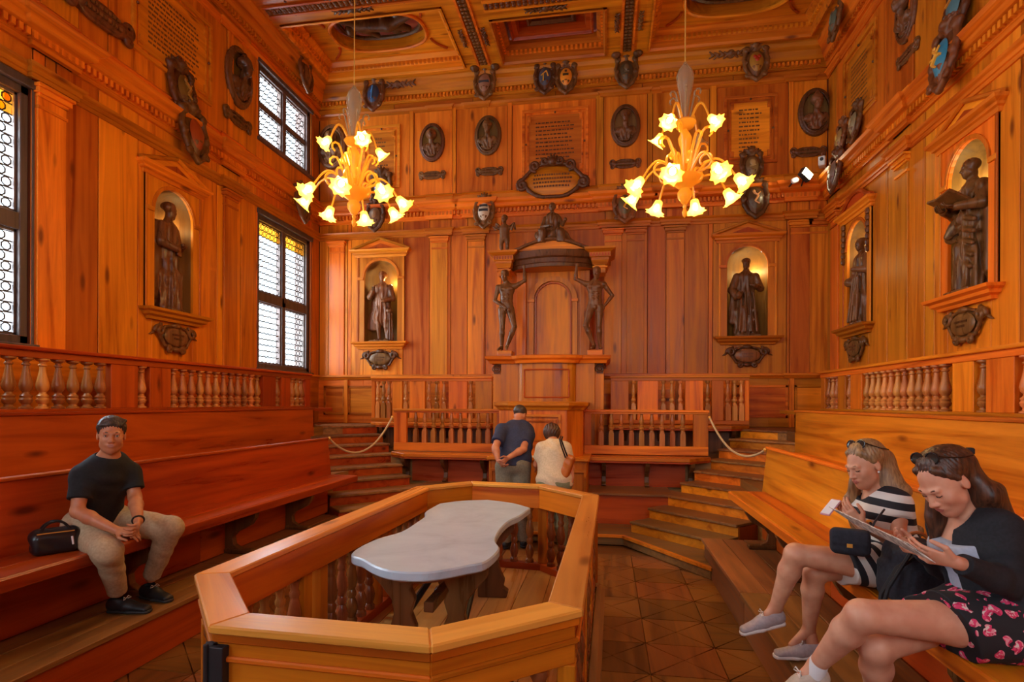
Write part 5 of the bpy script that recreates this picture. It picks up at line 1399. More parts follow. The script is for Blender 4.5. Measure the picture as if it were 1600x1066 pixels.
# ------------------------------------------------------------------ medallions, cartouches, coats of arms
W_ = wpt
for s, px, py, k, q, lab in (
    ('back', 676, 224, 2, 1.0, 'oval medallion with the bust of a broad-caped man, left of the two beside the inscription'),
    ('back', 763, 213, 1, 1.02, 'oval medallion with a bearded bust in a tall hat, directly left of the largest inscription'),
    ('back', 977, 198, 0, 1.05, 'oval medallion directly right of the largest inscription panel'),
    ('back', 1273, 177, 1, 1.12, 'shadowed oval medallion in the right back corner'),
    ('back', 520, 231, 2, 1.2, 'oval medallion in the left back corner behind the chandelier'),
    ('left', 370, 122, 1, 1.25, 'oval medallion on the left wall beside the upper window'),
    ('right', 1420, 20, 2, 1.0, 'oval medallion high on the right wall')):
    u, z = W_(s, px, py); medallion(s, u, z, lab, k, q)
for s, px, py, q, lab in (
    ('back', 676, 275, 1.0, 'name cartouche under the medallion of the broad-caped man'), ('back', 765, 269, 1.0, 'name cartouche under the medallion left of the largest inscription'),
    ('back', 977, 257, 1.05, 'name cartouche under the medallion right of the largest inscription'), ('back', 1262, 239, 1.1, 'dark name cartouche in the right back corner near the security camera'),
    ('left', 368, 188, 1.25, 'name cartouche on the left wall below the medallion by the window'), ('left', 150, 24, 1.7, 'large name cartouche high at the left edge of the photo'),
    ('right', 1423, 84, 1.0, 'slanting name cartouche on the right wall under its medallion')):
    u, z = W_(s, px, py); name_scroll(s, u, z, lab, q)
GO = (225, 165, 60)
lion = [('line', -.03, .05, .03, .0, .016), ('line', .03, .0, -.02, -.08, .016), ('ball', -.03, .07, .022, .025), ('line', .02, .02, .06, .06, .009), ('line', -.02, -.08, .04, -.12, .01)]
for s, px, py, f, em, ec, q, k, lab in (
    ('back', 593, 159, (40, 62, 92), [('line', -.0, .10, -.01, -.14, .012), ('line', -.03, -.02, -.01, .03, .01)], (70, 130, 190), 1.05, 0, 'dark blue coat of arms on the upper cornice near the left corner'),
    ('back', 762, 143, (150, 105, 80), [('bar', -.085, .085, -.03, .0)], (60, 66, 74), 1.0, 0, 'pale pink coat of arms with a dark band on the upper cornice'),
    ('back', 854, 134, (70, 72, 84), [('line', -.06, -.02, .03, .06, .011), ('line', .03, .06, .06, -.04, .011), ('line', -.02, .02, -.02, -.12, .011)], GO, 1.0, 0, 'grey coat of arms with gold figure, left of the pair over the centre'),
    ('back', 886, 134, (235, 140, 35), [('bar', -.05, .05, -.02, .015), ('bar', -.02, .02, .05, .08)], (70, 50, 30), .98, 1, 'bright orange coat of arms, right of the pair over the centre'),
    ('back', 978, 125, (78, 60, 38), [('ball', 0, .02, .04, .06), ('line', -.04, -.06, .04, -.06, .015)], (110, 84, 54), 1.0, 1, 'brown carved face-like coat of arms on the upper cornice'),
    ('back', 1175, 112, (170, 120, 40), [('ball', -.03, .04, .03, .03), ('ball', .03, .04, .03, .03), ('ball', 0, .0, .035, .04)], (175, 50, 20), 1.05, 0, 'coat of arms with a red flower on the upper cornice at right'),
    ('back', 760, 337, (205, 185, 160), [('bar', -.08, .08, -.02, .02), ('bar', -.07, .07, .07, .1)], (50, 50, 55), .98, 0, 'cream and black banded coat of arms left of the seated woman statue'),
    ('back', 976, 326, (90, 75, 40), lion, (230, 150, 40), 1.05, 0, 'coat of arms with golden lion right of the seated woman statue'),
    ('back', 1175, 317, (85, 62, 35), lion, (225, 160, 90), 1.1, 1, 'coat of arms with pale beast above the right niche'),
    ('back', 1173, 262, (120, 90, 50), [('ball', 0, .03, .05, .06), ('line', -.05, -.05, .05, -.02, .012)], (160, 130, 85), .95, 1, 'olive carved coat of arms below the right inscription panel'),
    ('back', 597, 295, (120, 115, 130), [('ball', 0, .0, .05, .08)], (150, 150, 170), 1.1, 0, 'silvery coat of arms behind the left chandelier\'s lamps'),
    ('back', 593, 343, (125, 90, 60), [('ball', 0, .0, .05, .08)], (150, 110, 75), .95, 1, 'brown coat of arms just under the left chandelier'),
    ('left', 277, 142, (110, 80, 30), lion, (170, 120, 50), 1.15, 0, 'brown coat of arms on the left wall below the inscription panel'),
    ('left', 281, 212, (150, 60, 18), None, None, 1.2, 0, 'coat of arms with plain orange field on the left wall cornice'),
    ('left', 456, 118, (120, 70, 30), [('ball', 0, 0, .04, .08)], (150, 90, 40), 1.05, 1, 'dark coat of arms above the upper window'),
    ('left', 456, 319, (70, 70, 40), None, None, 1.1, 1, 'dark olive coat of arms above the lower far window'),
    ('right', 1336, 28, (95, 100, 80), [('ball', 0, 0, .04, .08)], (120, 125, 100), 1.0, 0, 'narrow grey-green coat of arms at the top of the right wall'),
    ('right', 1511, 86, (45, 120, 150), lion+[('bar', -.07, .07, -.03, -.01)], GO, 1.15, 0, 'large blue coat of arms with gold griffins on the right wall'),
    ('right', 1508, 8, (70, 110, 120), [('line', -.05, 0, .05, .05, .012)], (190, 120, 40), 1.05, 1, 'pale blue coat of arms cut by the top edge above the large blue one'),
    ('right', 1344, 191, (140, 125, 90), [('ball', 0, 0, .04, .06)], (170, 150, 110), .95, 0, 'olive coat of arms on the right wall nearest the security camera, upper of the pair'),
    ('right', 1321, 215, (150, 120, 70), [('ball', 0, 0, .04, .06)], (190, 150, 70), .9, 1, 'small gilt coat of arms right beside the security camera'),
    ('right', 1327, 267, (120, 95, 80), [('ball', 0, .02, .04, .07)], (190, 150, 80), 1.05, 1, 'brown coat of arms on the right wall cornice beside the floodlight')):
    u, z = W_(s, px, py)
    shield(s, u, z, lab, f, em, ec, q, k, out=.22 if z > 6.9 else (.16 if 4.9 < z < 5.35 else .03))
# ceiling ornaments: carved sprays and bosses on the border and the beams
L = [ell((0, 0, 0), (.06, .06, .04), .01)]
for sx in (-1, 1):
    for q in range(4):
        L.append(seg((sx*(.04+.07*q), 0, -.01), (sx*(.10+.07*q), (-1)**q*.05, -.015), .024-.003*q, .012, .01)); L.append(seg((sx*(.04+.07*q), 0, -.01), (sx*(.10+.07*q), -(-1)**q*.035, -.015), .02, .010, .01))
_o = sculpt('carved_spray', L, .010, M['carve']); SPR = _o.data; bpy.data.objects.remove(_o)
BOS = MB().lathe([(.0, .0), (.075, 0), (.08, .02), (.06, .035), (.05, .05), (.02, .065), (.001, .07)], 12, Matrix.Rotation(R(180), 4, 'X')).mesh('boss', M['carve'], True)
for x in (-3.7, CX, 2.0): inst('carved_spray', SPR, ceil, (x, 9.735, ZC-.10), (R(-60), 0, 0), (1.1, 1.1, 1))
for y in (6.3, 8.85, 3.7):
    for x in (XL+.20, XR-.22): inst('carved_spray', SPR, ceil, (x, y, ZC-.01), (0, 0, R(90)))
for x in (-2.26, -1.90, .155, .51):
    for y in (8.8, 6.2): inst('carved_spray', SPR, ceil, (x, y, ZC-.01), (0, 0, R(90)), (.7, .7, 1))
    for y in (9.62, 7.75): inst('boss', BOS, ceil, (x, y, ZC), sca=(1, 1, 1))
for x in (XL+.18, XR-.18):
    for y in (9.7, 7.75): inst('boss', BOS, ceil, (x, y, ZC))
for x, y in ((-3.7, 8.0-.1), (CX, 8.32), (CX, 7.95), (1.95, 7.9), (-3.7, 7.6), (1.95, 7.6)): inst('carved_spray', SPR, ceil, (x, y, ZC-.01))
nail = MB().ball((0, 0, 0), (.022, .022, .016), 8).mesh('nail_boss', M['carve'], True)
for x in (-4.6, -2.9, -1.5, -.3, 1.1, 2.9):
    for y in (9.72, 7.88, 7.60): inst('nail_boss', nail, ceil, (x, y, ZC))
# reclining carved figures inside the ovals
for cx2, lab in ((-3.69, 'l'), (1.93, 'r')):
    L = []; rr = random.Random(5)
    L += [seg((-.35, 0, 0), (.15, .05, -.03), .11, .10, .05), seg((.15, .05, -.03), (.6, -.1, 0), .09, .05, .05), seg((.1, .0, 0), (.45, .2, -.02), .08, .05, .05), ell((-.52, .08, -.03), (.09, .10, .09), .03), seg((-.35, .05, -.04), (-.1, .25, -.05), .05, .04, .03), seg((-.35, -.05, -.04), (-.6, -.18, -.04), .05, .04, .03)]
    for q in range(14): a = rr.uniform(0, 6.28); r_ = rr.uniform(.3, .75); L.append(ell((r_*math.cos(a), .38*r_*math.sin(a), .04), (rr.uniform(.06, .13), rr.uniform(.05, .1), .05), .04))
    o = sculpt('oval_relief', L, .016, M['carve'], ceil); o.location = (cx2, 8.83, ZC+.42)

# ================================================================== chandeliers
amb = bpy.data.materials.new('amber_murano_glass'); amb.use_nodes = True; nt = NT(amb)
nt.b.inputs['Base Color'].default_value = (.85, .50, .06, 1); nt.b.inputs['Roughness'].default_value = .12
tl = nt.n('ShaderNodeBsdfTranslucent'); tl.inputs[0].default_value = (1, .70, .16, 1); tp_ = nt.n('ShaderNodeBsdfTransparent'); tp_.inputs[0].default_value = (1, .75, .35, 1)
m1 = nt.n('ShaderNodeMixShader'); m1.inputs[0].default_value = .4; m2 = nt.n('ShaderNodeMixShader'); m2.inputs[0].default_value = .2
nt.l(nt.b.outputs[0], m1.inputs[1]); nt.l(tl.outputs[0], m1.inputs[2]); nt.l(m1.outputs[0], m2.inputs[1]); nt.l(tp_.outputs[0], m2.inputs[2])
nt.l(m2.outputs[0], nt.t.nodes['Material Output'].inputs[0])
clear = amb.copy(); clear.name = 'clear_glass'; [n_ for n_ in clear.node_tree.nodes if n_.type == 'MIX_SHADER'][1].inputs[0].default_value = .5
for n_ in clear.node_tree.nodes:
    if n_.type == 'BSDF_PRINCIPLED': n_.inputs['Base Color'].default_value = (.42, .33, .22, 1)
    if n_.type == 'BSDF_TRANSLUCENT': n_.inputs[0].default_value = (.5, .4, .25, 1)
    if n_.type == 'BSDF_TRANSPARENT': n_.inputs[0].default_value = (1, .95, .85, 1)
bulb = mat('lit_bulb', (1, .9, .6), .4, emit=(1.0, .78, .38), estr=26)
bulb0 = mat('unlit_bulb', (.9, .85, .7), .3)
def shade_mesh(m):
    mb = MB(); pr = [(.014, 0), (.030, -.010), (.036, -.04), (.040, -.07), (.055, -.095), (.078, -.108)]; n_ = 16; vs = []; fs = []
    for i, (r, z) in enumerate(pr):
        for k in range(n_):
            a = 2*math.pi*k/n_; f_ = (1+.14*math.cos(8*a)) if i == len(pr)-1 else (1+.05*math.cos(8*a) if i > 2 else 1)
            vs.append((r*f_*math.cos(a), r*f_*math.sin(a), z))
    for i in range(len(pr)-1):
        for k in range(n_): fs.append((i*n_+k, i*n_+(k+1) % n_, (i+1)*n_+(k+1) % n_, (i+1)*n_+k))
    return MB().add(vs, fs).mesh('shade', m, 2)
SHA, SHC = shade_mesh(amb), shade_mesh(clear)
BUL = MB().ball((0, 0, -.062), (.024, .024, .034), 12).mesh('bulb', bulb, 2); BUL0 = MB().ball((0, 0, -.062), (.022, .022, .032), 12).mesh('bulb', bulb0, 2)
def chandelier(label, loc, ph, unlit):
    t = thing('chandelier', label, 'chandelier', loc, 0, 'glass chandeliers')
    # z=0 at the middle of the lower shades
    c = MB().tube([(0, 0, 1.12), (0, 0, ZC-loc[2])], .006, 6); c.build('cord', M['gold'], t)
    MB().lathe([(.05, ZC-loc[2]-.03), (.06, ZC-loc[2])], 10).build('ceiling_cup', M['gold'], t, True)
    MB().lathe([(.018, .60), (.030, .66), (.045, .80), (.070, .92), (.078, 1.0), (.060, 1.06), (.030, 1.10), (.012, 1.13)], 16).build('top_vase', clear, t, True)
    MB().lathe([(.02, .52), (.075, .54), (.10, .58), (.085, .60), (.03, .615), (.02, .62)], 16).build('upper_bowl', amb, t, True)
    MB().lathe([(.02, .16), (.045, .20), (.030, .24), (.035, .34), (.055, .40), (.062, .44), (.045, .48), (.025, .51), (.02, .53)], 14).build('stem', amb, t, True)
    MB().lathe([(.012, -.16), (.03, -.14), (.062, -.09), (.066, -.05), (.045, -.015), (.09, .02), (.15, .055), (.165, .085), (.15, .09), (.04, .10)], 18).build('lower_bowl', amb, t, True)
    MB().lathe([(.002, -.275), (.018, -.255), (.024, -.225), (.012, -.195), (.02, -.175), (.016, -.155)], 12).build('finial', amb, t, True)
    def arm(a, r, z0, z1, lift, lit, s, tilt):
        # root at stem, curving up and out, then down to the shade
        pts = []; ca, sa = math.cos(a), math.sin(a)
        for i in range(11):
            q = i/10; rr = .06+(r-.06)*q**.9; z = z0+(z1-z0)*q+lift*math.sin(math.pi*min(1, q*1.02))**.9; pts.append((rr*ca, rr*sa, z))
        o = MB().tube(pts, [.013-.004*i/10 for i in range(11)], 6).build('arm', amb, t, True)
        M_ = Matrix.Translation(pts[-1]) @ Matrix.Rotation(a, 4, 'Z') @ Matrix.Rotation(R(-tilt), 4, 'Y')
        sh = inst('shade', SHA if lit else SHC, o); sh.matrix_local = M_ @ Matrix.Scale(s, 4)
        b = inst('bulb', BUL if lit else BUL0, o); b.matrix_local = M_ @ Matrix.Scale(s, 4)
        if lit:
            l = bpy.data.lights.new('lamp', 'POINT'); l.energy = 6.5; l.color = (1.0, .68, .28); l.shadow_soft_size = .03
            lo = bpy.data.objects.new('lamp', l); COL.objects.link(lo); lo.parent = t; lo.location = (M_ @ Matrix.Scale(s, 4)) @ Vector((0, 0, -.12))
    for k in range(8): arm(ph+2*math.pi*k/8, .43, .05, .03, .17, True, 1.2, 42)
    for k in range(4): arm(ph+.5+2*math.pi*k/4, .23, .60, .56, .13, k != unlit, 1.0, 42)
    rr = random.Random(8)
    for k in range(8):     # scrolls
        a = ph+.39+2*math.pi*k/8; ca, sa = math.cos(a), math.sin(a); pts = []
        for i in range(16): q = i/15; an = -1.2+q*5.2; r_ = .075*(1-.55*q); x = .15+r_*math.cos(an)*1.1+.05; z = .12+.06+r_*math.sin(an); pts.append((x*ca, x*sa, z))
        MB().tube([(.05*ca, .05*sa, .08)]+pts, .011, 6).build('scroll', amb, t, True)
    for k in range(8):     # tall leaves rising round the stem and curling out at the tip
        a = ph+2*math.pi*k/8; ca, sa = math.cos(a), math.sin(a); pts = []
        top = .46 if k % 2 else .38
        for i in range(14):
            q = i/13
            if q < .6: x = .05+.10*(q/.6)**1.5; z = .08+(top-.08)*(q/.6)
            else: an = math.pi-(q-.6)/.4*4.4; x = .15+.045+.045*math.cos(an); z = top+.045*math.sin(an)
            pts.append((x*ca, x*sa, z))
        MB().tube(pts, [.016-.007*i/13 for i in range(14)], 6).build('leaf', amb, t, True)
    for k in range(6):
        a = ph+2*math.pi*k/6; ca, sa = math.cos(a), math.sin(a); pts = []
        for i in range(10):
            q = i/9; an = math.pi-(q-.5)/.5*4
            x, z = (.04+.05*(q/.5), .60+.22*(q/.5)) if q < .5 else (.09+.03+.03*math.cos(an), .82+.03*math.sin(an)); pts.append((x*ca, x*sa, z))
        MB().tube(pts, .009, 5).build('upper_leaf', clear, t, True)
    return t
pL = U(553, 312, 5.66); pR = U(1070, 293, 5.14)
chandelier('lit amber glass chandelier hanging at left in front of the far window', (pL.x, pL.y, pL.z), .2, -1)
chandelier('lit amber glass chandelier hanging at right, one upper lamp out', (pR.x, pR.y, pR.z), .45, 0)

# ------------------------------------------------------------------ floodlight, small spot, security camera near the right back corner
fl = on_y(1259, 273, 9.55)
t = thing('floodlight', 'lit floodlight on the cornice in the right back corner', 'lamp', fl)
hd = MB().box(-.10, .10, -.04, .05, -.07, .07, Matrix.Rotation(R(25), 4, 'Z') @ Matrix.Rotation(R(35), 4, 'Y')); hd.build('housing', M['iron'], t, bevel=.01)
MB().box(-.082, .082, -.048, -.041, -.052, .052, Matrix.Rotation(R(25), 4, 'Z') @ Matrix.Rotation(R(35), 4, 'Y')).build('lamp_glass', mat('flood_glass', (1, 1, .8), .3, emit=(1, .93, .62), estr=22), t)
MB().tube([(0, .04, 0), (0, .2, -.1), (0, .4, -.12)], .012, 6).build('bracket', M['iron'], t)
l = bpy.data.lights.new('flood', 'SPOT'); l.energy = 60; l.color = (1, .85, .5); l.spot_size = R(120); l.spot_blend = .6; l.shadow_soft_size = .05
o = bpy.data.objects.new('flood', l); COL.objects.link(o); o.parent = t; o.location = (-.03, -.06, .0); o.rotation_euler = (R(110), 0, R(65))
p = on_y(1237, 284, 9.62)
t = thing('spotlight', 'small white spotlight on the cornice left of the floodlight', 'lamp', p)
MB().lathe([(.03, 0), (.045, .02), (.045, .09), (.02, .11)], 12, Matrix.Rotation(R(70), 4, 'Y')).build('housing', M['white'], t, True)
MB().box(-.01, .01, 0, .3, -.04, -.02).build('bracket', M['iron'], t)
p = on_x(1285, 254, XR-.14)
t = thing('security_camera', 'small white security camera on the right wall corner', 'camera', p, R(-25))
MB().box(-.05, .05, -.10, .06, -.075, .075).build('body', M['white'], t, bevel=.012)
MB().lathe([(.026, 0), (.026, .012)], 14, Matrix.Translation((0, -.10, .02)) @ Matrix.Rotation(R(90), 4, 'X')).build('lens', M['lead'], t, True)
MB().tube([(.0, .06, -.03), (.06, .10, -.08), (.14, .12, -.08)], .014, 6).build('bracket', M['white'], t)
# ================================================================== people
def skin_mat(name, c):
    m = mat(name, c, .48); nt = NT(m); m.node_tree.nodes['Principled BSDF'].inputs['Subsurface Weight'].default_value = .12
    nt.b.inputs['Subsurface Radius'].default_value = (.02, .008, .004)
    n1 = nt.n('ShaderNodeTexNoise', i_Scale=14.0, i_Detail=3.0); tc = nt.n('ShaderNodeTexCoord'); nt.l(tc.outputs['Object'], n1.inputs['Vector'])
    c2 = (c[0]*.86, c[1]*.74, c[2]*.70); nt.l(ramp(nt, n1.outputs['Fac'], [(.35, c2), (.65, c)]), nt.b.inputs['Base Color']); return m
def cloth(name, c, c2=None, rough=.85, scale=60):
    m = mat(name, c, rough); nt = NT(m); tc = nt.n('ShaderNodeTexCoord'); n1 = nt.n('ShaderNodeTexNoise', i_Scale=float(scale), i_Detail=2.0); nt.l(tc.outputs['Object'], n1.inputs['Vector'])
    nt.l(ramp(nt, n1.outputs['Fac'], [(.35, c2 or tuple(q*.8 for q in c)), (.65, c)]), nt.b.inputs['Base Color'])
    bp = nt.n('ShaderNodeBump', i_Strength=.25, i_Distance=.002); nt.l(n1.outputs['Fac'], bp.inputs['Height']); nt.l(bp.outputs[0], nt.b.inputs['Normal']); return m
def hair_mat(name, c1, c2):
    m = mat(name, c1, .42); nt = NT(m); tc = nt.n('ShaderNodeTexCoord'); mp = nt.n('ShaderNodeMapping'); mp.inputs['Scale'].default_value = (90, 90, 6); nt.l(tc.outputs['Object'], mp.inputs[0])
    n1 = nt.n('ShaderNodeTexNoise', i_Scale=1.0, i_Detail=3.0, i_Distortion=.6); nt.l(mp.outputs[0], n1.inputs['Vector']); nt.l(ramp(nt, n1.outputs['Fac'], [(.3, c1), (.7, c2)]), nt.b.inputs['Base Color'])
    bp = nt.n('ShaderNodeBump', i_Strength=.5, i_Distance=.004); nt.l(n1.outputs['Fac'], bp.inputs['Height']); nt.l(bp.outputs[0], nt.b.inputs['Normal']); return m
def stripes(name, waves, c1, c2, mask=None):
    """cloth with stripes; waves = (direction, spacing, phase) in room space"""
    m = mat(name, c1, .85); nt = NT(m); tc = nt.n('ShaderNodeTexCoord')
    def st(v, sp, ph):
        d = nt.n('ShaderNodeVectorMath', operation='DOT_PRODUCT'); nt.l(tc.outputs['Object'], d.inputs[0]); d.inputs[1].default_value = v
        a = math_(nt, 'ADD', math_(nt, 'DIVIDE', d.outputs['Value'], v=sp), v=ph); a = math_(nt, 'FRACT', a); return math_(nt, 'GREATER_THAN', a, v=.5)
    mx = nt.n('ShaderNodeMix', data_type='RGBA'); nt.l(st(*waves), mx.inputs[0]); mx.inputs[6].default_value = (*c1, 1); mx.inputs[7].default_value = (*c2, 1); nt.l(mx.outputs[2], nt.b.inputs['Base Color']); return m
def floral(name):
    m = mat(name, (.012, .012, .016), .8); nt = NT(m); tc = nt.n('ShaderNodeTexCoord')
    nz = nt.n('ShaderNodeTexNoise', i_Scale=18.0, i_Detail=2.0); nt.l(tc.outputs['Object'], nz.inputs['Vector'])
    ad = nt.n('ShaderNodeVectorMath', operation='MULTIPLY_ADD'); nt.l(nz.outputs['Color'], ad.inputs[0]); ad.inputs[1].default_value = (.05,)*3; nt.l(tc.outputs['Object'], ad.inputs[2])
    vo = nt.n('ShaderNodeTexVoronoi', i_Scale=25.0); nt.l(ad.outputs[0], vo.inputs['Vector'])
    vs = nt.n('ShaderNodeTexVoronoi', i_Scale=110.0); nt.l(ad.outputs[0], vs.inputs['Vector'])
    petal = ramp(nt, vs.outputs['Color'], [(.0, (.55, .02, .09)), (.35, (.75, .05, .16)), (.6, (.80, .30, .36)), (.8, (.75, .62, .58)), (.95, (.04, .30, .25))], 'CONSTANT')
    sel = nt.n('ShaderNodeSeparateColor'); nt.l(vo.outputs['Color'], sel.inputs[0])
    k = math_(nt, 'MULTIPLY', math_(nt, 'LESS_THAN', vo.outputs['Distance'], v=.52), math_(nt, 'GREATER_THAN', sel.outputs[0], v=.35))
    mx = nt.n('ShaderNodeMix', data_type='RGBA'); nt.l(k, mx.inputs[0]); mx.inputs[6].default_value = (.012, .012, .016, 1); nt.l(petal, mx.inputs[7]); nt.l(mx.outputs[2], nt.b.inputs['Base Color']); return m
def grow(L, d, disp=None, k=None):
    out = []
    for p in L:
        f0 = p.f
        def f(P, f0=f0): o = f0(P)-d; return o-disp(P, None) if disp is not None else o
        out.append(P_(f, p.lo-d-.02, p.hi+d+.02, k or p.k, p.op))
    return out
def wrinkle(amp, fr, seed=0, v=(1, 1, 1)):
    v = nrm_(v)
    def d(P, t):
        s_ = P@v.astype(np.float32); return amp*(np.sin(fr*s_+seed+2.5*np.sin(14*P[..., 0]+seed)+2*np.sin(17*P[..., 2]-seed))*.6+.4*np.sin(fr*.55*s_-seed+3*np.sin(11*P[..., 1])))
    return d
WHT = mat('eye_white', (.75, .72, .68), .3); IRIS = mat('iris', (.06, .04, .03), .25); LIP = mat('lips', (.50, .16, .12), .45); LIPM = mat('lips_male', (.48, .20, .14), .5)
LASH = mat('lash', (.02, .013, .01), .6)
class Person:
    def __init__(s, label, base, h):
        s.t = thing('person', label, 'person', base); s.o = -Vector(base); s.h = h; s.B = []; s.sc = 1
    def add(s, *L):
        for l in L: s.B += l if isinstance(l, list) else [l]
    def ps(s, name, prims, m, h=None, label=None, paint=None, parent=None):
        o = sculpt(name, prims, h or s.h, m, parent or s.t, paint=paint)
        if not parent: o.location = s.o
        if label: o['label'] = label
        return o
    def mb(s, name, mb, m, label=None, smooth=True, parent=None, **k):
        o = mb.build(name, m, parent or s.t, smooth, **k)
        if not parent: o.location = s.o
        if label: o['label'] = label
        return o
    def face(s, c, fwd, up, sc_, skin, hairc, lips, closed, body):
        """eyes, brows and lips, children of the body"""
        r, f, u = frame(fwd, up); c = np.array(c, dtype=float); W = lambda x, y, z: Vector(c+(r*x+f*y+u*z)*sc_)
        for sx in (-1, 1):
            e = W(sx*.031, .0725, .005)
            if not closed:
                mb = MB().ball(e, .0128*sc_, 14); s.mb('eye', mb, WHT, parent=body)
                mb = MB().ball(W(sx*.031, .0815, .0045), .0058*sc_, 10); s.mb('iris', mb, IRIS, parent=body)
                up_l = seg(W(sx*.031-.013, .0775, .0125), W(sx*.031+.013, .0775, .0125), .005*sc_)
                mb = MB().tube([W(sx*.031-.0145, .0765, .006), W(sx*.031-.007, .084, .0125), W(sx*.031+.007, .084, .0125), W(sx*.031+.0145, .0765, .006)], .0026*sc_, 5); s.mb('eyelid', mb, skin, parent=body)
            else:
                mb = MB().tube([W(sx*.031-.014, .0775, .000), W(sx*.031-.006, .0855, -.0035), W(sx*.031+.006, .0855, -.0035), W(sx*.031+.014, .0775, .000)], .0016*sc_, 5); s.mb('eyelashes', mb, LASH, parent=body)
            mb = MB().tube([W(sx*.014, .0880, .0225), W(sx*.030, .0860, .0285), W(sx*.047, .0730, .0235)], [.0028*sc_, .0032*sc_, .0016*sc_], 5); s.mb('eyebrow', mb, hairc, parent=body)
def lip_paint(c, fwd, up, sc_):
    r, f, u = frame(fwd, up); c = np.array(c, dtype=float)
    def fn(Q):
        q = (Q-c)/sc_; x, y, z = q@r, q@f, q@u; return (np.abs(x) < .0205) & (y > .084) & (np.abs(z+.0612)*1.0 < .0115*(1-(x/.024)**2)) & (y < .12)
    return fn
def shoe(p, ankle, heel, toe, mU, mS, lab, s=1.0, laces=None, up=(0, 0, 1), high=0):
    a, hl, te = arr(*ankle), arr(*heel), arr(*toe); f = nrm_(te-hl); u = nrm_(arr(*up)-f*np.dot(arr(*up), f)); r = np.cross(f, u); L = np.linalg.norm(te-hl)
    P = lambda x, y, z: hl+f*L*y+r*x+u*z
    U_ = [seg(P(0, .08, .045), P(0, .45, .040), (.036*s, .038*s), (.038*s, .036*s), .03, right=r), seg(P(0, .45, .040), P(0, .92, .026), (.040*s, .034*s), (.036*s, .022*s), .03, right=r), seg(P(0, .16, .05), a*.35+P(0, .2, .05)*.65, (.036*s, .044*s), None, .03, right=r),
          ell(P(0, .20, .095+high), (.028*s, .045*s, .030), .008, 'sub', np.stack([r, f, u], 1)), half(P(0, 0, .016), -u)]
    o = p.ps('shoe', U_, mU, .0035 if p.h < .006 else .006, lab)
    S_ = [seg(P(0, .05, .012), P(0, .55, .012), (.040*s, .02), (.041*s, .02), .01, right=r), seg(P(0, .55, .012), P(0, .95, .012), (.044*s, .02), (.034*s, .02), .01, right=r), half(P(0, 0, .021), u), half(P(0, 0, 0), -u)]
    so = p.ps('sole', S_, mS, .0035 if p.h < .006 else .006, parent=o)
    if laces:
        mb = MB()
        for q in range(4): y = .42+.085*q; z = .082-.0105*q; mb.tube([P(-.020, y, z-.006), P(0, y+.02, z+.002), P(.020, y+.035, z-.006)], .0028, 5); mb.tube([P(.020, y, z-.006), P(0, y+.02, z+.002), P(-.020, y+.035, z-.006)], .0028, 5)
        for sx in (-1, 1): mb.tube([P(0, .40, .088), P(sx*.02, .41, .103), P(sx*.034, .44, .088), P(sx*.01, .42, .088)], .0026, 5)
        p.mb('laces', mb, laces, parent=o)
V_ = lambda v: arr(v[0], v[1], v[2])
def mixp(a, b, t): return a+(b-a)*t

# ---------------------------------------------------------------- young man on the left bench
SK1 = skin_mat('skin_man', (.62, .27, .13)); H1 = hair_mat('dark_hair', (.022, .014, .010), (.085, .055, .04))
p = Person('young man in black t-shirt and khaki trousers seated with clasped hands on the left bench', (-3.38, 3.30, .77), .005)
Pv = arr(-3.38, 3.32, .90); N = V_(U(170, 714, 3.76)); Hc = V_(U(174, 680.5, 3.72)); hf = (.70, -.71, -.05); hu = (.05, 0, 1)
sR, sL = V_(U(129, 743, 3.63)), V_(U(204, 739, 3.88)); eR, eL = V_(U(121, 800, 3.55)), V_(U(211, 778, 3.84)); wR, wL = V_(U(181, 829, 3.55)), V_(U(216, 815, 3.62))
hR, hL = arr(-3.38, 3.21, .88), arr(-3.38, 3.42, .88); kR, kL = V_(U(168, 862, 3.50)), V_(U(266, 826, 3.92)); aR, aL = V_(U(184, 926, 3.74)), V_(U(236, 903, 4.02))
r_ = nrm_(sL-sR)*-1
T, f = torso(Pv, N, (.15, -1, 0), shw=.165)
ARM = [limb(sR, eR, wR, (.052, .046, .038, .041, .027)), limb(sL, eL, wL, (.052, .046, .038, .041, .027))]
LEG = [limb(hR, kR, aR, (.088, .078, .056, .055, .036)), limb(hL, kL, aL, (.088, .078, .056, .055, .036))]
p.add(T, ARM[0], ARM[1], LEG[0], LEG[1], seg(N-arr(0, 0, .03), Hc-arr(0, 0, .06), .056, .052, .03))
HP, W = head_prims(Hc, hf, hu, .98); p.add(HP)
mid = V_(U(207, 831, 3.50))
p.add(hand_prims(wR, wR+nrm_(mid+arr(.02, .05, -.01)-wR)*.09, (.2, .5, -.8), -1, curl=.55), hand_prims(wL, wL+nrm_(mid+arr(.04, -.02, -.02)-wL)*.09, (.1, -.9, -.2), 1, curl=.7))
p.add([seg(N*.85+Pv*.15, s_, .05, .055, .04) for s_ in (sR, sL)])
body = p.ps('body', p.B, [SK1, LIPM], paint=[(lip_paint(Hc, hf, hu, .98), 1)])
p.face(Hc, hf, hu, .98, SK1, H1, LIPM, False, body)
r, f_, u = frame(hf, hu); Wn = lambda x, y, z: Hc+(r*x+f_*y+u*z)*.98; Rm = np.stack([r, f_, u], 1)
def strands(c, r, f, u, amp=.003, n_=34):
    def d(P, t):
        q = P-c.astype(np.float32); x, y, z = q@r.astype(np.float32), q@f.astype(np.float32), q@u.astype(np.float32); a = np.arctan2(x, y+.02); return amp*np.sin(n_*a+30*z+1.5*np.sin(60*z))+amp*.6*np.sin(2.3*n_*a-20*z)
    return d
sd = strands(Hc, r, f_, u)
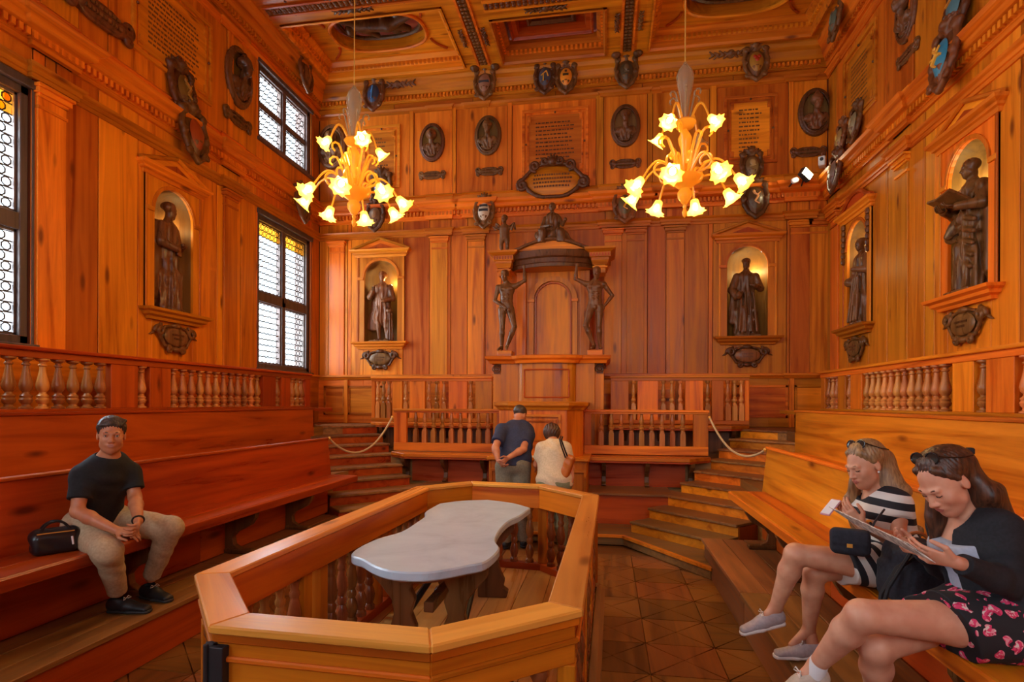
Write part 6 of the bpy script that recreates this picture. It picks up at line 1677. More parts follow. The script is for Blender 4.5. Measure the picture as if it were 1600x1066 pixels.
HR = [ell(Wn(0, -.026, .050), (.081, .094, .080), .015, Rm=Rm, disp=sd), ell(Wn(0, -.06, .0), (.070, .050, .07), .02, Rm=Rm, disp=sd)]
for i in range(9):
    x = -.060+.015*i; HR.append(seg(Wn(x-.012, .020, .112-.2*abs(x)), Wn(x+.010, .064-.25*abs(x), .080-.15*abs(x)), .012, .007, .012))
for sx in (-1, 1): HR.append(seg(Wn(sx*.066, .022, .060), Wn(sx*.069, .018, .015), .010, .006, .012))
p.ps('hair', HR, H1, .0045, label='short dark hair brushed to one side')
BLK = cloth('black_tshirt', (.010, .011, .014), (.006, .007, .009))
SH = [seg(s_, mixp(s_, e_, .62), (.060), (.066), .02, disp=wrinkle(.003, 50, 2)) for s_, e_ in ((sR, eR), (sL, eL))]
for s_, e_ in ((sR, eR), (sL, eL)): SH.append(P_(lambda P, a=V3(mixp(s_, e_, .66)), n_=nrm_(e_-s_).astype(np.float32): np.where(np.linalg.norm(P-a, axis=-1) < .10, -((P-a)@n_), 1.0), np.minimum(s_, e_)-.15, np.maximum(s_, e_)+.15, .003, 'sub'))
SH += grow(T[:4], .019, wrinkle(.004, 42, 1, (.2, .2, 1)))+[seg(N*.86+Pv*.14, s_, .058, .060, .04) for s_ in (sR, sL)]+[ell(N+arr(.02, -.02, .035), (.075, .075, .055), .006, 'sub'), half(Pv+arr(0, 0, -.03), (0, 0, -1))]
p.ps('t_shirt', SH, BLK, label='black short-sleeved t-shirt')
KH = cloth('khaki_trousers', (.56, .43, .26), (.46, .34, .20))
wr = wrinkle(.0035, 46, 5, (.4, .3, 1)); TRS = grow(T[:1], .022, wrinkle(.003, 40, 3))+[seg(hR, kR, .112, .080, .03, disp=wr), seg(kR, aR, .080, .056, .03, disp=wr), seg(hL, kL, .112, .080, .03, disp=wr), seg(kL, aL, .080, .056, .03, disp=wr)]
for a, b_, n_ in ((kR, aR, 0), (kL, aL, 1)):
    d = nrm_(b_-a); TRS.append(P_(lambda P, c=V3(b_-d*.02), n_=d.astype(np.float32): np.where(np.linalg.norm(P-c, axis=-1) < .12, -((P-c)@n_), 1.0), b_-.15, b_+.15, .003, 'sub'))
p.ps('trousers', TRS, KH, label='khaki trousers')
BS = mat('black_shoe', (.014, .014, .016), .5); LC = mat('pale_laces', (.75, .72, .66), .7); SO = mat('dark_sole', (.03, .03, .03), .6)
for a, toe in ((aR, (.98, .10)), (aL, (.94, -.22))):
    hl = arr(a[0]-.06, a[1]-.0, TR+.002); te = arr(hl[0]+.28*toe[0], hl[1]+.28*toe[1], TR+.002)
    shoe(p, a, hl, te, BS, SO, 'black trainer with pale laces', 1.08, LC)
d = nrm_(wL-eL); c = wL-d*.015; ring = []
q1 = nrm_(np.cross(d, (0, 0, 1))); q2 = np.cross(d, q1)
p.mb('bracelet', MB().tube([c+(q1*math.cos(a)+q2*math.sin(a))*.032 for a in [2*math.pi*i/16 for i in range(16)]], .006, 6, closed=True), mat('dark_band', (.02, .015, .012), .5))

# ---------------------------------------------------------------- blonde woman with a phone
SK2 = skin_mat('skin_fair', (.72, .37, .22)); H2 = hair_mat('fair_hair', (.16, .075, .028), (.42, .24, .10))
p = Person('fair-haired woman in black and white striped dress looking at her phone, legs crossed', (1.46, 3.2, .77), .0045)
Pv = arr(1.47, 3.19, .885); N = V_(U(1374, 768, 2.97)); Hc = V_(U(1351, 727, 2.95)); hf = (-.84, -.34, -.34); hu = (-.25, 0, 1)
sL, sR = V_(U(1404, 786, 2.84)), V_(U(1352, 783, 3.12)); eL, eR = V_(U(1404, 848, 2.78)), V_(U(1362, 838, 3.06)); wL, wR = V_(U(1349, 822, 2.74)), V_(U(1330, 806, 2.92))
hL, hR = arr(1.44, 3.10, .875), arr(1.44, 3.29, .875); kL, aL = V_(U(1243, 866, 2.90)), V_(U(1212, 950, 3.02)); kR, aR = V_(U(1272, 895, 2.98)), V_(U(1264, 984, 3.10))
T, f = torso(Pv, N, (0, 1, 0), shw=.145, hipw=.115, female=True)
ARM = [limb(sL, eL, wL, (.042, .038, .031, .033, .022)), limb(sR, eR, wR, (.042, .038, .031, .033, .022))]
LEG = [limb(hL, kL, aL, (.088, .074, .052, .053, .031)), limb(hR, kR, aR, (.088, .074, .052, .053, .031))]
p.add(T, ARM[0], ARM[1], LEG[0], LEG[1], seg(N-arr(0, 0, .03), Hc+arr(.015, 0, -.05), .046, .043, .03))
HP, W = head_prims(Hc, hf, hu, .94, closed=True); p.add(HP)
ph_ = V_(U(1298, 793, 2.84))
p.add(hand_prims(wL, wL+nrm_(ph_+arr(.06, -.06, -.01)-wL)*.085, (-.2, .6, .75), -1, s=.9, curl=.38), hand_prims(wR, wR+nrm_(ph_+arr(.05, .02, -.02)-wR)*.085, (-.1, -.5, .8), 1, s=.9, curl=.45))
for a, k_ in ((aL, kL), (aR, kR)): p.add([seg(a, a+arr(-.09, -.01, -.085), .029, .018, .02)])
p.add([seg(N*.85+Pv*.15, s_, .040, .044, .04) for s_ in (sR, sL)], [ell(N+(Pv-N)*.34+arr(-.075, y, 0), .058, .03) for y in (-.065, .065)])
body = p.ps('body', p.B, [SK2, LIP], paint=[(lip_paint(Hc, hf, hu, .94), 1)])
p.face(Hc, hf, hu, .94, SK2, H2, LIP, True, body)
r, f_, u = frame(hf, hu); Wn = lambda x, y, z: Hc+(r*x+f_*y+u*z)*.94; Rm = np.stack([r, f_, u], 1); sd = strands(Hc, r, f_, u, .0018, 30)
ws = wrinkle(.004, 95, 2, (1, -1, .12))
HR = [seg(Wn(q_*.046, .034, .086), Wn(q_*.073, -.002, .022), .013, .010, .015) for q_ in (-1, 1)]+[ell(Wn(0, -.036, .052), (.081, .092, .080), .015, Rm=Rm, disp=sd), ell(Wn(0, -.020, .102), (.052, .042, .024), .02, Rm=Rm, disp=sd),
      seg(Wn(0, -.09, .01), Hc+arr(.13, -.02, -.14), (.075, .05), (.070, .04), .03, disp=ws), seg(Hc+arr(.13, -.02, -.14), Hc+arr(.19, -.03, -.34), (.072, .035), (.06, .025), .03, disp=ws), seg(Hc+arr(.19, -.03, -.34), Hc+arr(.21, -.04, -.44), (.055, .025), (.02, .012), .03, disp=ws),
      seg(Wn(.07, -.03, -.02), Hc+arr(-.02, .10, -.20), (.030, .03), (.036, .02), .02, disp=ws), seg(Hc+arr(-.02, .10, -.20), Hc+arr(.00, .12, -.36), (.036, .02), (.016, .010), .02, disp=ws)]
p.ps('hair', HR, H2, .0042, label='long fair brown hair hanging down her back')
STR = stripes('striped_dress_top', ((.12, 0, 1), .072, .25), (.015, .015, .02), (.72, .70, .64)); STS = stripes('striped_skirt', ((1, .12, .45), .066, .1), (.015, .015, .02), (.72, .70, .64))
DR = [seg(s_, mixp(s_, e_, .30), .052, .056, .02) for s_, e_ in ((sR, eR), (sL, eL))]
for s_, e_ in ((sR, eR), (sL, eL)): DR.append(P_(lambda P, a=V3(mixp(s_, e_, .36)), n_=nrm_(e_-s_).astype(np.float32): np.where(np.linalg.norm(P-a, axis=-1) < .09, -((P-a)@n_), 1.0), np.minimum(s_, e_)-.15, np.maximum(s_, e_)+.15, .003, 'sub'))
DR += grow(T[:4], .015, wrinkle(.002, 50, 1))+grow([ell(N+(Pv-N)*.34+arr(-.078, y, 0), .058, .03) for y in (-.06, .06)], .014)+[seg(N*.85+Pv*.15, s_, .048, .052, .04) for s_ in (sR, sL)]+[ell(N+arr(-.045, -.005, .02), (.085, .075, .075), .006, 'sub'), half(Pv+arr(0, 0, .06), (0, 0, -1))]
p.ps('dress_top', DR, STR, label='black and white striped short-sleeved dress top')
SK = grow(T[:1], .024)+[seg(Pv+arr(0, 0, .02), Pv+arr(0, 0, .12), (.16, .12), (.125, .10), .03, right=(0, 1, 0)), seg(hL+arr(.0, 0, .01), mixp(hL, kL, .66), .110, .092, .05, disp=wrinkle(.004, 40, 4)), seg(hR, mixp(hR, kR, .62), .110, .088, .05), seg(mixp(hL, hR, .5)+arr(0, 0, -.01), mixp(mixp(hL, hR, .5), mixp(kL, kR, .5), .66), (.14, .09), (.12, .085), .05, right=(0, 1, 0))]
d = nrm_(mixp(kL, kR, .5)-mixp(hL, hR, .5)); SK.append(half(mixp(mixp(hL, hR, .5), mixp(kL, kR, .5), .58), nrm_(d+arr(0, 0, -.22))))
p.ps('skirt', SK, STS, label='black and white striped dress skirt')
GS = cloth('grey_canvas', (.50, .44, .44), (.42, .37, .38)); WS = mat('white_sole', (.80, .78, .74), .6)
shoe(p, aL, aL+arr(.045, .01, -.090), aL+arr(-.175, -.02, -.150), GS, WS, 'grey canvas shoe on the raised foot', .92, WS, up=(-.22, 0, 1))
hl = arr(aR[0]+.05, aR[1]+.0, TR+.004); shoe(p, aR+arr(0, 0, -.03), hl, hl+arr(-.235, -.035, 0), GS, WS, 'grey canvas shoe standing on the tread', .95, WS)
p.add()
d = nrm_(aR-kR)
p.ps('ankle', [seg(aR, arr(aR[0]+.02, aR[1], TR+.07), .031, .034, .01)], SK2)
def glasses(p, W, lab):
    W0 = W; W = lambda x, y, z: W0(x, y-.054, z+.006)
    mb = MB()
    for sx in (-1, 1):
        c = W(sx*.034, .052, .118); ring = [W(sx*.034+.029*math.cos(a), .052-.012*math.sin(a)+.006, .118+.020*math.sin(a)) for a in [2*math.pi*i/14 for i in range(14)]]
        mb.tube(ring, .0032, 5, closed=True); mb.tube([W(sx*.062, .050, .120), W(sx*.082, .0, .075), W(sx*.084, -.05, .045)], .0028, 5)
    mb.tube([W(-.008, .058, .118), W(.008, .058, .118)], .003, 5)
    o = p.mb('sunglasses', mb, mat('black_frame', (.01, .01, .01), .25), lab)
    l2 = MB()
    for sx in (-1, 1):
        vs = [W(sx*.034, .060, .118)]+[W(sx*.034+.028*math.cos(a), .052-.012*math.sin(a)+.006, .118+.019*math.sin(a)) for a in [2*math.pi*i/14 for i in range(14)]]
        l2.add(vs, [(0, 1+i, 1+(i+1) % 14) for i in range(14)])
    p.mb('lens', l2, mat('dark_lens', (.03, .025, .02), .08), parent=o)
glasses(p, lambda x, y, z: Vector(Wn(x, y, z)), 'black sunglasses pushed up into the hair')
p.mb('earring', MB().ball(Wn(-.078, .0, -.038), .006, 8), M['white'])
d = nrm_(wL-eL); c = wL-d*.02; q1 = nrm_(np.cross(d, (0, 0, 1))); q2 = np.cross(d, q1)
wt = p.mb('wristwatch', MB().tube([c+(q1*math.cos(a)+q2*math.sin(a))*.028 for a in [2*math.pi*i/16 for i in range(16)]], .0065, 6, closed=True), M['black'])
p.mb('dial', MB().ball(c+q1*-.0+q2*-.030, (.014, .014, .010), 10), M['gold'], parent=wt)
t = thing('phone', 'small pink phone held up by the fair-haired woman', 'phone', ph_)
Mx = Matrix.Rotation(R(-60), 4, 'Z') @ Matrix.Rotation(R(-50), 4, 'X')
MB().box(-.028, .028, -.004, .004, -.055, .055, Mx).build('case', mat('pink_case', (.55, .25, .30), .4), t, bevel=.003)
MB().box(-.025, .025, -.0052, -.004, -.048, .048, Mx).build('screen', mat('phone_screen', (.7, .7, .75), .2), t)

# ---------------------------------------------------------------- brunette woman reading a leaflet
SK3 = skin_mat('skin_pale', (.74, .38, .24)); H3 = hair_mat('brown_hair', (.028, .012, .007), (.12, .045, .02))
p = Person('dark-haired woman in black cardigan and floral skirt reading a leaflet, legs crossed', (1.5, 2.48, .77), .0042)
Pv = arr(1.49, 2.46, .890); N = V_(U(1520, 806, 2.22)); Hc = V_(U(1476, 754, 2.20)); hf = (-.72, -.30, -.62); hu = (-.5, -.05, 1)
sL, sR = V_(U(1566, 828, 2.10)), V_(U(1476, 822, 2.42)); eL, eR = V_(U(1578, 912, 2.03)), V_(U(1478, 890, 2.44)); wL, wR = V_(U(1498, 880, 1.98)), V_(U(1440, 862, 2.30))
hL, hR = arr(1.46, 2.36, .88), arr(1.46, 2.56, .88); kL, aL = V_(U(1347, 962, 2.10)), V_(U(1276, 1040, 2.30)); kR, aR = V_(U(1368, 1012, 2.17)), V_(U(1372, 1110, 2.36))
T, f = torso(Pv, N, (-.1, 1, 0), shw=.150, hipw=.12, female=True)
ARM = [limb(sL, eL, wL, (.046, .040, .033, .034, .023)), limb(sR, eR, wR, (.046, .040, .033, .034, .023))]
LEG = [limb(hL, kL, aL, (.092, .080, .056, .056, .032)), limb(hR, kR, aR, (.092, .080, .056, .056, .032))]
p.add(T, ARM[0], ARM[1], LEG[0], LEG[1], seg(N-arr(0, 0, .03), Hc+arr(.03, .01, -.05), .048, .045, .03))
HP, W = head_prims(Hc, hf, hu, .98, closed=True); p.add(HP)
lf = V_(U(1447, 868, 2.02))
p.add(hand_prims(wL, wL+nrm_(lf+arr(.0, .0, .0)-wL)*.085, (-.1, .75, .55), -1, s=.93, curl=.42), hand_prims(wR, wR+nrm_(V_(U(1410, 850, 2.3))-wR)*.085, (.1, -.6, .6), 1, s=.93, curl=.4))
for a in (aL, aR): p.add([seg(a, a+arr(-.09, -.0, -.085), .030, .018, .02)])
p.add([seg(N*.85+Pv*.15, s_, .042, .046, .04) for s_ in (sR, sL)], [ell(N+(Pv-N)*.38+arr(-.070, y, 0), .054, .03) for y in (-.060, .060)])
body = p.ps('body', p.B, [SK3, LIP], paint=[(lip_paint(Hc, hf, hu, .98), 1)])
p.face(Hc, hf, hu, .98, SK3, H3, LIP, True, body)
r, f_, u = frame(hf, hu); Wn = lambda x, y, z: Hc+(r*x+f_*y+u*z)*.98; Rm = np.stack([r, f_, u], 1); sd = strands(Hc, r, f_, u, .0018, 32); ws = wrinkle(.004, 90, 3, (1, -1, .1))
HR = [seg(Wn(q_*.046, .034, .086), Wn(q_*.073, -.002, .022), .013, .010, .015) for q_ in (-1, 1)]+[ell(Wn(0, -.036, .052), (.081, .092, .080), .015, Rm=Rm, disp=sd), ell(Wn(0, -.020, .102), (.052, .042, .024), .02, Rm=Rm, disp=sd),
      ell(Wn(0, -.11, .03), (.06, .04, .055), .03, Rm=Rm, disp=sd), seg(Wn(0, -.10, .02), Hc+arr(.14, -.02, -.04), (.060, .045), (.055, .04), .03, disp=ws), seg(Hc+arr(.14, -.02, -.04), Hc+arr(.22, -.02, -.22), (.060, .035), (.045, .03), .03, disp=ws),
      seg(Wn(.072, -.02, -.01), Hc+arr(.03, .10, -.16), (.028, .03), (.040, .03), .02, disp=ws), seg(Hc+arr(.03, .10, -.16), Hc+arr(.02, .10, -.25), (.040, .03), (.018, .012), .02, disp=ws)]
p.ps('hair', HR, H3, .0040, label='dark brown hair tied back with a clip')
p.mb('hair_clip', MB().box(*[q for i in range(3) for q in (Wn(-.03, -.150, .035)[i]-.014, Wn(-.03, -.150, .035)[i]+.014)]), M['black'], smooth=False, bevel=.006)
glasses(p, lambda x, y, z: Vector(Wn(x, y, z)), 'black sunglasses worn on top of the head')
CARD = cloth('black_cardigan', (.013, .014, .020), (.008, .009, .012), scale=90); TOP = cloth('pale_blue_top', (.42, .48, .58), (.36, .42, .52)); FL = floral('floral_skirt')
TP = grow(T[1:4], .014, wrinkle(.002, 50, 1))+grow([ell(N+(Pv-N)*.36+arr(-.080, y, 0), .062, .03) for y in (-.065, .065)], .010)+[half(N+(Pv-N)*.25+arr(-.1, 0, 0), (-.35, 0, 1))]
p.ps('top', TP, TOP, label='pale blue top')
CD = grow(ARM[0]+ARM[1], .014, wrinkle(.003, 55, 4, (.5, .2, 1)))
for w_, e_ in ((wL, eL), (wR, eR)): CD.append(P_(lambda P, a=V3(w_-nrm_(w_-e_)*.015), n_=nrm_(w_-e_).astype(np.float32): np.where(np.linalg.norm(P-a, axis=-1) < .07, -((P-a)@n_), 1.0), w_-.1, w_+.1, .003, 'sub'))
TO_ = grow(T[:4], .024, wrinkle(.003, 44, 2, (.2, .5, 1)))+[seg(N*.86+Pv*.14, s_, .054, .058, .04) for s_ in (sR, sL)]+[seg(Pv+arr(.02, -.05, .02), Pv+arr(.04, -.10, -.03), (.14, .10), (.16, .10), .05, right=(0, 1, 0), disp=wrinkle(.004, 40, 6))]
CD += TO_+[ell(N+arr(-.05, -.0, .0), (.085, .080, .085), .006, 'sub'), seg(N+arr(-.12, .02, .02), mixp(N, Pv, .5)+arr(-.16, .02, 0), .075, .066, .006, 'sub'), seg(mixp(N, Pv, .5)+arr(-.17, .02, 0), Pv+arr(-.17, .02, .04), .066, .08, .006, 'sub')]
p.ps('cardigan', CD, CARD, label='black long-sleeved cardigan worn open')
SK = [seg(Pv+arr(0, 0, .02), Pv+arr(-.01, 0, .13), (.165, .125), (.135, .11), .03, right=(0, 1, 0)), seg(hL+arr(.03, -.01, .0), mixp(hL, kL, .50), .125, .108, .05, disp=wrinkle(.005, 34, 4)), seg(hR, mixp(hR, kR, .50), .118, .098, .05), seg(mixp(hL, hR, .5), mixp(mixp(hL, hR, .5), mixp(kL, kR, .5), .52), (.15, .10), (.14, .095), .05, right=(0, 1, 0), disp=wrinkle(.006, 36, 1)), seg(hL+arr(-.02, -.06, -.03), hL+arr(-.22, -.07, -.05), .06, .05, .05, disp=wrinkle(.006, 40, 1))]
d = nrm_(mixp(kL, kR, .5)-mixp(hL, hR, .5)); SK.append(half(mixp(mixp(hL, hR, .5), mixp(kL, kR, .5), .47), nrm_(d+arr(0, 0, -.28)))); SK.append(half(arr(0, 0, .772), (0, 0, -1)))
p.ps('skirt', SK, FL, label='black skirt with pink and teal flowers')
CS = cloth('cream_canvas', (.62, .52, .42), (.52, .44, .35))
shoe(p, aL, aL+arr(.045, .01, -.090), aL+arr(-.165, -.02, -.155), CS, WS, 'cream canvas shoe on the raised foot', .95, WS, up=(-.3, 0, 1))
hl = arr(aR[0]+.05, aR[1], TR+.004); shoe(p, aR, hl, hl+arr(-.235, -.03, 0), CS, WS, 'cream canvas shoe on the tread', .95, WS)
p.ps('sock', [seg(mixp(aL, kL, .06), aL+arr(-.01, 0, -.04), .036, .038, .01)], mat('white_sock', (.75, .75, .76), .9))
# leaflet
a_, b_ = V_(U(1337, 820, 2.34)), V_(U(1462, 880, 1.96)); dl = b_-a_; w2 = arr(-.07, .09, .055)
lv = thing('leaflet', 'pale folded leaflet held by the dark-haired woman', 'leaflet', Vector(a_))
PAP = mat('printed_paper', (.62, .56, .48), .6); nt = NT(PAP); tc = nt.n('ShaderNodeTexCoord'); n1 = nt.n('ShaderNodeTexNoise', i_Scale=45.0, i_Detail=2.0); nt.l(tc.outputs['Object'], n1.inputs['Vector']); nt.l(ramp(nt, n1.outputs['Fac'], [(.42, (.34, .30, .26)), (.55, (.66, .60, .52))]), nt.b.inputs['Base Color'])
for k_, (w3, nm) in enumerate(((w2, 'front_leaf'), (w2*.95+arr(.02, 0, -.006), 'back_leaf'))):
    n_ = nrm_(np.cross(dl, w3))*.0012; q = [arr(0, 0, 0), dl, dl+w3, w3]
    MB().add([Vector(v+n_) for v in q]+[Vector(v-n_) for v in q], [(0,1,2,3), (7,6,5,4), (0,4,5,1), (1,5,6,2), (2,6,7,3), (3,7,4,0)]).build(nm, PAP, lv)

# ---------------------------------------------------------------- the stooping couple at the back
SK4 = skin_mat('skin_older', (.60, .24, .12)); NAVY = cloth('navy_polo', (.030, .036, .085), (.020, .025, .06)); GT = cloth('grey_trousers', (.24, .20, .13), (.18, .15, .10))
p = Person('man in navy polo shirt and grey trousers stooping with hands clasped behind his back', (U(800, 722, 6.62).x, U(800, 722, 6.62).y, 0), .008)
Pv = V_(U(802, 724, 6.62)); N = V_(U(809, 660, 6.86)); Hc = V_(U(813, 649, 6.98)); hf = (.35, .8, -.55); hu = (.15, .5, 1)
sL, sR = V_(U(784, 672, 6.72)), V_(U(824, 674, 6.84)); eL, eR = V_(U(774, 700, 6.50)), V_(U(818, 702, 6.52)); wL, wR = V_(U(778, 718, 6.42)), V_(U(795, 715, 6.38))
hL, hR = Pv+arr(-.09, 0, -.03), Pv+arr(.09, 0, -.03)
kL, kR = arr(hL[0], hL[1]+.02, .52), arr(hR[0], hR[1]+.06, .52); aL, aR = arr(hL[0], hL[1], .09), arr(hR[0]+.02, hR[1]+.10, .09)
T, f = torso(Pv, N, (1, 0, 0), shw=.185, hipw=.12); T2 = [seg(mixp(Pv, N, .1), mixp(Pv, N, .65), (.165, .125), (.175, .12), .05, right=(1, 0, 0))]
ARM = [limb(sL, eL, wL, (.054, .048, .040, .042, .028)), limb(sR, eR, wR, (.054, .048, .040, .042, .028))]; LEG = [limb(hL, kL, aL, (.10, .09, .062, .064, .04)), limb(hR, kR, aR, (.10, .09, .062, .064, .04))]
HP, W = head_prims(Hc, hf, hu, .98)
p.add(T, T2, *ARM, *LEG, HP, seg(N, Hc+(N-Hc)*.3, .06, .058, .03), hand_prims(wL, wL+arr(.05, -.04, -.06), (.6, .3, .3), 1, curl=.7), hand_prims(wR, wR+arr(-.06, -.05, -.05), (-.5, .5, .2), -1, curl=.7))
p.add([seg(a, a+arr(0, .12, -.05), .034, .028, .02) for a in (aL, aR)])
p.ps('body', p.B, SK4)
r, f_, u = frame(hf, hu); Wn = lambda x, y, z: Hc+(r*x+f_*y+u*z)*.98; Rm = np.stack([r, f_, u], 1)
p.ps('hair', [ell(Wn(0, -.026, .04), (.080, .094, .080), .01, Rm=Rm), ell(Wn(0, .10, -.02), (.08, .08, .095), .01, 'sub', Rm)], H1, .007, label='short dark hair')
SH = [seg(s_, mixp(s_, e_, .68), .072, .074, .02) for s_, e_ in ((sR, eR), (sL, eL))]
for s_, e_ in ((sR, eR), (sL, eL)): SH.append(P_(lambda P, a=V3(mixp(s_, e_, .70)), n_=nrm_(e_-s_).astype(np.float32): np.where(np.linalg.norm(P-a, axis=-1) < .10, -((P-a)@n_), 1.0), np.minimum(s_, e_)-.15, np.maximum(s_, e_)+.15, .003, 'sub'))
SH += grow(T[:4]+T2, .018, wrinkle(.005, 30, 1, (.2, .2, 1)))+[seg(mixp(N, Pv, .14), s_, .062, .07, .04) for s_ in (sR, sL)]+[half(Pv+arr(0, 0, -.02), (0, 0, -1))]
p.ps('polo_shirt', SH, NAVY, label='navy blue polo shirt')
p.ps('trousers', grow(T[:1]+LEG[0]+LEG[1], .022, wrinkle(.005, 35, 5))+[half(arr(0, 0, .07), (0, 0, -1)), half(Pv+arr(0, 0, .06), (0, 0, 1))], GT, label='grey trousers')
for a in (aL, aR): shoe(p, a, arr(a[0], a[1]-.05, .002), arr(a[0]+.01, a[1]+.22, .002), BS, SO, None, 1.05)

CRM = cloth('cream_tshirt', (.72, .56, .38), (.62, .47, .30)); OL = cloth('olive_trousers', (.22, .22, .12))
p = Person('dark-haired woman in a cream t-shirt bending forward, seen from behind', (U(866, 748, 6.3).x, U(866, 748, 6.3).y, 0), .008)
Pv = V_(U(866, 752, 6.32)); N = V_(U(864, 691, 6.48)); Hc = V_(U(862, 679, 6.58)); hf = (-.1, .85, -.5); hu = (0, .45, 1)
sL, sR = V_(U(846, 700, 6.42)), V_(U(884, 700, 6.42)); eL, eR = V_(U(838, 726, 6.50)), V_(U(891, 724, 6.38)); wL, wR = V_(U(842, 733, 6.72)), V_(U(894, 746, 6.30))
hL, hR = Pv+arr(-.08, 0, -.04), Pv+arr(.08, 0, -.04); kL, kR = arr(hL[0], hL[1]+.03, .44), arr(hR[0], hR[1]+.05, .44); aL, aR = arr(hL[0], hL[1], .085), arr(hR[0], hR[1]+.08, .085)
T, f = torso(Pv, N, (1, 0, 0), shw=.16, hipw=.125, female=True); T2 = [seg(mixp(Pv, N, .05), mixp(Pv, N, .6), (.155, .11), (.14, .10), .05, right=(1, 0, 0))]
ARM = [limb(sL, eL, wL, (.046, .042, .034, .036, .024)), limb(sR, eR, wR, (.046, .042, .034, .036, .024))]; LEG = [limb(hL, kL, aL, (.095, .08, .056, .058, .036)), limb(hR, kR, aR, (.095, .08, .056, .058, .036))]
HP, W = head_prims(Hc, hf, hu, .96)
p.add(T, T2, *ARM, *LEG, HP, seg(N, Hc+(N-Hc)*.3, .052, .05, .03), hand_prims(wL, wL+arr(.0, .07, -.03), (0, 0, -1), 1, s=.9, curl=.3), hand_prims(wR, wR+arr(.01, .01, -.09), (-1, 0, 0), -1, s=.9, curl=.5))
p.add([seg(a, a+arr(0, .11, -.05), .032, .026, .02) for a in (aL, aR)])
p.ps('body', p.B, SK4)
r, f_, u = frame(hf, hu); Wn = lambda x, y, z: Hc+(r*x+f_*y+u*z)*.96; Rm = np.stack([r, f_, u], 1); sd = strands(Hc, r, f_, u, .004, 20)
p.ps('hair', [ell(Wn(0, -.03, .02), (.098, .105, .105), .02, Rm=Rm, disp=sd), ell(Wn(0, .12, -.04), (.09, .08, .10), .01, 'sub', Rm)], H3, .007, label='short dark brown bobbed hair')
SH = [seg(s_, mixp(s_, e_, .62), .060, .060, .02) for s_, e_ in ((sR, eR), (sL, eL))]
for s_, e_ in ((sR, eR), (sL, eL)): SH.append(P_(lambda P, a=V3(mixp(s_, e_, .64)), n_=nrm_(e_-s_).astype(np.float32): np.where(np.linalg.norm(P-a, axis=-1) < .09, -((P-a)@n_), 1.0), np.minimum(s_, e_)-.15, np.maximum(s_, e_)+.15, .003, 'sub'))
SH += grow(T[:4]+T2, .018, wrinkle(.005, 34, 2, (.2, .2, 1)))+[seg(mixp(N, Pv, .14), s_, .052, .058, .04) for s_ in (sR, sL)]+[half(Pv+arr(0, 0, -.05), (0, 0, -1))]
p.ps('t_shirt', SH, CRM, label='cream short-sleeved t-shirt')
p.ps('trousers', grow(T[:1]+LEG[0]+LEG[1], .020, wrinkle(.004, 35, 5))+[half(arr(0, 0, .10), (0, 0, -1)), half(Pv+arr(0, 0, .03), (0, 0, 1))], OL, label='olive trousers')
for a in (aL, aR): shoe(p, a, arr(a[0], a[1]-.05, .002), arr(a[0]-.01, a[1]+.19, .002), BS, SO, None, .95)
# ---------------------------------------------------------------- bags
def rbox(c, hx, r, Rm=None, k=.01, op='add', disp=None):
    c = V3(c); hx = np.array(hx, dtype=np.float32)-r; Rn = None if Rm is None else np.array(Rm, dtype=np.float32)
    def f(P):
        q = P-c
        if Rn is not None: q = q@Rn
        q = np.abs(q)-hx; o = np.linalg.norm(np.maximum(q, 0), axis=-1)+np.minimum(q.max(-1), 0)-r
        return o-disp(P, None) if disp is not None else o
    e = (np.abs(np.array(Rm)) if Rm is not None else np.eye(3))@(np.array(hx)+r)+(.03 if disp else 0)
    return P_(f, c-e, c+e, k, op)
LEA = mat('black_leather', (.012, .012, .014), .3); ORL = mat('orange_leather', (.55, .14, .02), .35); BN = cloth('dark_backpack', (.020, .022, .034), (.012, .013, .02))
def rotz(a): c, s = math.cos(a), math.sin(a); return np.array([[c, -s, 0], [s, c, 0], [0, 0, 1.0]])
Rb = rotz(R(55))
def bag(name, label, loc, prims, m, h, extra):
    t = thing(name, label, 'bag', loc); sculpt('body', prims, h, m, t); 
    for nm, mb, mm in extra: mb.build(nm, mm, t, True)
    return t
lb = on_z(92, 862, .77)
MRb = Matrix.Rotation(R(55), 4, 'Z')
bag('handbag', 'small black leather handbag on the left bench beside the young man', (-3.32, 2.98, .772), [rbox((0, 0, .065), (.115, .065, .065), .035, Rb, disp=wrinkle(.004, 50, 1)), seg(Rb@arr(-.08, 0, .11), Rb@arr(.08, 0, .11), .045, .045, .03), half((0, 0, 0), (0, 0, -1))], LEA, .005,
    [('handle', MB().tube([(.07*math.cos(a), -.03, .12+.075*math.sin(a)) for a in [math.pi*i/12 for i in range(13)]], .007, 6, MRb), LEA), ('handle', MB().tube([(.07*math.cos(a), .03, .12+.07*math.sin(a)) for a in [math.pi*i/12 for i in range(13)]], .007, 6, MRb), LEA),
     ('zip_pull', MB().tube([(.075, -.068, .10), (.08, -.075, .05)], .006, 5, MRb), M['white']), ('clasp', MB().tube([(-.09, -.05, .13), (.09, -.05, .13)], .004, 5, MRb), M['gold'])])
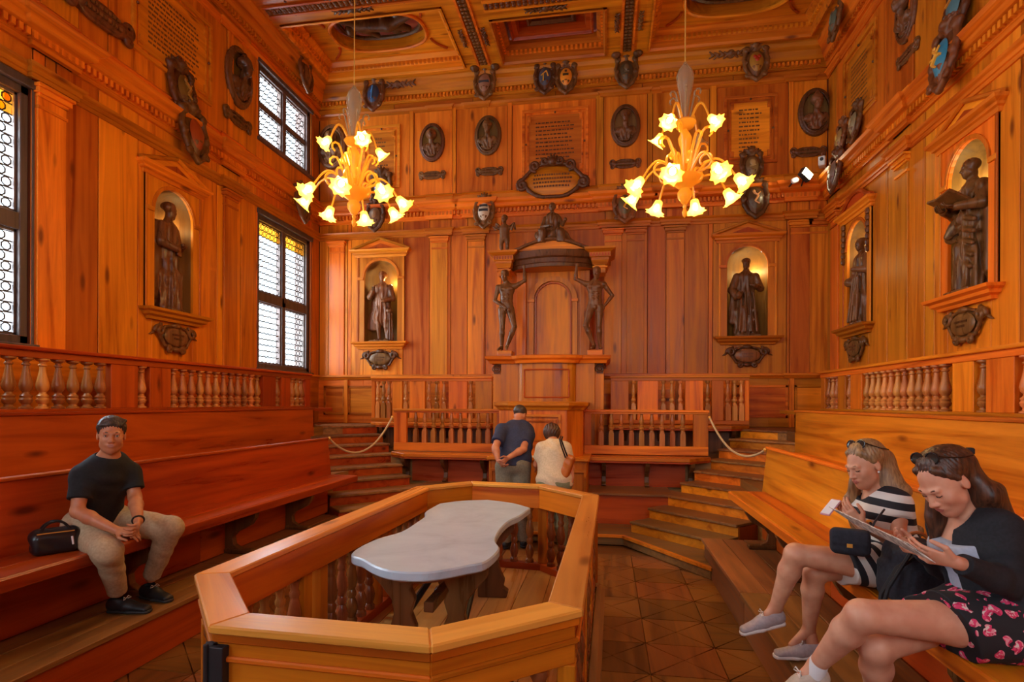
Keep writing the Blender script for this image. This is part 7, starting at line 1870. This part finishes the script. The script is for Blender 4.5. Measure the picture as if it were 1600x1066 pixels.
c = U(1328, 846, 2.72); Rc = rotz(R(-22)); MRc = Matrix.Rotation(R(-22), 4, 'Z')
bag('handbag', 'small black handbag on the lap of the woman in the striped dress', c, [rbox((0, 0, 0), (.085, .036, .062), .03, Rc, disp=wrinkle(.003, 60, 2)), rbox(Rc@arr(0, -.026, .024), (.078, .014, .038), .012, Rc)], BN, .004,
    [('strap', MB().tube([(.08, 0, .05), (.10, .02, .10), (.14, .05, .16)], .005, 5, MRc), LEA), ('buckle', MB().box(-.012, .012, -.045, -.032, -.022, -.004, MRc), M['gold'])])
c = U(1432, 888, 2.62)
bag('backpack', 'dark backpack lying on the bench between the two seated women', (c.x, c.y, .772), [rbox((0, 0, .15), (.11, .12, .15), .06, rotz(R(10)), disp=wrinkle(.005, 35, 4)), rbox((-.09, 0, .11), (.04, .09, .09), .03, rotz(R(10)), disp=wrinkle(.004, 40, 2)), half((0, 0, 0), (0, 0, -1))], BN, .006,
    [('strap', MB().tube([(-.05, -.11, .26), (-.14, -.13, .20), (-.20, -.12, .08), (-.205, -.12, .01)], .012, 6), M['black']), ('strap', MB().tube([(.0, -.10, .29), (-.10, -.15, .27), (-.19, -.16, .12), (-.21, -.15, .02), (-.215, -.15, -.10)], .009, 6), M['black']), ('top_handle', MB().tube([(.05*math.cos(a), .0, .29+.045*math.sin(a)) for a in [math.pi*i/8 for i in range(9)]], .008, 6), mat('tan_handle', (.45, .16, .05), .5))])
c = U(887, 729, 6.24); Rd = rotz(R(-15))
bag('shoulder_bag', 'orange leather shoulder bag hanging from the shoulder of the bending woman', c, [rbox((0, 0, 0), (.05, .05, .13), .03, Rd@np.array([[.94, 0, .34], [0, 1, 0], [-.34, 0, .94]]), disp=wrinkle(.003, 50, 1))], ORL, .007,
    [('strap', MB().tube([(-.02, -.05, .10), (-.06, -.09, .22), (-.085, -.06, .30), (-.08, .05, .325)], .009, 5), LEA), ('strap', MB().tube([(.0, -.04, .11), (-.04, -.07, .22), (-.065, -.05, .29), (-.06, .05, .32)], .009, 5), LEA)])
